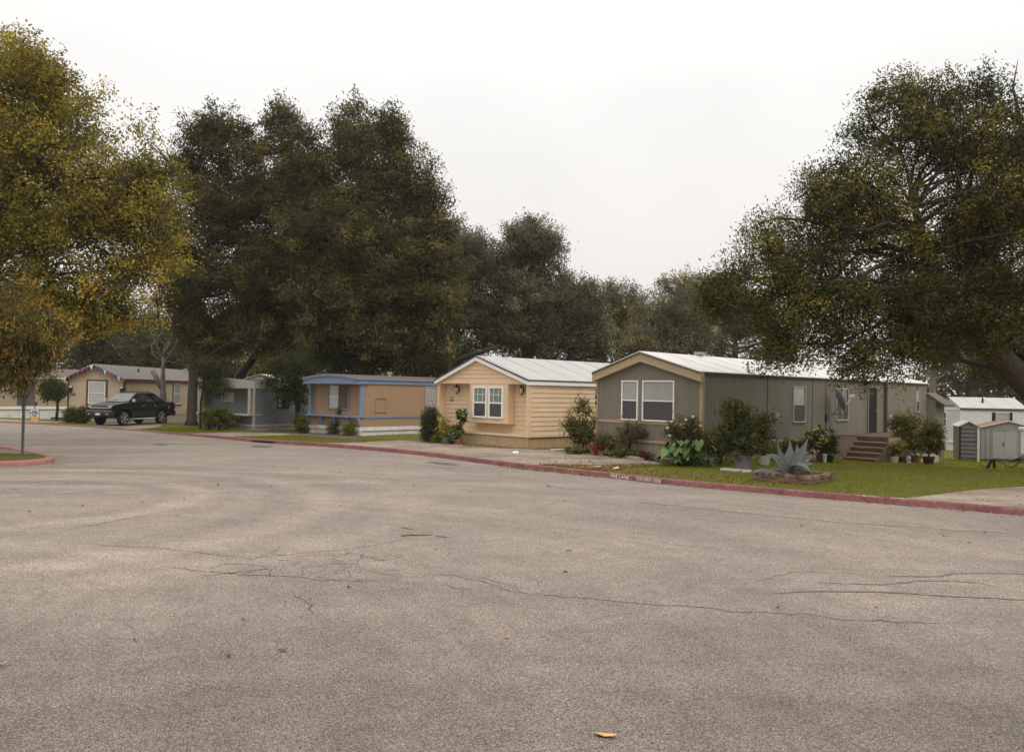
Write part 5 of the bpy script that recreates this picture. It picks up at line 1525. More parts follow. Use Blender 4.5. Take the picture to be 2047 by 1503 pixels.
mb.add([(0, 0.0, HE), (W_, 0, HE), (W_ / 2, 0, HR)], [(0, 1, 2)])
mb.box(0, 0.02, 0.0, D_, 0.12, HE); mb.box(W_ - 0.02, W_, 0.0, D_, 0.12, HE); mb.box(0, W_, D_ - 0.02, D_, 0.12, HE)
mb.box(0.53, 1.67, 0.01, 0.03, 0.12, HE)
mb.build('wall', GREYMETAL, root)
dm = mat('shed_door_grey', (0.3, 0.285, 0.265), 0.5, 0.06, 3, stain=(0.2, 0.18, 0.155), stain_amt=0.3)
for x0, x1 in ((0.6, 1.105), (1.115, 1.62)):
    mb = MB(); mb.box(x0, x1, -0.03, 0.0, 0.16, 1.5); d_ = mb.build('door', dm, root)
    mb = MB(); cx = x1 - 0.05 if x0 < 1 else x0 + 0.05; mb.box(cx - 0.022, cx + 0.022, -0.055, -0.03, 0.78, 0.96); mb.build('door_handle', BLACKMETAL, d_) if x0 < 1 else None
mb = MB(); mb.box(0.52, 1.70, -0.04, -0.005, 1.51, 1.57); mb.box(0.55, 0.59, -0.035, 0.0, 0.14, 1.5); mb.box(1.63, 1.67, -0.035, 0, 0.14, 1.5); mb.build('door_track', GREYMETAL, root)
mb = MB()
for sg in (-1, 1):
    xe = W_ / 2 + sg * (W_ / 2 + 0.06)
    a = [(W_ / 2, -0.08, HR + 0.03), (xe, -0.08, HE + 0.02), (xe, D_ + 0.08, HE + 0.02), (W_ / 2, D_ + 0.08, HR + 0.03)]
    if sg < 0: a = a[::-1]
    mb.add(a + [(x, y, z - 0.03) for x, y, z in a], [(0, 1, 2, 3), (7, 6, 5, 4), (0, 4, 5, 1), (1, 5, 6, 2), (2, 6, 7, 3), (3, 7, 4, 0)])
rr_ = mb.build('roof', RUST, root)
mb = MB()
for k in range(6):
    y = 0.2 + k * 0.4
    for sg in (-1, 1): mb.bar((W_ / 2, y, HR + 0.035), (W_ / 2 + sg * (W_ / 2 + 0.05), y, HE + 0.026), 0.05, 0.02)
mb.build('roof_rib', RUST, rr_)
mb = MB()
for sg in (-1, 1): mb.bar((W_ / 2, -0.09, HR + 0.01), (W_ / 2 + sg * (W_ / 2 + 0.06), -0.09, HE), 0.02, 0.06)
mb.build('roof_edge', mat('pale_shed_trim', (0.5, 0.47, 0.43), 0.6, 0.1, 4), root)
mb = MB(); mb.box(-0.15, W_ + 0.1, -0.1, D_ + 0.1, -0.1, 0.11); mb.build('base', BROWNWOOD, root)

pL = onlot(1919, 920.5); pF = onlot(1940, 923)
root = thing('metal_shed', 'small open metal shed of horizontal corrugated sheets beside the grey shed', 'shed', (pL.x, pL.y, pL.z), math.radians(-22))
SILV = mat('old_silver_sheet', (0.17, 0.165, 0.16), 0.4, 0.25, 5, metal=0.4, stain=(0.08, 0.065, 0.055), stain_scale=3, stain_amt=0.6)
W_, D_, HE, HR = 0.72, 2.6, 1.62, 1.86
mb = MB()
z = 0.04; P2 = []
while z < HE - 0.04:
    P2 += [(0.0, z), (0.0, z + 0.10), (0.045, z + 0.125), (0.045, z + 0.17)]; z += 0.195
P2.append((0.0, HE)); vs = []
for d, zz in P2: vs += [(0, -d, zz), (W_, -d, zz)]
mb.add(vs, [(2 * i, 2 * i + 1, 2 * i + 3, 2 * i + 2) for i in range(len(P2) - 1)])
vs = []
for d, zz in P2: vs += [(W_ + d, 0, zz), (W_ + d, D_, zz)]
mb.add(vs, [(2 * i, 2 * i + 1, 2 * i + 3, 2 * i + 2) for i in range(len(P2) - 1)])
mb.add([(0, 0, HE), (W_, 0, HE), (W_ / 2, 0, HR)], [(0, 1, 2)]); mb.box(-0.02, 0.0, 0, D_, 0, HE)
mb.build('wall', SILV, root)
mb = MB(); mb.box(W_ - 0.02, W_ + 0.09, -0.075, 0.06, 0.0, HE); mb.build('corner_post', mat('pale_green_post', (0.42, 0.43, 0.36), 0.6, 0.15, 3), root)
mb = MB(); mb.box(-0.05, 0.03, -0.07, 0.04, 0.0, HE); mb.build('corner_post', BLACKMETAL, root)
mb = MB()
for sg in (-1, 1):
    xe = W_ / 2 + sg * (W_ / 2 + 0.1); a = [(W_ / 2, -0.1, HR + 0.02), (xe, -0.1, HE + 0.0), (xe, D_, HE), (W_ / 2, D_, HR + 0.02)]
    if sg < 0: a = a[::-1]
    mb.add(a + [(x, y, z - 0.04) for x, y, z in a], [(0, 1, 2, 3), (7, 6, 5, 4), (0, 4, 5, 1), (1, 5, 6, 2), (2, 6, 7, 3), (3, 7, 4, 0)])
mb.build('roof', mat('silver_roof_sheet', (0.5, 0.48, 0.47), 0.35, 0.35, 6, metal=0.5, stain=(0.2, 0.12, 0.08), stain_scale=3, stain_amt=0.5), root)

# trailer nose at the right edge
pT = onlot(2040, 940)
root = thing('trailer', 'white box trailer with black jack stand and chains at the right edge', 'trailer', (pT.x + 0.25, pT.y, pT.z), math.radians(-16))
mb = MB(); mb.box(0.0, 3.2, -0.8, 0.8, 0.5, 1.35); bevel(mb.build('body', WHITE_PAINT, root), 0.04)
mb = MB(); mb.box(-0.06, 3.26, -0.86, 0.86, 1.35, 1.45); bevel(mb.build('lid', WHITE_PAINT, root), 0.02)
mb = MB(); mb.box(0.25, 3.0, -0.7, 0.7, 1.45, 2.0); mb.build('window_cap', CARGLASS, root)
mb = MB(); mb.bar((0.0, -0.5, 0.45), (-0.55, 0, 0.3), 0.035); mb.bar((0.0, 0.5, 0.45), (-0.55, 0, 0.3), 0.035); mb.bar((0, 0, 0.42), (-0.4, 0, 0.36), 0.03); mb.build('tongue', BLACKMETAL, root)
mb = MB(); mb.bar((-1.12, -0.05, 0.3), (-1.26, -0.05, 0.0), 0.085); mb.bar((-1.02, 0.05, 0.3), (-1.0, 0.05, -0.02), 0.085); mb.box(-1.15, -0.95, -0.06, 0.08, 0.29, 0.33); mb.build('jack_stand', TYRE, root)
mb = MB(); mb.tube([(-0.98, 0, 0.3), (-0.75, 0, 0.2), (-0.6, 0, 0.1), (-0.45, 0.05, 0.1), (-0.3, 0.1, 0.2), (-0.15, 0.1, 0.4)], 0.014, 5); mb.tube([(-0.6, -0.1, 0.1), (-0.4, -0.12, 0.14), (-0.2, -0.1, 0.4)], 0.016, 5); mb.build('chain', BLACKMETAL, root)
for sy in (-0.8, 0.8):
    mb = MB(); vs = []; mb2 = MB()
    n = 20; ring = [(0.2, -0.09), (0.3, -0.09), (0.32, 0.0), (0.3, 0.09), (0.2, 0.09)]
    for rr2, d in ring:
        for k in range(n): a = 2 * math.pi * k / n; vs.append((1.8 + rr2 * math.cos(a), sy + d, 0.34 + rr2 * math.sin(a)))
    mb.add(vs, [(i * n + k, i * n + (k + 1) % n, (i + 1) * n + (k + 1) % n, (i + 1) * n + k) for i in range(len(ring) - 1) for k in range(n)] + [tuple(range(n)), tuple(range(4 * n, 5 * n))])
    mb.build('wheel', TYRE, root)

# ------------------------------------------------------------------ signs
p = gp(44.5, 909, 0.12)
root = thing('street_sign', 'grey steel sign post on the traffic island, seen from behind under the branches', 'sign', (p.x, p.y, 0.12), 0.12)
mb = MB(); mb.box(-0.035, 0.035, -0.018, 0.0, 0, 2.25); mb.box(-0.035, -0.027, 0.0, 0.03, 0, 2.25); mb.box(0.027, 0.035, 0.0, 0.03, 0, 2.25); mb.build('post', mat('grey_post', (0.13, 0.13, 0.135), 0.6, 0.15, 6), root)
mb = MB(); mb.box(-0.22, 0.3, 0.035, 0.045, 1.5, 2.2); mb.build('sign_panel', mat('sign_back', (0.27, 0.28, 0.29), 0.5, 0.1, 4), root)
mb = MB(); mb.box(-0.05, -0.03, -0.03, 0.04, 1.42, 1.5); mb.box(0.035, 0.055, -0.03, 0.04, 1.42, 1.5); mb.build('bracket', GALV, root)

p = onlot(69, 844)
root = thing('yard_sign', 'small white and yellow yard sign on two legs on the grass by the kerb', 'sign', (p.x, p.y, p.z), 0.1)
k = p.y / FPX
mb = MB(); mb.box(-8.6 * k, 8.6 * k, -0.012, 0.012, 17 * k - 0.14, 25.3 * k); pa = mb.build('sign_panel', mat('sign_white', (0.66, 0.66, 0.68), 0.5, 0.05, 4), root)
mb = MB(); mb.box(-7.2 * k, 7.2 * k, -0.016, 0.012, 3.6 * k, 10.3 * k); ya = mb.build('sign_panel', mat('sign_yellow', (0.75, 0.42, 0.03), 0.5, 0.06, 4), root); ya['label'] = 'yellow lower panel'
mb = MB(); mb.box(-7.2 * k, 7.2 * k, -0.018, -0.016, 6.8 * k, 7.5 * k); mb.build('sign_line', NUMM, ya)
mb = MB(); mb.box(-9.0 * k, -7.6 * k, -0.02, 0.02, 0, 26 * k); mb.box(7.6 * k, 9.0 * k, -0.02, 0.02, 0, 26 * k); mb.box(-9 * k, 9 * k, -0.02, 0.02, 25 * k, 26.2 * k); mb.build('frame', GREYMETAL, root)
for s, zz, sz in (('Auto', 21.6, 5.2), ('PERSONAL', 17.6, 2.9), ('LOANS', 13.6, 2.8)):
    t = text_mesh('sign_text', s, sz * k, NUMM, pa, 0.002, bold=0.008); t.matrix_local = Matrix.Translation((0, -0.016, zz * k)) @ Matrix.Rotation(math.pi / 2, 4, 'X')

# ------------------------------------------------------------------ brick planter and agave
c0 = onlot(1617.5, 971); c1 = onlot(1501, 960); c2 = onlot(1676.5, 962.5)
uL = (c1 - c0); uR = (c2 - c0); zb = min(c0.z, c1.z, c2.z) - 0.02; uL.z = uR.z = 0
wL, wR = uL.length, uR.length; uL.normalize(); uR = Vector((-uL.y, uL.x, 0)) if Vector((-uL.y, uL.x, 0)).dot(uR) > 0 else Vector((uL.y, -uL.x, 0))
wR = 1.62
root = thing('brick_planter', 'low square brick planter on the lawn holding the big agave', 'planter', (c0.x, c0.y, zb))
BRICK = mat('old_brick', (0.135, 0.078, 0.058), 0.9, 0.3, 14, tint=True, stain=(0.2, 0.17, 0.14), stain_scale=6, stain_amt=0.4)
MORTAR = mat('mortar', (0.25, 0.22, 0.19), 0.95, 0.2, 10)
mb = MB(); mm = MB(); Z = Vector((0, 0, 1)); rb = random.Random(3)
def course_wall(o_, u, n_, L_):
    for row in range(2):
        s = -0.11 if row else 0.0
        while s < L_:
            a, b_ = max(s, 0) + 0.006, min(s + 0.22, L_) - 0.006
            if b_ - a > 0.02:
                t = rb.uniform(0.5, 1.45); mb.tint = (t, t * rb.uniform(0.9, 1.12), t * rb.uniform(0.8, 1.02))
                j = rb.uniform(-0.004, 0.004); mb.obox(o_ + u * (a + b_) / 2 + n_ * (0.052 + j) + Z * (0.04 + row * 0.085), u, n_, Z, (b_ - a) / 2, 0.05, 0.036)
            s += 0.23
    s = 0
    while s < L_ - 0.03:
        a, b_ = s + 0.004, min(s + 0.085, L_) - 0.004
        t = rb.uniform(0.5, 1.9); mb.tint = (t, t * rb.uniform(0.9, 1.2), t * rb.uniform(0.8, 1.15))
        mb.obox(o_ + u * (a + b_) / 2 + n_ * 0.06 + Z * (0.207 + rb.uniform(-0.006, 0.006)), u, n_, Z, (b_ - a) / 2, 0.068, 0.036); s += 0.088
    mm.obox(o_ + u * L_ / 2 + n_ * 0.06 + Z * 0.1, u, n_, Z, L_ / 2 - 0.012, 0.046, 0.1)
course_wall(Vector(), uL, uR, wL); course_wall(uR * wR, uL, -uR, wL); 
course_wall(uR * 0.11, uR, uL, wR - 0.22); course_wall(uL * wL + uR * 0.11, uR, -uL, wR - 0.22)
mb.build('brick_wall', BRICK, root); mm.build('mortar', MORTAR, root)
mb = MB(); q = [uL * 0.1 + uR * 0.1, uL * (wL - 0.1) + uR * 0.1, uL * (wL - 0.1) + uR * (wR - 0.1), uL * 0.1 + uR * (wR - 0.1)]
mb.add([v + Z * 0.17 for v in q], [(0, 1, 2, 3)] if uL.cross(uR).z > 0 else [(3, 2, 1, 0)]); mb.build('soil', SOILM, root)
ac_ = Vector((c0.x, c0.y, zb)) + uL * wL * 0.5 + uR * wR * 0.45; Ya = ac_.y
root = thing('agave', 'large blue grey agave with broad pointed leaves in the brick planter', 'agave', (ac_.x, ac_.y, zb + 0.17))
AG = mat('agave_skin', (0.098, 0.108, 0.1), 0.55, 0.12, 3, stain=(0.16, 0.175, 0.15), stain_scale=2, stain_amt=0.4, stretch=(1, 1, 1))
def agave_leaf(path, w, roll=0.0, face=None):
    P_ = catmull([Vector(p) for p in path], 7) if False else None
    pts = [Vector(p) - Vector(root.location) for p in path]
    C3 = []
    for i in range(len(pts) - 1):
        p0 = pts[max(i - 1, 0)]; p1 = pts[i]; p2 = pts[i + 1]; p3 = pts[min(i + 2, len(pts) - 1)]
        for k in range(6):
            t = k / 6; C3.append(0.5 * (2 * p1 + (p2 - p0) * t + (2 * p0 - 5 * p1 + 4 * p2 - p3) * t * t + (3 * p1 - p0 - 3 * p2 + p3) * t ** 3))
    C3.append(pts[-1]); n = len(C3); vs = []; fs = []
    for i, p in enumerate(C3):
        t = i / (n - 1); d = (C3[min(i + 1, n - 1)] - C3[max(i - 1, 0)]).normalized()
        s = d.cross(face or Vector((0, -0.85, 0.5))); s.normalize(); nn = s.cross(d)
        ww = w * 1.05 * (0.62 + 0.62 * math.sin(math.pi * min(t * 1.15, 1))) * (1 - t ** 2.0) + 0.003; th_ = 0.03 * (1 - t) + 0.006; ch = ww * 0.32
        for (a, b_) in ((-1, ch), (-0.5, ch * 0.25), (0, 0), (0.5, ch * 0.25), (1, ch), (0.5, ch * 0.25 - th_), (0, -th_ * 1.4), (-0.5, ch * 0.25 - th_)):
            vs.append(p + s * a * ww + nn * b_)
    for i in range(n - 1):
        for k in range(8): fs.append((i * 8 + k, i * 8 + (k + 1) % 8, (i + 1) * 8 + (k + 1) % 8, (i + 1) * 8 + k))
    fs.append(tuple(range(8))); fs.append(tuple((n - 1) * 8 + k for k in range(7, -1, -1)))
    mb = MB(); mb.add(vs, fs); return mb.build('leaf', AG, root, smooth=True)
A_ = lambda px, py, dy=0.0: at(px, py, Ya + dy)
agave_leaf([A_(1576, 944), A_(1578, 925, 0.05), A_(1579, 905, 0.1), A_(1579, 878, 0.16)], 0.17)
agave_leaf([A_(1592, 940, 0.2), A_(1594, 915, 0.35), A_(1593, 887, 0.45)], 0.12)
agave_leaf([A_(1582, 944), A_(1594, 922, 0.0), A_(1606, 898, 0.0), A_(1615, 876, 0.02)], 0.13)
agave_leaf([A_(1572, 945), A_(1565, 925, -0.05), A_(1559, 905, -0.1), A_(1553, 883, -0.12)], 0.09)
agave_leaf([A_(1571, 946), A_(1561, 930, -0.15), A_(1550, 917, -0.3), A_(1540, 911, -0.4), A_(1530, 908, -0.5)], 0.11)
agave_leaf([A_(1558, 946, -0.2), A_(1542, 943, -0.35), A_(1525, 940, -0.45), A_(1510, 941, -0.5), A_(1500, 944, -0.55)], 0.045)
agave_leaf([A_(1581, 945, -0.1), A_(1588, 931, -0.25), A_(1603, 930, -0.4), A_(1614, 937, -0.5), A_(1624, 949, -0.55)], 0.12, face=Vector((0, -0.4, 0.9)))
agave_leaf([A_(1590, 944, 0.0), A_(1603, 932, 0.05), A_(1616, 928, 0.1), A_(1625, 929, 0.12), A_(1633, 934, 0.15)], 0.08, face=Vector((0, -0.4, 0.9)))
agave_leaf([A_(1587, 946, -0.2), A_(1598, 942, -0.35), A_(1608, 940, -0.45)], 0.06)
agave_leaf([A_(1570, 944, 0.2), A_(1560, 925, 0.4), A_(1556, 905, 0.6)], 0.11)
agave_leaf([A_(1584, 944, 0.2), A_(1605, 925, 0.5), A_(1622, 915, 0.7)], 0.11)

# ------------------------------------------------------------------ pots and garden plants
TERRA = mat('terracotta', (0.30, 0.12, 0.07), 0.85, 0.15, 8)
REDPOT = mat('dark_red_pot', (0.16, 0.055, 0.042), 0.7, 0.15, 6)
TEAL = mat('teal_pot', (0.11, 0.19, 0.185), 0.6, 0.15, 6)
WPOT = mat('pale_pot', (0.5, 0.46, 0.41), 0.7, 0.12, 6)
GREYPOT = mat('grey_square_pot', (0.17, 0.155, 0.155), 0.8, 0.15, 6)
BLACKPOT = mat('black_pot', (0.02, 0.019, 0.019), 0.6, 0.2, 6)
SOIL = MATS['soil']
GREENS = [(0.05, 0.075, 0.022, 5), (0.085, 0.105, 0.03, 3), (0.03, 0.045, 0.017, 3)]
def pot(label, px, py, wpx, hpx, m, cat='plant pot', square=False, name='plant_pot', z=None):
    p = onlot(px, py); k = p.y / FPX; r = wpx * k / 2; hh = hpx * k
    root = thing(name, label, cat, p, math.radians(-45.8) if square else 0)
    mb = MB()
    if square:
        a, b_ = r * 0.62, r * 0.74
        vs = [(-a, -a, 0), (a, -a, 0), (a, a, 0), (-a, a, 0), (-b_, -b_, hh), (b_, -b_, hh), (b_, b_, hh), (-b_, b_, hh), (-b_ * .88, -b_ * .88, hh), (b_ * .88, -b_ * .88, hh), (b_ * .88, b_ * .88, hh), (-b_ * .88, b_ * .88, hh)]
        fs = [(0, 1, 5, 4), (1, 2, 6, 5), (2, 3, 7, 6), (3, 0, 4, 7), (4, 5, 9, 8), (5, 6, 10, 9), (6, 7, 11, 10), (7, 4, 8, 11)]
        mb.add(vs, fs)
    else:
        mb.lathe((0, 0, 0), [(r * 0.7, 0), (r * 0.92, hh * 0.78), (r, hh * 0.79), (r * 1.02, hh), (r * 0.86, hh), (r * 0.84, hh * 0.86)], 18)
    mb.build('pot', m, root)
    mb = MB(); mb.lathe((0, 0, hh * 0.88), [(r * 0.6 if square else r * 0.84, 0), (r * 0.3, 0.015)], 10); mb.build('soil', SOIL, root)
    return p, hh
def shrub(name, label, cat, px, py, blobs, n, per, leaf, wid, spray, cols, seed, Y=None, group=None, **kw):
    """blobs in photo pixels: (px, py, rx, rz)"""
    cols = [(c[0] * 1.18, c[1] * 1.0, c[2] * 0.72, c[3]) for c in cols]
    base = onlot(px, py) if Y is None else at(px, py, Y)
    Y = base.y
    bl = [pb(b_[0], b_[1], Y + (b_[4] if len(b_) > 4 else 0), b_[2], b_[3]) for b_ in blobs]
    top = sum((Vector(b_[:3]) for b_ in bl), Vector()) / len(bl)
    tr = [(base.x, base.y, base.z, kw.pop('r0', 0.035)), (base.x * 0.6 + top.x * 0.4, base.y * 0.6 + top.y * 0.4, base.z * 0.55 + top.z * 0.45, 0.025), (top.x, top.y, top.z, 0.012)]
    kw.setdefault('limbs', 6); kw.setdefault('limb_r', 0.018); kw.setdefault('twig_r', 0.005); kw.setdefault('noise_k', 4.0); kw.setdefault('gap', -0.7); kw.setdefault('shell', 2.0); kw.setdefault('lum', 1.7)
    return tree(name, label, cat, tuple(base), tr, bl, n, per, leaf, wid, spray, cols, seed, parts=('stem', 'foliage'), group=group, **kw)
def flowers(root, pts, Y, r, col, seed):
    rs = random.Random(seed); m = mat('petals', col, 0.7, 0.15, 30)
    for (px, py) in pts:
        c = at(px, py, Y) - Vector(root.location); mb = MB()
        for k in range(9):
            a = k * 2.4; t = 0.35 + 0.6 * (k / 9); d = Vector((math.cos(a) * t, math.sin(a) * t, 0.9 - t)).normalized(); s = d.cross(Vector((0, 0, 1))).normalized(); u = s.cross(d)
            q = c + d * r * 0.55
            mb.add([q - s * r * .55 - u * r * .3, q + s * r * .55 - u * r * .3, q + s * r * .5 + u * r * .5 + d * r * .25, q - s * r * .5 + u * r * .5 + d * r * .25], [(0, 1, 2, 3)])
        mb.lathe((c.x, c.y, c.z), [(r * .15, -r * .5), (r * .6, -r * .1), (r * .5, r * .35), (r * .15, r * .5)], 8)
        mb.build('flower', m, root)
# oleander in the grey square pot
OLE = [(0.055, 0.063, 0.019, 5), (0.09, 0.095, 0.028, 3), (0.14, 0.14, 0.05, 1), (0.033, 0.037, 0.012, 3)]
pp, hh = pot('tall grey square pot under the bushy oleander on the lawn', 1485, 939.5, 32, 30, GREYPOT, square=True)
base = (pp.x, pp.y, pp.z + hh * 0.85)
bl = [pb(1488, 872, pp.y, 42, 36), pb(1470, 832, pp.y, 14, 24), pb(1525, 852, pp.y, 18, 20), pb(1450, 868, pp.y, 15, 17), pb(1518, 885, pp.y, 22, 20), pb(1478, 815, pp.y, 6, 12)]
r_ = tree('oleander', 'dense dark green oleander bush growing in the grey square pot', 'shrub', base, [(pp.x, pp.y, base[2], 0.05), (pp.x, pp.y, base[2] + 0.4, 0.04), (pp.x, pp.y, base[2] + 0.8, 0.02)], bl, 330, 22, 0.19, 0.032, 0.3, OLE, 31, parts=('stem', 'foliage'), limbs=10, limb_r=0.02, twig_r=0.006, noise_k=4, gap=-0.7, shell=1.9, up=0.5, lum=1.3)
pp, hh = pot('round pale bowl pot on the lawn to the right of the oleander', 1527.5, 929, 26, 19, WPOT)
shrub('pot_plant', 'low leafy plant growing in the round pale bowl pot', 'plant', 1527.5, 913, [(1530, 902, 18, 12)], 60, 16, 0.09, 0.03, 0.16, GREENS, 32, Y=pp.y)
# frangipani group left of the steps
p1, h1 = pot('reddish brown pot under the frangipani, left of the porch steps', 1640, 923.5, 17, 15, REDPOT)
p2, h2 = pot('pale narrow pot beside the reddish brown pot left of the steps', 1649, 925, 8, 18, WPOT)
p3, h3 = pot('black nursery pot nearest to the porch steps on the left', 1659, 924, 15, 14, BLACKPOT)
FR = [(0.05, 0.07, 0.024, 4), (0.09, 0.105, 0.035, 3), (0.15, 0.15, 0.05, 1), (0.03, 0.04, 0.017, 2)]
shrub('frangipani', 'frangipani with long pale tipped leaves in the reddish brown pot by the steps', 'plant', 1640, 910, [(1638, 880, 22, 20), (1625, 868, 14, 14), (1655, 870, 16, 12)], 60, 20, 0.27, 0.065, 0.16, FR, 33, Y=p1.y, lmat=LEAF_GLOSSY, up=0.6, limbs=7, limb_r=0.03)
shrub('pot_plant', 'bushy green plant in the black nursery pot left of the steps', 'plant', 1658, 912, [(1662, 893, 13, 18), (1650, 898, 12, 12)], 60, 18, 0.12, 0.04, 0.16, GREENS, 34, Y=p3.y)
shrub('border_shrub', 'dark shrub against the olive wall between the oleander and the frangipani', 'shrub', 1585, 921, [(1570, 895, 24, 16), (1602, 898, 18, 14)], 90, 18, 0.10, 0.035, 0.18, [(0.05, 0.06, 0.02, 3), (0.1, 0.1, 0.03, 2), (0.03, 0.035, 0.015, 2)], 35)
# group right of the steps
p1, h1 = pot('cream pot with a small leafy plant at the foot of the porch steps', 1786, 925, 20, 13, WPOT)
p2, h2 = pot('dark red pot between the cream pot and the terracotta pot', 1805, 925, 18, 13, REDPOT)
p4, h4 = pot('terracotta coloured pot under the tall bush right of the steps', 1831, 925, 23, 14, TERRA)
p5, h5 = pot('large black pot at the right end of the potted row by the steps', 1856, 928.5, 24, 16, BLACKPOT)
shrub('pot_plant', 'small yellow green plant in the cream pot at the foot of the steps', 'plant', 1786, 913, [(1784, 898, 13, 15), (1800, 896, 12, 10)], 60, 18, 0.11, 0.045, 0.16, [(0.1, 0.115, 0.035, 3), (0.15, 0.15, 0.05, 2), (0.05, 0.06, 0.02, 2)], 36, Y=p1.y)
shrub('pot_shrub', 'tall bushy shrub in the terracotta coloured pot right of the steps', 'shrub', 1831, 912, [(1815, 860, 28, 32), (1800, 845, 18, 18), (1828, 885, 22, 22)], 240, 20, 0.10, 0.045, 0.22, [(0.07, 0.08, 0.028, 3), (0.115, 0.12, 0.04, 3), (0.04, 0.045, 0.018, 2)], 37, Y=p4.y)
shrub('pot_shrub', 'darker bushy shrub in the large black pot right of the steps', 'shrub', 1856, 913, [(1862, 872, 20, 28), (1868, 890, 14, 16)], 170, 20, 0.10, 0.045, 0.2, [(0.05, 0.06, 0.022, 3), (0.085, 0.095, 0.035, 2), (0.035, 0.04, 0.018, 3)], 38, Y=p5.y)
p = onlot(1816, 926); k = p.y / FPX
root = thing('carton', 'small blue and white carton standing between the red and terracotta pots', 'carton', p, 0.3)
mb = MB(); mb.box(-3.2 * k, 3.2 * k, -0.06, 0.06, 0, 14 * k); bx = bevel(mb.build('box', WHITE_PAINT, root), 0.006)
mb = MB(); mb.box(-2.6 * k, 2.6 * k, -0.064, -0.061, 5 * k, 9 * k); mb.build('print_band', mat('carton_blue', (0.12, 0.25, 0.5), 0.6), root)

# roses and bed in front of the olive home
ROSE = [(0.045, 0.055, 0.02, 4), (0.075, 0.085, 0.028, 3), (0.03, 0.034, 0.016, 3), (0.1, 0.06, 0.03, 0.6)]
shrub('rose_bush', 'large rose bush with long loose shoots against the yellow and olive homes', 'rose bush', 1165, 905, [(1165, 862, 30, 34), (1150, 848, 22, 24), (1178, 880, 20, 24), (1163, 818, 14, 20), (1183, 845, 14, 18)], 330, 16, 0.075, 0.04, 0.24, ROSE, 41, up=0.6, gap=-0.5, bare=25)
r_ = shrub('rose_bush', 'thin leggy rose bush under the narrow window of the olive home', 'rose bush', 1257, 915, [(1250, 852, 14, 12), (1277, 860, 10, 14), (1243, 872, 10, 14), (1260, 875, 14, 22), (1290, 872, 8, 10)], 110, 11, 0.075, 0.04, 0.18, [(0.045, 0.045, 0.022, 3), (0.06, 0.06, 0.025, 2), (0.08, 0.035, 0.03, 1)], 42, gap=-0.6)
flowers(r_, [(1242, 833), (1236.5, 839)], r_.location.y - 0.1, 0.045, (0.55, 0.16, 0.2), 1)
r_ = shrub('rose_bush', 'rose bush with white and pink blooms at the corner of the olive home', 'rose bush', 1380, 925, [(1372, 850, 16, 20), (1388, 862, 14, 22), (1345, 862, 14, 12), (1400, 880, 14, 14), (1365, 880, 20, 18)], 190, 13, 0.075, 0.04, 0.2, ROSE, 43, gap=-0.5)
flowers(r_, [(1385, 834), (1371.5, 840), (1400, 852), (1339, 871), (1334, 856)], r_.location.y - 0.2, 0.06, (0.72, 0.62, 0.58), 2)
flowers(r_, [(1387.5, 862), (1392, 859), (1404.5, 867), (1367, 855), (1315.5, 877), (1409, 891)], r_.location.y - 0.2, 0.055, (0.58, 0.12, 0.17), 3)
EAR = [(0.055, 0.09, 0.03, 4), (0.09, 0.125, 0.04, 3), (0.04, 0.06, 0.025, 3), (0.16, 0.15, 0.035, 0.6)]
ep = onlot(1368, 931.5)
root = thing('elephant_ear', 'broad leaved elephant ear plant beside the driveway on the lawn', 'plant', ep)
EARM = mat('elephant_ear_leaf', (0.06, 0.105, 0.02), 0.5, 0.35, 6, spec=0.3, tint=True); re_ = random.Random(8)
for k in range(96):
    px = re_.gauss(1370, 33); 
    if not 1306 < px < 1438: px = re_.uniform(1312, 1432)
    py = 905 + abs(px - 1372) * 0.06 - re_.random() ** 0.8 * 30 * (1 - (abs(px - 1372) / 85) ** 2) + re_.random() * 21
    c = at(px, py, ep.y + re_.uniform(-0.45, 0.5)) - ep
    az = math.atan2(c.y + re_.gauss(0, .5), c.x + re_.gauss(0, .3)); dn = re_.uniform(0.15, 0.9)
    d = Vector((math.cos(az) * math.cos(dn), math.sin(az) * math.cos(dn), -math.sin(dn))); s = d.cross(Vector((0, 0, 1))).normalized(); n = s.cross(d)
    Lg = re_.uniform(0.18, 0.36); wd = Lg * 0.38; mb = MB()
    t = re_.uniform(0.6, 1.5); y_ = 1 if re_.random() > 0.06 else 2.6; mb.tint = (t * y_, t * (1 if y_ == 1 else 1.3), t * 0.9)
    sh = [(-0.28, 0.45), (-0.1, 0.9), (0.12, 1.0), (0.4, 0.75), (0.72, 0.35)]
    mid = [c + d * (Lg * q) + n * (0.05 * math.sin(q * 3)) for q in (-0.02, 0.0, 0.12, 0.4, 0.72, 1.0)]
    vs = mid[:]; 
    for sg in (-1, 1):
        for q, w_ in sh: vs.append(c + d * (Lg * q) + s * sg * wd * w_ + n * (0.06 * w_ + 0.02 * math.sin(9 * q + k)) - n * 0.03 * max(0, q))
    fs = [(0, 6, 7, 1), (1, 7, 8, 2), (2, 8, 9, 3), (3, 9, 10, 4), (4, 10, 5), (0, 1, 12, 11), (1, 2, 13, 12), (2, 3, 14, 13), (3, 4, 15, 14), (4, 5, 15)]
    mb.add(vs, fs); mb.tint = (0.9, 0.9, 0.7)
    b0 = Vector((c.x * 0.25, c.y * 0.25, 0.0)); mb.tube([b0, (b0 + c) / 2 + Vector((0, 0, 0.1)), c], [0.012, 0.01, 0.006], 5)
    mb.build('leaf', EARM, root, smooth=True)
shrub('border_shrub', 'shadowy shrub behind the elephant ear against the dark side of the olive home', 'shrub', 1440, 928, [(1425, 885, 22, 22), (1450, 895, 20, 18)], 150, 16, 0.09, 0.035, 0.2, [(0.04, 0.045, 0.02, 3), (0.06, 0.065, 0.03, 3), (0.1, 0.1, 0.05, 1)], 44)
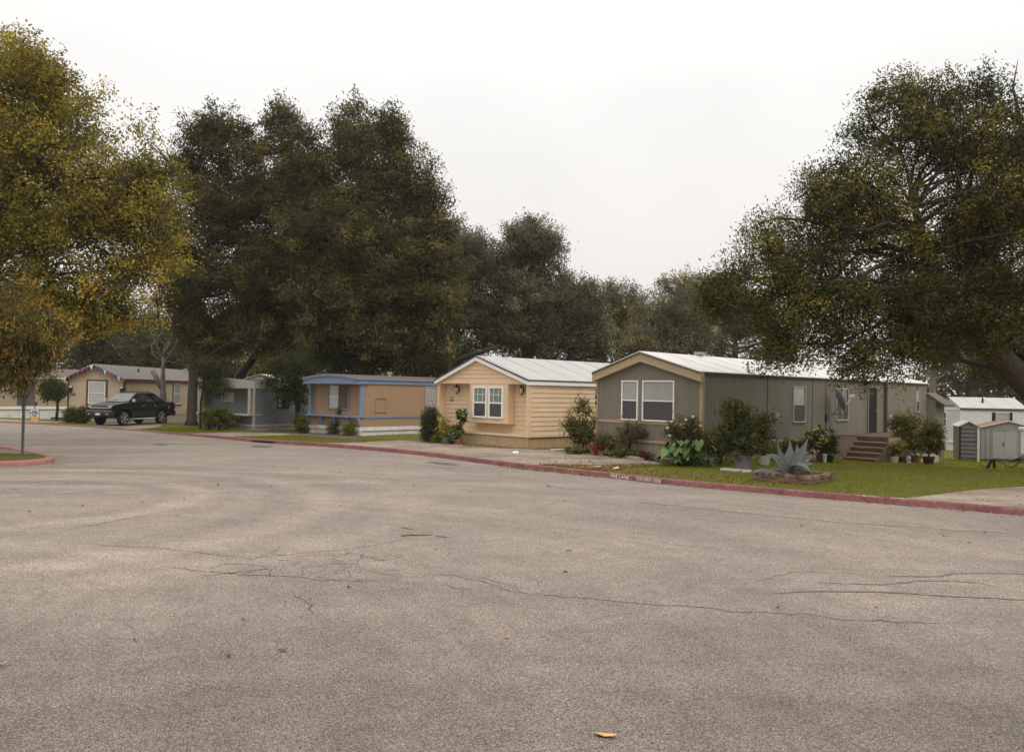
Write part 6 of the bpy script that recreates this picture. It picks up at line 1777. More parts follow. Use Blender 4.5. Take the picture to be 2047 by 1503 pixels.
p1, _h = pot('small terracotta pot with faded pink flowers at the driveway edge', 1187, 909.5, 13, 10, TERRA)
r_ = shrub('flower_plant', 'low plant with faded pink flowers in the small terracotta pot', 'plant', 1187, 901, [(1186, 895, 10, 7)], 40, 12, 0.06, 0.03, 0.1, [(0.06, 0.07, 0.03, 2), (0.3, 0.14, 0.16, 2)], 45, Y=p1.y)
p2, _h = pot('small rust coloured pot with dark red leaves at the driveway edge', 1202, 911.5, 13, 10, TERRA)
shrub('flower_plant', 'low plant with dark red leaves in the small rust coloured pot', 'plant', 1202, 903, [(1200, 896, 12, 8)], 45, 12, 0.07, 0.03, 0.11, [(0.13, 0.03, 0.03, 3), (0.06, 0.03, 0.02, 2)], 46, Y=p2.y)
r_ = shrub('rose_bush', 'low rose plant with one red bloom behind the small pots', 'rose bush', 1222, 911, [(1217, 888, 18, 14), (1232, 896, 14, 12), (1205, 878, 12, 8)], 100, 13, 0.07, 0.035, 0.17, ROSE, 47)
flowers(r_, [(1221.5, 885.5)], r_.location.y - 0.3, 0.06, (0.55, 0.06, 0.08), 4)
GC = [(0.06, 0.095, 0.022, 4), (0.09, 0.125, 0.03, 3), (0.035, 0.05, 0.016, 2)]
shrub('ground_cover', 'low bright green leafy patch at the foot of the large rose bush', 'plant', 1160, 908, [(1150, 903, 26, 5), (1172, 906, 18, 4)], 120, 14, 0.06, 0.035, 0.1, GC, 48, limbs=0)
shrub('ground_cover', 'low green leafy border under the windows along the scalloped edging', 'plant', 1265, 916, [(1240, 905, 22, 5), (1270, 908, 20, 5), (1300, 914, 12, 5)], 150, 14, 0.06, 0.035, 0.1, GC, 49, limbs=0)
shrub('ground_cover', 'small purple leaved plant at the right end of the scalloped edging', 'plant', 1290, 920, [(1289, 911, 10, 6)], 50, 12, 0.05, 0.03, 0.08, [(0.08, 0.025, 0.04, 3), (0.06, 0.04, 0.03, 2)], 50, limbs=0)
q0, q1 = onlot(1226, 913), onlot(1284, 920); d = (q1 - q0); Ld = d.length; d.normalize(); up = Vector((0, 0, 1))
root = thing('garden_edging', 'pale scalloped concrete edging along the flower bed of the olive home', 'edging', q0)
mb = MB(); s = 0.0; nrm = d.cross(up).normalized()
while s < Ld:
    ring = []
    for k in range(9):
        a = math.pi * k / 8; ring.append((s + 0.06 - 0.058 * math.cos(a), 0.06 + 0.045 * math.sin(a)))
    ring = [(s + 0.002, -0.02)] + ring + [(s + 0.118, -0.02)]
    V = [d * a + up * z + nrm * 0.02 for a, z in ring] + [d * a + up * z - nrm * 0.02 for a, z in ring]; n = len(ring)
    mb.add(V, [tuple(range(n)), tuple(range(2 * n - 1, n - 1, -1))] + [(i, i + n, (i + 1) % n + n, (i + 1) % n) for i in range(n)]); s += 0.12
mb.build('edging_strip', OFFWHITE, root)
for lab, pts in (('long pale stepping slab on the lawn left of the grey square pot', ((1444, 940), (1481, 943))), ('short pale stepping slab on the lawn right under the grey square pot', ((1483, 943.5), (1502, 944.5))), ('flat pale board lying at the corner of the yellow home', ((1104, 901.5), (1129, 900.5)))):
    a, b_ = onlot(*pts[0]), onlot(*pts[1]); root = thing('paving_slab', lab, 'slab', (a + b_) / 2)
    mb = MB(); dd = (b_ - a); mb.obox((0, 0, 0.03), dd.normalized(), Vector((0, 0, 1)).cross(dd.normalized()), (0, 0, 1), dd.length / 2, 0.16, 0.035); bevel(mb.build('slab', mat('pale_slab', (0.42, 0.39, 0.35), 0.9, 0.15, 8), root), 0.01)

# in front of the yellow home
p1, h1 = pot('teal square tub with a yellow green plant in front of the yellow home', 893, 887, 15, 13, TEAL)
p2, h2 = pot('wide terracotta pot with a plumeria in front of the yellow home', 916, 888.5, 20, 11, TERRA)
p3, h3 = pot('small dark brown pot tucked between the teal tub and the terracotta pot', 903.5, 886.5, 10, 6, REDPOT)
shrub('dracaena', 'spiky yellow green dracaena in the teal tub', 'plant', 893, 876, [(893, 862, 10, 12), (888, 850, 8, 9), (902, 858, 8, 8)], 24, 13, 0.38, 0.045, 0.2, [(0.24, 0.24, 0.05, 3), (0.14, 0.17, 0.04, 2), (0.33, 0.29, 0.08, 1)], 51, Y=p1.y, up=0.9, limbs=5, lum=0.95)
shrub('plumeria', 'dark leaved plumeria with whorls of long leaves in the wide terracotta pot', 'plant', 916, 879, [(922, 832, 9, 9), (938, 858, 9, 6), (912, 862, 13, 9), (925, 846, 4, 8), (905, 870, 8, 6)], 26, 26, 0.3, 0.085, 0.14, [(0.035, 0.06, 0.025, 3), (0.055, 0.085, 0.032, 2)], 52, Y=p2.y, lmat=LEAF_GLOSSY, limbs=7, limb_r=0.03, up=0.2, gap=-2)
shrub('column_shrub', 'dark clipped columnar shrub at the left corner of the yellow home', 'shrub', 861, 884, [(860, 833, 15, 18), (860, 858, 17, 22), (861, 872, 16, 13)], 330, 26, 0.06, 0.035, 0.2, [(0.022, 0.032, 0.015, 4), (0.035, 0.045, 0.02, 2)], 53, gap=-2)
shrub('border_shrub', 'small pale green plant at the foot of the dark columnar shrub', 'plant', 872, 886, [(872, 878, 8, 8)], 40, 14, 0.1, 0.03, 0.14, GC, 54)
# in front of the tan home
q0, q1 = onlot(585, 871), onlot(716, 880)
root = thing('garden_edging', 'low weathered timber edging in front of the tan home', 'edging', q0)
mb = MB(); mb.bar((0, 0, 0.04), q1 - q0 + Vector((0, 0, 0.04)), 0.1, 0.14); mb.build('timber', mat('grey_timber', (0.2, 0.17, 0.145), 0.9, 0.2, 6), root)
shrub('border_shrub', 'rounded bush at the left corner of the tan home', 'shrub', 601, 867, [(601, 849, 15, 16)], 150, 22, 0.07, 0.035, 0.24, [(0.045, 0.065, 0.018, 3), (0.08, 0.1, 0.025, 2), (0.025, 0.032, 0.013, 2)], 55)
shrub('border_shrub', 'bushy plant third from left in front of the tan home', 'plant', 671, 868, [(671, 857, 14, 13)], 90, 18, 0.1, 0.035, 0.2, [(0.03, 0.045, 0.018, 3), (0.06, 0.08, 0.03, 2)], 56)
shrub('border_shrub', 'narrow upright plant left of the blue brackets of the tan home', 'plant', 645, 866, [(645, 853, 7, 14)], 60, 16, 0.08, 0.035, 0.18, [(0.04, 0.065, 0.018, 3), (0.07, 0.09, 0.028, 2)], 57)
shrub('border_shrub', 'tall thin spire plant in front of the tan home window', 'plant', 683, 868, [(678, 828, 2.5, 12), (681, 848, 7, 12), (690, 850, 9, 8)], 70, 14, 0.1, 0.035, 0.16, [(0.05, 0.08, 0.02, 3), (0.09, 0.11, 0.03, 2)], 58, gap=-2)
shrub('border_shrub', 'yellow green grassy plant at the right corner of the tan home', 'plant', 700, 871, [(697, 860, 12, 10), (710, 866, 8, 8)], 70, 16, 0.22, 0.02, 0.2, [(0.12, 0.13, 0.035, 3), (0.07, 0.085, 0.025, 2)], 59, up=0.8)
# in front of the blue grey home and the beige home
shrub('border_shrub', 'broad leafy shrub in front of the blue grey home', 'shrub', 437, 861, [(425, 836, 20, 17), (450, 842, 20, 14), (435, 830, 22, 12)], 230, 22, 0.12, 0.055, 0.26, [(0.05, 0.075, 0.022, 3), (0.08, 0.105, 0.03, 2), (0.025, 0.034, 0.014, 2)], 60)
shrub('hedge', 'clipped boxy hedge in front of the beige home beside the black pickup', 'hedge', 152, 846.5, [(143, 833, 13, 15), (158, 833, 14, 15), (170, 833, 12, 15), (150, 826, 16, 9)], 420, 22, 0.07, 0.04, 0.2, [(0.035, 0.045, 0.016, 3), (0.06, 0.07, 0.022, 2), (0.02, 0.025, 0.011, 2)], 61, gap=-2, dy=0) if False else shrub('hedge', 'clipped boxy hedge in front of the beige home beside the black pickup', 'hedge', 152, 846.5, [(139, 829, 10, 12), (150, 829, 11, 13), (162, 829, 11, 13), (171, 829, 10, 12), (140, 836, 9, 8), (165, 837, 12, 8)], 520, 22, 0.07, 0.04, 0.2, [(0.035, 0.045, 0.016, 3), (0.06, 0.07, 0.022, 2), (0.02, 0.025, 0.011, 2)], 61, gap=-2)
shrub('border_shrub', 'small dark bush against the white skirting behind the sign post', 'shrub', 50, 834, [(50, 826, 11, 8)], 90, 18, 0.07, 0.04, 0.2, [(0.03, 0.04, 0.014, 3), (0.055, 0.065, 0.02, 2)], 62)
q0, q1 = onlot(14, 833.5), onlot(133, 840.5)
root = thing('garden_edging', 'low dark timber edging of the bed under the far left home', 'edging', q0)
mb = MB(); mb.bar((0, 0, 0.08), q1 - q0 + Vector((0, 0, 0.08)), 0.14, 0.2); mb.build('timber', BROWNWOOD, root)
p = onlot(69, 838)
root = thing('garden_ornament', 'thin black garden stake with a small flower basket behind the yard sign', 'garden ornament', p)
k = p.y / FPX
mb = MB(); mb.tube([(0, 0, 0), (0, 0, 34 * k)], 0.025, 6); mb.build('stake', BLACKMETAL, root)
mb = MB(); mb.lathe((0.02, 0, 28 * k), [(0.06, 0), (0.14, 0.12), (0.14, 0.16)], 10); mb.build('basket', mat('dark_green_basket', (0.04, 0.07, 0.03), 0.8), root)
flowers(root, [(69.5, 800), (72, 803), (67, 806)], p.y - 0.02, 0.11, (0.55, 0.2, 0.15), 9)

# litter on the ground
def scrap(name, label, cat, px, py, col, pts, rz, z=None):
    p = gp(px, py) if z is None else onlot(px, py); root = thing(name, label, cat, (p.x, p.y, p.z + 0.006), rz)
    mb = MB(); n = len(pts); V = [(x, y, zz) for x, y, zz in pts]
    mb.add(V + [(x, y, zz - 0.003) for x, y, zz in V], [tuple(range(n)), tuple(range(2 * n - 1, n - 1, -1))] + [(i, i + n, (i + 1) % n + n, (i + 1) % n) for i in range(n)])
    mb.build('blade' if cat == 'leaf' else 'sheet', mat(name + '_col', col, 0.8, 0.25, 20), root)
lf_ = lambda s: [(-0.09 * s, 0, 0.012), (-0.06 * s, -0.025 * s, 0.02), (0.0, -0.034 * s, 0.012), (0.06 * s, -0.02 * s, 0.02), (0.085 * s, 0.0, 0.03), (0.06 * s, 0.018 * s, 0.012), (0.0, 0.028 * s, 0.004), (-0.06 * s, 0.018 * s, 0.008)]
scrap('dry_leaf', 'large curled tan leaf lying on the asphalt nearest to us', 'leaf', 1211, 1472, (0.5, 0.32, 0.15), lf_(1.0), -0.35)
scrap('dry_leaf', 'small orange brown leaf on the asphalt near the middle of the lot', 'leaf', 1013, 1276, (0.45, 0.24, 0.08), lf_(0.5), 0.4)
scrap('dry_leaf', 'small dark grey leaf on the asphalt left of the middle', 'leaf', 565, 1301, (0.12, 0.11, 0.1), lf_(0.55), -0.1)
scrap('dry_leaf', 'pale narrow leaf on the cracked patch of asphalt', 'leaf', 463, 1145, (0.36, 0.27, 0.16), lf_(0.7), 0.1)
scrap('dry_leaf', 'tiny orange leaf at the left edge of the asphalt', 'leaf', 4, 1330, (0.45, 0.26, 0.12), lf_(0.45), 0.8)
scrap('dry_leaf', 'brown leaf on the asphalt far left below the island kerb', 'leaf', 30, 979, (0.3, 0.17, 0.08), lf_(0.9), 0.3)
scrap('dry_leaf', 'dark twig like leaf on the asphalt right of the sticks', 'leaf', 1138, 1102, (0.09, 0.075, 0.06), lf_(0.55), -0.1)
scrap('paper_scrap', 'white paper scrap on the driveway in front of the yellow home', 'litter', 1030, 905.5, (0.75, 0.74, 0.72), [(-0.1, -0.06, 0), (0.1, -0.07, 0.01), (0.11, 0.06, 0.06), (-0.08, 0.07, 0.05)], 0.2, 0)
scrap('paper_scrap', 'pale paper scrap among the fallen leaves by the kerb', 'litter', 1230, 939.5, (0.6, 0.56, 0.5), [(-0.11, -0.05, 0.02), (0.12, -0.03, 0.05), (0.1, 0.05, 0.09), (-0.05, 0.04, 0.05)], 0.4, 0)
scrap('paper_scrap', 'flat pale card among the fallen leaves left of the paper scrap', 'litter', 1192, 936, (0.55, 0.5, 0.43), [(-0.15, -0.06, 0.04), (0.12, -0.05, 0.05), (0.13, 0.06, 0.06), (-0.13, 0.06, 0.05)], -0.5, 0)
STICK = mat('stick_wood', (0.17, 0.11, 0.075), 0.9, 0.3, 10)
for lab, pts, r in (('longest of the dry sticks lying on the asphalt', ((802, 1072), (822, 1070), (838, 1071), (865, 1069.5)), 0.012), ('short dry stick right of the longest stick on the asphalt', ((871, 1072), (880, 1073), (894, 1074)), 0.008), ('broken bark pieces just above the longest stick on the asphalt', ((802, 1055), (812, 1056.5), (824, 1058)), 0.008)):
    P_ = [gp(*q) for q in pts]; root = thing('stick', lab, 'stick', P_[0])
    mb = MB(); mb.tube([p - P_[0] + Vector((0, 0, r)) for p in P_], [r, r * 1.1, r, r * 0.6][:len(P_)], 6)
    if r > 0.01: mb.tube([P_[2] - P_[0] + Vector((0, 0, r)), P_[2] - P_[0] + Vector((0.06, 0.09, 0.03))], [r * .7, r * .3], 5)
    mb.build('wood', STICK, root)

# ------------------------------------------------------------------ trees
def zat(p): return lz(p[0], p[1])
def gbase(px, Y, dz=0.0):
    p = at(px, 800, Y); return (p.x, p.y, lz(p.x, p.y) + dz)
DARKG = [(0.032, 0.030, 0.011, 4), (0.050, 0.044, 0.015, 4), (0.070, 0.055, 0.019, 2), (0.022, 0.021, 0.008, 3)]
GRN = [(0.034, 0.042, 0.013, 4), (0.055, 0.062, 0.018, 3), (0.085, 0.085, 0.025, 1), (0.022, 0.026, 0.009, 3)]
# 1 big yellowing tree at the left
Y = 31
YEL = [(0.069, 0.062, 0.011, 3.4), (0.108, 0.090, 0.015, 4.4), (0.15, 0.113, 0.018, 3.2), (0.205, 0.14, 0.024, 1.0), (0.046, 0.046, 0.011, 2.2)]
b0 = (-20.3, 31.5, 0.12)
tree('shade_tree', 'huge yellowing tree filling the upper left corner', 'tree', b0, [(*b0, 0.42), (-20.2, 31.5, 2.0, 0.34), (-20.0, 31.4, 4.5, 0.3), (-19.4, 31.3, 8, 0.2), (-19.0, 31.2, 12, 0.08)],
     [pb(30, 330, Y, 130, 190), pb(170, 400, Y, 130, 150), pb(280, 420, Y, 82, 120), pb(290, 500, Y, 68, 80), pb(60, 170, Y, 80, 100), pb(20, 130, Y, 55, 50), pb(100, 190, Y, 40, 90), pb(190, 240, Y, 45, 80), pb(290, 330, Y, 42, 75), pb(230, 590, Y, 95, 80), pb(90, 560, Y, 110, 100), pb(-120, 350, Y, 170, 230, 0.5), pb(190, 640, Y, 60, 45), pb(110, 640, Y, 80, 50)],
     2100, 60, 0.135, 0.075, 0.55, YEL, 101, up=0.45, spread=0.5, gap=-0.62, lum=2.6, limbs=44, limb_r=0.1, twig_r=0.012, noise_k=1.1, bare=130, shell=2.0,
     hole=lambda c: (np.abs((c[:, 0] / c[:, 1] * FPX + 1023.5) - 285) < 34) & (c[:, 2] < 6.2) & (rng.uniform(size=len(c)) < 0.6))
# 2 small drooping tree on the island
Y = 24
b0 = (-16.3, 24.2, 0.12)
tree('drooping_tree', 'small drooping tree with orange and olive narrow leaves above the sign post', 'tree', b0, [(*b0, 0.13), (-16.2, 24.1, 1.8, 0.11), (-15.9, 24, 3.6, 0.06), (-15.6, 24, 4.8, 0.03)],
     [pb(10, 640, Y, 95, 85), pb(60, 685, Y, 58, 55), pb(108, 665, Y, 32, 34), pb(45, 738, Y, 40, 30), pb(-60, 680, Y, 100, 90, 0.6), pb(20, 600, Y, 60, 50), pb(12, 758, Y, 24, 18), pb(48, 765, Y, 14, 16)],
     800, 40, 0.125, 0.034, 0.34, [(0.08, 0.068, 0.015, 4), (0.14, 0.10, 0.02, 3), (0.23, 0.135, 0.026, 1.6), (0.042, 0.042, 0.012, 4)], 102, droop=0.5, up=0.1, gap=-0.15, limbs=14, limb_r=0.05, twig_r=0.009, noise_k=2.6, spread=0.55, lum=1.8)
# 3 cut back tree in front of the beige home
Y = 52.6
b0 = gbase(327, Y)
root = tree('pruned_tree', 'pale cut back tree with a sawn stub and bare branches behind the pickup', 'tree', b0,
     [(*b0, 0.24), tp(327, 800, Y, 0.2), tp(325, 770, Y, 0.18), tp(326, 745, Y, 0.12), tp(326, 712, Y, 0.09)],
     [pb(360, 655, Y, 26, 40), pb(320, 670, Y, 30, 36), pb(345, 720, Y, 14, 16)], 40, 7, 0.12, 0.06, 0.4, [(0.09, 0.09, 0.03, 3), (0.14, 0.12, 0.04, 1)], 103, limbs=7, limb_r=0.05, twig_r=0.012, bark=BARK_PALE, gap=-2,
     extra_limbs=([tp(324, 775, Y, 0.19), tp(314, 758, Y, 0.16), tp(305, 741, Y, 0.15)], [tp(326, 712, Y, 0.1), tp(338, 690, Y, 0.08), tp(345, 668, Y, 0.06), tp(352, 645, Y, 0.05), tp(368, 630, Y, 0.03)], [tp(326, 715, Y, 0.07), tp(316, 695, Y, 0.045), tp(305, 672, Y, 0.03), tp(298, 655, Y, 0.015)]))
# 4 tall pecan
Y = 47.5
b0 = gbase(384, Y)
tree('pecan_tree', 'tall dark pecan tree with a thick trunk left of the blue grey home', 'tree', b0, [(b0[0], b0[1], b0[2] - 0.1, 0.44), (b0[0], b0[1], b0[2] + 0.35, 0.29), tp(386, 760, Y, 0.25), tp(386, 690, Y, 0.23), tp(400, 560, Y + .5, 0.22), tp(430, 430, Y + 1, 0.14), tp(440, 300, Y + 1, 0.06)],
     [pb(440, 275, Y, 42, 55), pb(570, 270, Y, 40, 48), pb(385, 320, Y, 36, 45), pb(500, 330, Y, 60, 60), pb(400, 430, Y, 48, 80), pb(480, 430, Y, 75, 90), pb(600, 370, Y, 50, 80), pb(620, 330, Y, 30, 30), pb(470, 560, Y, 90, 80), pb(390, 560, Y, 40, 60), pb(430, 650, Y, 80, 60), pb(530, 640, Y, 80, 70), pb(430, 235, Y, 28, 20), pb(570, 235, Y, 32, 18), pb(640, 390, Y, 50, 70), pb(372, 350, Y, 26, 40), pb(400, 275, Y, 30, 36), pb(625, 285, Y, 24, 26), pb(360, 480, Y, 30, 70), pb(370, 580, Y, 40, 60), pb(560, 420, Y, 70, 70), pb(560, 520, Y, 70, 70)],
     1650, 80, 0.23, 0.07, 0.66, DARKG, 104, up=0.2, gap=-0.5, spread=0.5, lum=2.45, limbs=34, limb_r=0.13, noise_k=0.95, twig_r=0.02)
# 5 leaning tree behind the blue grey home
Y = 51
b0 = gbase(468, Y)
tree('leaning_tree', 'dark tree leaning to the right behind the blue grey home', 'tree', b0, [(*b0, 0.33), tp(478, 752, Y, 0.28), tp(500, 725, Y, 0.25), tp(525, 690, Y, 0.22), tp(552, 655, Y, 0.17), tp(580, 590, Y, 0.1)],
     [pb(590, 560, Y, 70, 70), pb(560, 640, Y, 70, 40), pb(640, 620, Y, 60, 60), pb(520, 600, Y, 50, 40)], 380, 40, 0.23, 0.075, 0.8, DARKG, 105, gap=-0.5, limbs=12, noise_k=1.0,
     extra_limbs=([tp(485, 750, Y, 0.15), tp(512, 700, Y + .6, 0.12), tp(520, 650, Y + 1, 0.08)],))
# low hanging spray in front of the blue grey home belongs to a shrubby tree between it and the pecan
Y = 41.5
b0 = gbase(598, Y + 1.5)
tree('yard_tree', 'dark leafy tree between the blue grey home and the tan home', 'tree', b0, [(*b0, 0.14), tp(594, 800, Y + 1.5, 0.12), tp(585, 755, Y + 1, 0.1), tp(570, 720, Y + .6, 0.06)],
     [pb(570, 770, Y, 40, 24), pb(585, 735, Y, 50, 30), pb(560, 785, Y - .4, 22, 12), pb(595, 790, Y, 16, 22)], 230, 34, 0.14, 0.042, 0.4, GRN, 106, lum=1.25, gap=-0.7, limbs=10, limb_r=0.04, droop=0.3, noise_k=1.8, twig_r=0.01)
Y = 43.0
b0 = gbase(402, Y + .6)
tree('yard_tree', 'slender tree hanging its leaves over the left end of the off white fascia', 'tree', b0, [(*b0, 0.07), tp(402, 800, Y + .6, 0.06), tp(412, 740, Y + .3, 0.05), tp(425, 715, Y, 0.03)],
     [pb(435, 772, Y - .6, 22, 12), pb(415, 760, Y - .4, 20, 22), pb(420, 735, Y, 34, 22), pb(440, 783, Y - .6, 14, 8)], 150, 30, 0.13, 0.042, 0.36, GRN, 107, lum=1.25, gap=-0.8, limbs=8, limb_r=0.03, droop=0.4, noise_k=2, twig_r=0.008)
# 6 the big rounded tree in the middle
Y = 46.5
b0 = gbase(741, Y)
tree('pecan_tree', 'largest dark dome shaped tree rising behind the tan home', 'tree', b0, [(*b0, 0.45), tp(738, 780, Y, 0.4), tp(735, 700, Y, 0.35), tp(730, 560, Y, 0.28), tp(725, 420, Y, 0.18), tp(715, 300, Y, 0.06)],
     [pb(700, 270, Y, 42, 62, 1.2), pb(760, 270, Y, 32, 50), pb(785, 290, Y, 28, 60), pb(730, 360, Y, 85, 75), pb(820, 390, Y, 55, 75), pb(730, 480, Y, 140, 100), pb(840, 480, Y, 60, 80), pb(640, 540, Y, 90, 90), pb(700, 600, Y, 140, 90), pb(820, 600, Y, 90, 90), pb(650, 680, Y, 90, 50), pb(760, 690, Y, 110, 45), pb(850, 680, Y, 60, 55), pb(702, 225, Y, 12, 18), pb(745, 235, Y, 10, 18), pb(787, 240, Y, 10, 20), pb(845, 330, Y, 16, 26), pb(600, 470, Y, 50, 60), pb(872, 440, Y, 36, 60), pb(885, 530, Y, 34, 70), pb(880, 630, Y, 40, 60)],
     1900, 90, 0.23, 0.07, 0.66, [(0.035, 0.034, 0.012, 4), (0.055, 0.050, 0.016, 4), (0.08, 0.067, 0.023, 2), (0.023, 0.0235, 0.009, 3)], 108, up=0.15, gap=-0.52, limbs=34, limb_r=0.14, noise_k=0.9, twig_r=0.02, shell=2.4, spread=0.5, lum=2.5)
# 7 greyish oaks behind the yellow home
OAK = [(0.052, 0.054, 0.028, 4), (0.075, 0.074, 0.04, 3), (0.095, 0.088, 0.05, 1.5), (0.03, 0.031, 0.017, 3)]
Y = 56
for lab, bx, tr_, bl, n, sd_ in (
    ('grey green oak behind the left half of the yellow home', 905, [(905, 740, .35), (910, 690, .3), (920, 600, .2), (925, 520, .08)],
     [(915, 530, 55, 70), (960, 530, 45, 50), (900, 610, 60, 60), (960, 610, 60, 60), (965, 490, 25, 30), (930, 680, 50, 25)], 560, 109),
    ('tallest grey green oak with an upright pointed crown behind the yellow home', 1050, [(1050, 760, .38), (1052, 690, .32), (1058, 600, .22), (1062, 500, .08)],
     [(1065, 500, 55, 55), (1045, 470, 30, 30), (1085, 490, 38, 40), (1060, 590, 75, 70), (1010, 540, 30, 45), (1030, 660, 80, 55), (1105, 540, 25, 40)], 800, 110),
    ('broad grey green oak behind the right half of the yellow home', 1150, [(1140, 770, .32), (1142, 700, .28), (1145, 640, .15)],
     [(1140, 620, 65, 60), (1110, 680, 70, 45), (1180, 670, 45, 50), (1165, 590, 38, 34), (1200, 700, 34, 28)], 560, 111)):
    b0 = gbase(bx, Y)
    tree('oak_tree', lab, 'tree', b0, [(*b0, tr_[0][2] * 1.2)] + [tp(x, y, Y, r) for x, y, r in tr_], [pb(*q[:2], Y, *q[2:]) for q in bl], int(n * 0.95), 84, 0.17, 0.075, 0.66, OAK, sd_, up=0.3, gap=-0.7, lum=2.4, spread=0.5, limbs=14, limb_r=0.13, noise_k=1.0, twig_r=0.018,
         extra_limbs=([tp(905, 728, Y, 0.22), tp(930, 714, Y - 1, 0.18), tp(965, 703, Y - 2, 0.14), tp(1000, 690, Y - 2, 0.09)],) if sd_ == 109 else ())
# 8 farther trees at the right of the gap
FARM = [(0.075, 0.07, 0.034, 4), (0.105, 0.09, 0.04, 3), (0.14, 0.11, 0.045, 1.6), (0.048, 0.045, 0.024, 3)]
for k, (lab, bx, Y, bl, n) in enumerate((
    ('rounded far tree just right of the gap in the tree line', 1235, 74, [(1235, 600, 62, 34), (1210, 640, 50, 50), (1270, 640, 50, 50), (1180, 600, 18, 18), (1240, 690, 70, 40)], 420),
    ('far yellow tinged tree behind the peak of the olive home', 1330, 70, [(1300, 640, 48, 40), (1355, 630, 55, 38), (1320, 690, 85, 45), (1390, 660, 40, 40)], 460),
    ('tallest far tree behind the roof of the olive home', 1385, 80, [(1380, 580, 58, 34), (1345, 600, 40, 40), (1420, 610, 50, 50), (1390, 670, 80, 60)], 460),
    ('far tree behind the middle of the white roof, beside the dark overhanging crown', 1470, 76, [(1460, 620, 55, 40), (1500, 650, 55, 50), (1450, 690, 60, 40), (1530, 690, 60, 40)], 420))):
    b0 = gbase(bx, Y); c = at(bx, 640, Y)
    tree('oak_tree', lab, 'tree', b0, [(*b0, 0.35), (c.x, c.y, c.z - 3.5, 0.28), (c.x, c.y, c.z, 0.12)], [pb(*q[:2], Y, *q[2:]) for q in bl], n, 60, 0.2, 0.09, 0.8, FARM, 120 + k, up=0.35, gap=-0.55, limbs=12, limb_r=0.12, noise_k=0.8, twig_r=0.02)
# 9 the large leaning tree at the right
Y = 23
RT = [(0.036, 0.039, 0.011, 4), (0.056, 0.055, 0.015, 4), (0.09, 0.077, 0.018, 2), (0.14, 0.105, 0.02, 0.6), (0.024, 0.027, 0.009, 2)]
b0 = (17.3, 24.9, 0); b0 = (b0[0], b0[1], lz(*b0[:2]) - 0.05)
tree('shade_tree', 'large dark leaning tree overhanging the right side of the street', 'tree', b0,
     [(*b0, 0.5), (16.7, 24.8, 1.2, 0.44), tp(2062, 775, 24.4, 0.40), tp(1995, 712, 24.0, 0.34), tp(1945, 650, 23.6, 0.28), tp(1893, 595, 23.2, 0.24), tp(1850, 500, 23, 0.15), tp(1820, 380, 23, 0.07)],
     [pb(1960, 330, Y, 140, 120, 1.1), pb(1840, 260, Y, 90, 90), pb(1800, 200, Y, 60, 55), pb(1740, 270, Y, 60, 45), pb(1960, 190, Y, 60, 50, 0.7), pb(1720, 400, Y, 110, 90, 1.1), pb(1850, 450, Y, 140, 110, 1.1), pb(1990, 480, Y, 130, 130), pb(1640, 480, Y, 80, 70), pb(1560, 540, Y, 70, 70), pb(1520, 490, Y, 30, 50, 1.6), pb(1480, 590, Y, 70, 50, 1.3), pb(1440, 585, Y, 50, 36, 2), pb(1425, 600, Y, 26, 30, 2.5), pb(1480, 545, Y, 24, 40, 1.6), pb(1600, 610, Y, 100, 70), pb(1730, 600, Y, 110, 80), pb(1850, 610, Y, 110, 70, 1.4), pb(1970, 620, Y, 100, 80, 1.6), pb(1880, 690, Y + 3, 70, 50), pb(2010, 700, Y + 3.5, 60, 60), pb(1640, 690, Y, 90, 42), pb(1740, 700, Y, 95, 40), pb(1810, 690, Y, 60, 40), pb(1560, 690, Y, 50, 30), pb(2150, 400, Y, 130, 220, 0.6), pb(1640, 380, Y, 45, 45), pb(1745, 745, Y - .5, 36, 26), pb(1545, 725, Y - .5, 24, 22), pb(1800, 745, Y, 20, 12), pb(1700, 735, Y, 40, 18), pb(1620, 735, Y, 30, 14)],
     3000, 66, 0.105, 0.042, 0.42, RT, 130, up=0.25, gap=-0.47, spread=0.52, lum=2.15, limbs=50, limb_r=0.07, noise_k=1.5, twig_r=0.011, shell=2.0, bare=60,
     extra_limbs=([tp(2085, 775, 24.5, 0.3), tp(2050, 700, 24.2, 0.27), tp(2005, 655, 24.0, 0.23), tp(1965, 610, 23.8, 0.18), tp(1935, 540, 23.6, 0.13), tp(1930, 420, 23.4, 0.08), tp(1950, 300, 23.4, 0.04)],
                  [tp(2060, 560, 24, 0.16), tp(2050, 400, 24, 0.12), tp(2040, 250, 24, 0.06), tp(2025, 175, 24, 0.03), tp(2035, 120, 24, 0.008)],
                  [tp(2040, 250, 24, 0.06), tp(2010, 215, 24, 0.035), tp(1985, 190, 24, 0.015)],
                  [tp(1800, 470, 23, 0.05), tp(1775, 445, 22, 0.035), tp(1730, 460, 21.6, 0.02)]))
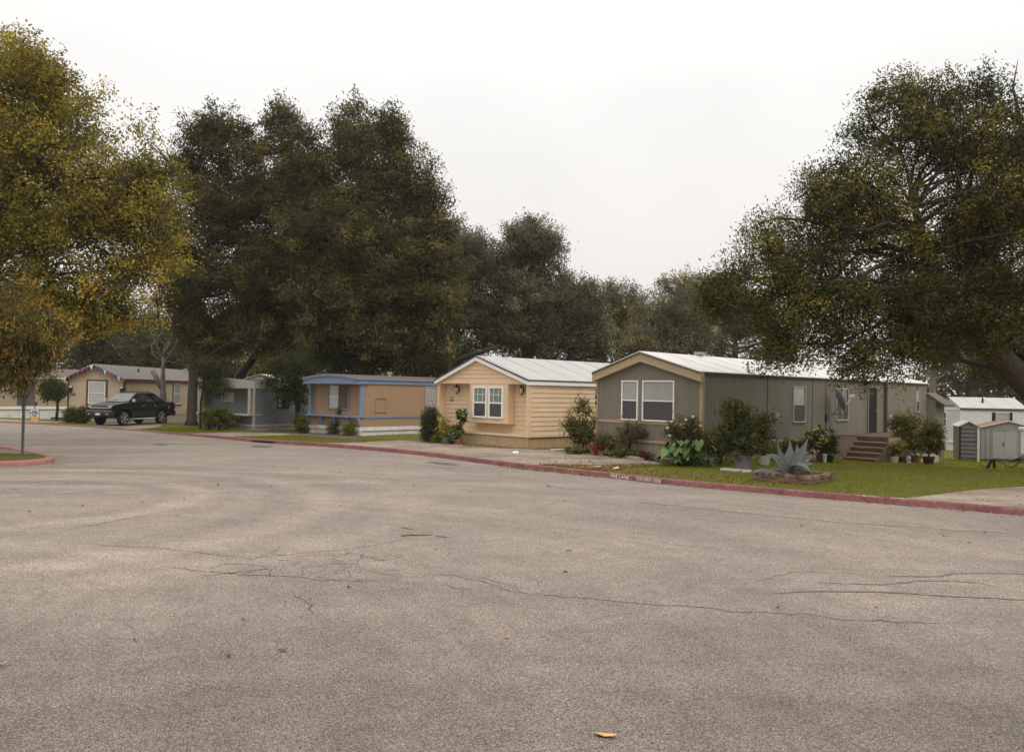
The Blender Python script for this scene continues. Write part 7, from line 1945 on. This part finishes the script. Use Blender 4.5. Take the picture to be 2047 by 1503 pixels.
# 10 thin background trees behind the sheds and the olive home
THIN = [(0.05, 0.052, 0.02, 3), (0.085, 0.08, 0.026, 2), (0.03, 0.03, 0.014, 3)]
for k, (lab, bx, Y, bl, n, br) in enumerate((
    ('sparse grey branched tree behind the far end of the olive home', 1862, 62, [(1870, 690, 50, 60), (1900, 720, 40, 45), (1850, 640, 60, 50)], 130, 150),
    ('thin tree with green tufts behind the ridge of the white home', 1935, 66, [(1940, 720, 50, 50), (1960, 660, 60, 60), (1900, 750, 40, 30)], 260, 60),
    ('dark green tree behind the right end of the white home', 2035, 68, [(2030, 700, 60, 70), (2070, 740, 60, 50), (1990, 760, 50, 25)], 420, 20))):
    b0 = gbase(bx, Y); c = at(bx + 12, 690, Y)
    tree('background_tree', lab, 'tree', b0, [(*b0, 0.3), (c.x - .3, c.y, c.z - 2.5, 0.22), (c.x, c.y, c.z, 0.1)], [pb(*q[:2], Y, *q[2:]) for q in bl], n, 34, 0.2, 0.09, 0.8, THIN, 140 + k, gap=-0.6, limbs=14, limb_r=0.1, noise_k=1.0, bark=BARK_PALE if br > 100 else None, bare=br, twig_r=0.022)
# 11 trees behind the left homes
for k, (lab, bx, Y, bl, n) in enumerate((
    ('dark background tree behind the far left home', 60, 82, [(40, 680, 90, 60), (110, 700, 60, 40), (-40, 690, 80, 70)], 380),
    ('dark background tree behind the left slope of the beige roof', 205, 78, [(200, 660, 60, 60), (180, 710, 70, 40), (240, 700, 50, 50)], 420),
    ('lighter green background tree behind the grey shingle roof', 295, 74, [(290, 670, 50, 50), (320, 700, 60, 50), (270, 720, 50, 25)], 420),
    ('background tree between the pecan trunk and the leaning trunk', 440, 70, [(430, 700, 60, 45), (400, 670, 50, 50), (470, 720, 60, 40)], 420),
    ('yellow green background tree behind the white metal roof', 590, 68, [(590, 710, 60, 40), (620, 690, 50, 50), (550, 730, 50, 30)], 420),
    ('dark background tree behind the tan home', 720, 66, [(700, 700, 80, 50), (790, 700, 80, 50), (860, 710, 50, 40)], 520),
    ('low background tree behind the blue trimmed home and the yellow home', 880, 72, [(860, 730, 60, 30), (930, 730, 60, 25), (900, 700, 60, 30)], 260))):
    b0 = gbase(bx, Y); c = at(bx, 700, Y)
    cl = {2: [(0.05, 0.055, 0.018, 3), (0.075, 0.08, 0.024, 2), (0.03, 0.033, 0.014, 2)], 4: [(0.10, 0.095, 0.024, 3), (0.15, 0.12, 0.03, 1.5), (0.05, 0.05, 0.018, 3)]}.get(k, DARKG)
    tree('background_tree', lab, 'tree', b0, [(*b0, 0.3), (c.x, c.y, c.z - 1.5, 0.22), (c.x, c.y, c.z + 1, 0.1)], [pb(*q[:2], Y, *q[2:]) for q in bl], n, 40, 0.24, 0.11, 0.95, cl, 150 + k, gap=-0.8, limbs=10, limb_r=0.1, noise_k=0.8, twig_r=0.02)
# small clipped tree by the far left home
Y = 51
b0 = gbase(114, Y)
tree('ornamental_tree', 'small round headed tree with a thin trunk by the far left home', 'tree', b0, [(*b0, 0.09), tp(115, 815, Y, 0.08), tp(115, 800, Y, 0.07), tp(108, 780, Y, 0.04)],
     [pb(106, 779, Y, 20, 19), pb(116, 784, Y, 15, 15), pb(96, 783, Y, 12, 13)], 260, 30, 0.11, 0.06, 0.32, [(0.033, 0.043, 0.016, 4), (0.055, 0.065, 0.024, 2), (0.02, 0.026, 0.011, 2)], 160, gap=-2, limbs=8, limb_r=0.04, twig_r=0.01)
# far woodland closing the view
M = 26000
x = rng.uniform(-95, 110, M); yb_ = 118 + rng.normal(0, 5, M); tp_ = 5.5 + 1.8 * np.sin(x * 0.21) + 1.4 * np.sin(x * 0.53 + 1) + rng.normal(0, 0.5, M)
z = -1.5 + (tp_ + 1.5) * rng.uniform(0, 1, M) ** 0.8
pal = np.array([(0.05, 0.05, 0.024), (0.07, 0.065, 0.03), (0.035, 0.036, 0.018)]); tn = pal[rng.integers(0, 3, M)] * (0.8 + 0.4 * rng.uniform(size=(M, 1)))
o = leaves('woodland', np.stack([x, yb_, z], 1), unit(rng.normal(size=(M, 3))), unit(rng.normal(size=(M, 3)) + np.array([0, 0, .6])), np.full(M, 0.9), np.full(M, 0.6), tn, LEAF, None)
tag(o, 'distant dark woodland seen between the homes and crowns', 'woodland', kind='stuff')

GROUPS = {'mobile home': 'mobile homes along the street', 'tree': 'trees around the homes', 'plant pot': 'plant pots around the homes', 'leaf': 'dry leaves lying on the asphalt',
          'rose bush': 'rose bushes in front of the olive home', 'shed': 'metal sheds on the lawn', 'slab': 'pale slabs lying by the homes', 'edging': 'garden bed edgings', 'stick': 'dry sticks on the asphalt',
          'plant': 'garden plants in front of the homes', 'shrub': 'shrubs in front of the homes', 'litter': 'pale scraps of litter', 'sign': 'signs at the street edge'}
for o in bpy.data.objects:
    if o.parent is None and o.get('category') in GROUPS and not o.get('group'): o['group'] = GROUPS[o['category']]

# HAZE: thin warm air between us and the far trees
mb = MB(); mb.box(-135, 150, -25, 135, -3.6, 24)
hz = mb.build('haze', None); hz['kind'] = 'stuff'
hm = bpy.data.materials.new('haze'); hm.use_nodes = True; ht = hm.node_tree; ht.nodes.clear()
ho = ht.nodes.new('ShaderNodeOutputMaterial'); hv = ht.nodes.new('ShaderNodeVolumePrincipled')
hv.inputs['Color'].default_value = (0.95, 0.9, 0.84, 1); hv.inputs['Density'].default_value = 0.00034; hv.inputs['Anisotropy'].default_value = 0.3
ht.links.new(hv.outputs[0], ho.inputs['Volume']); hz.data.materials.append(hm)
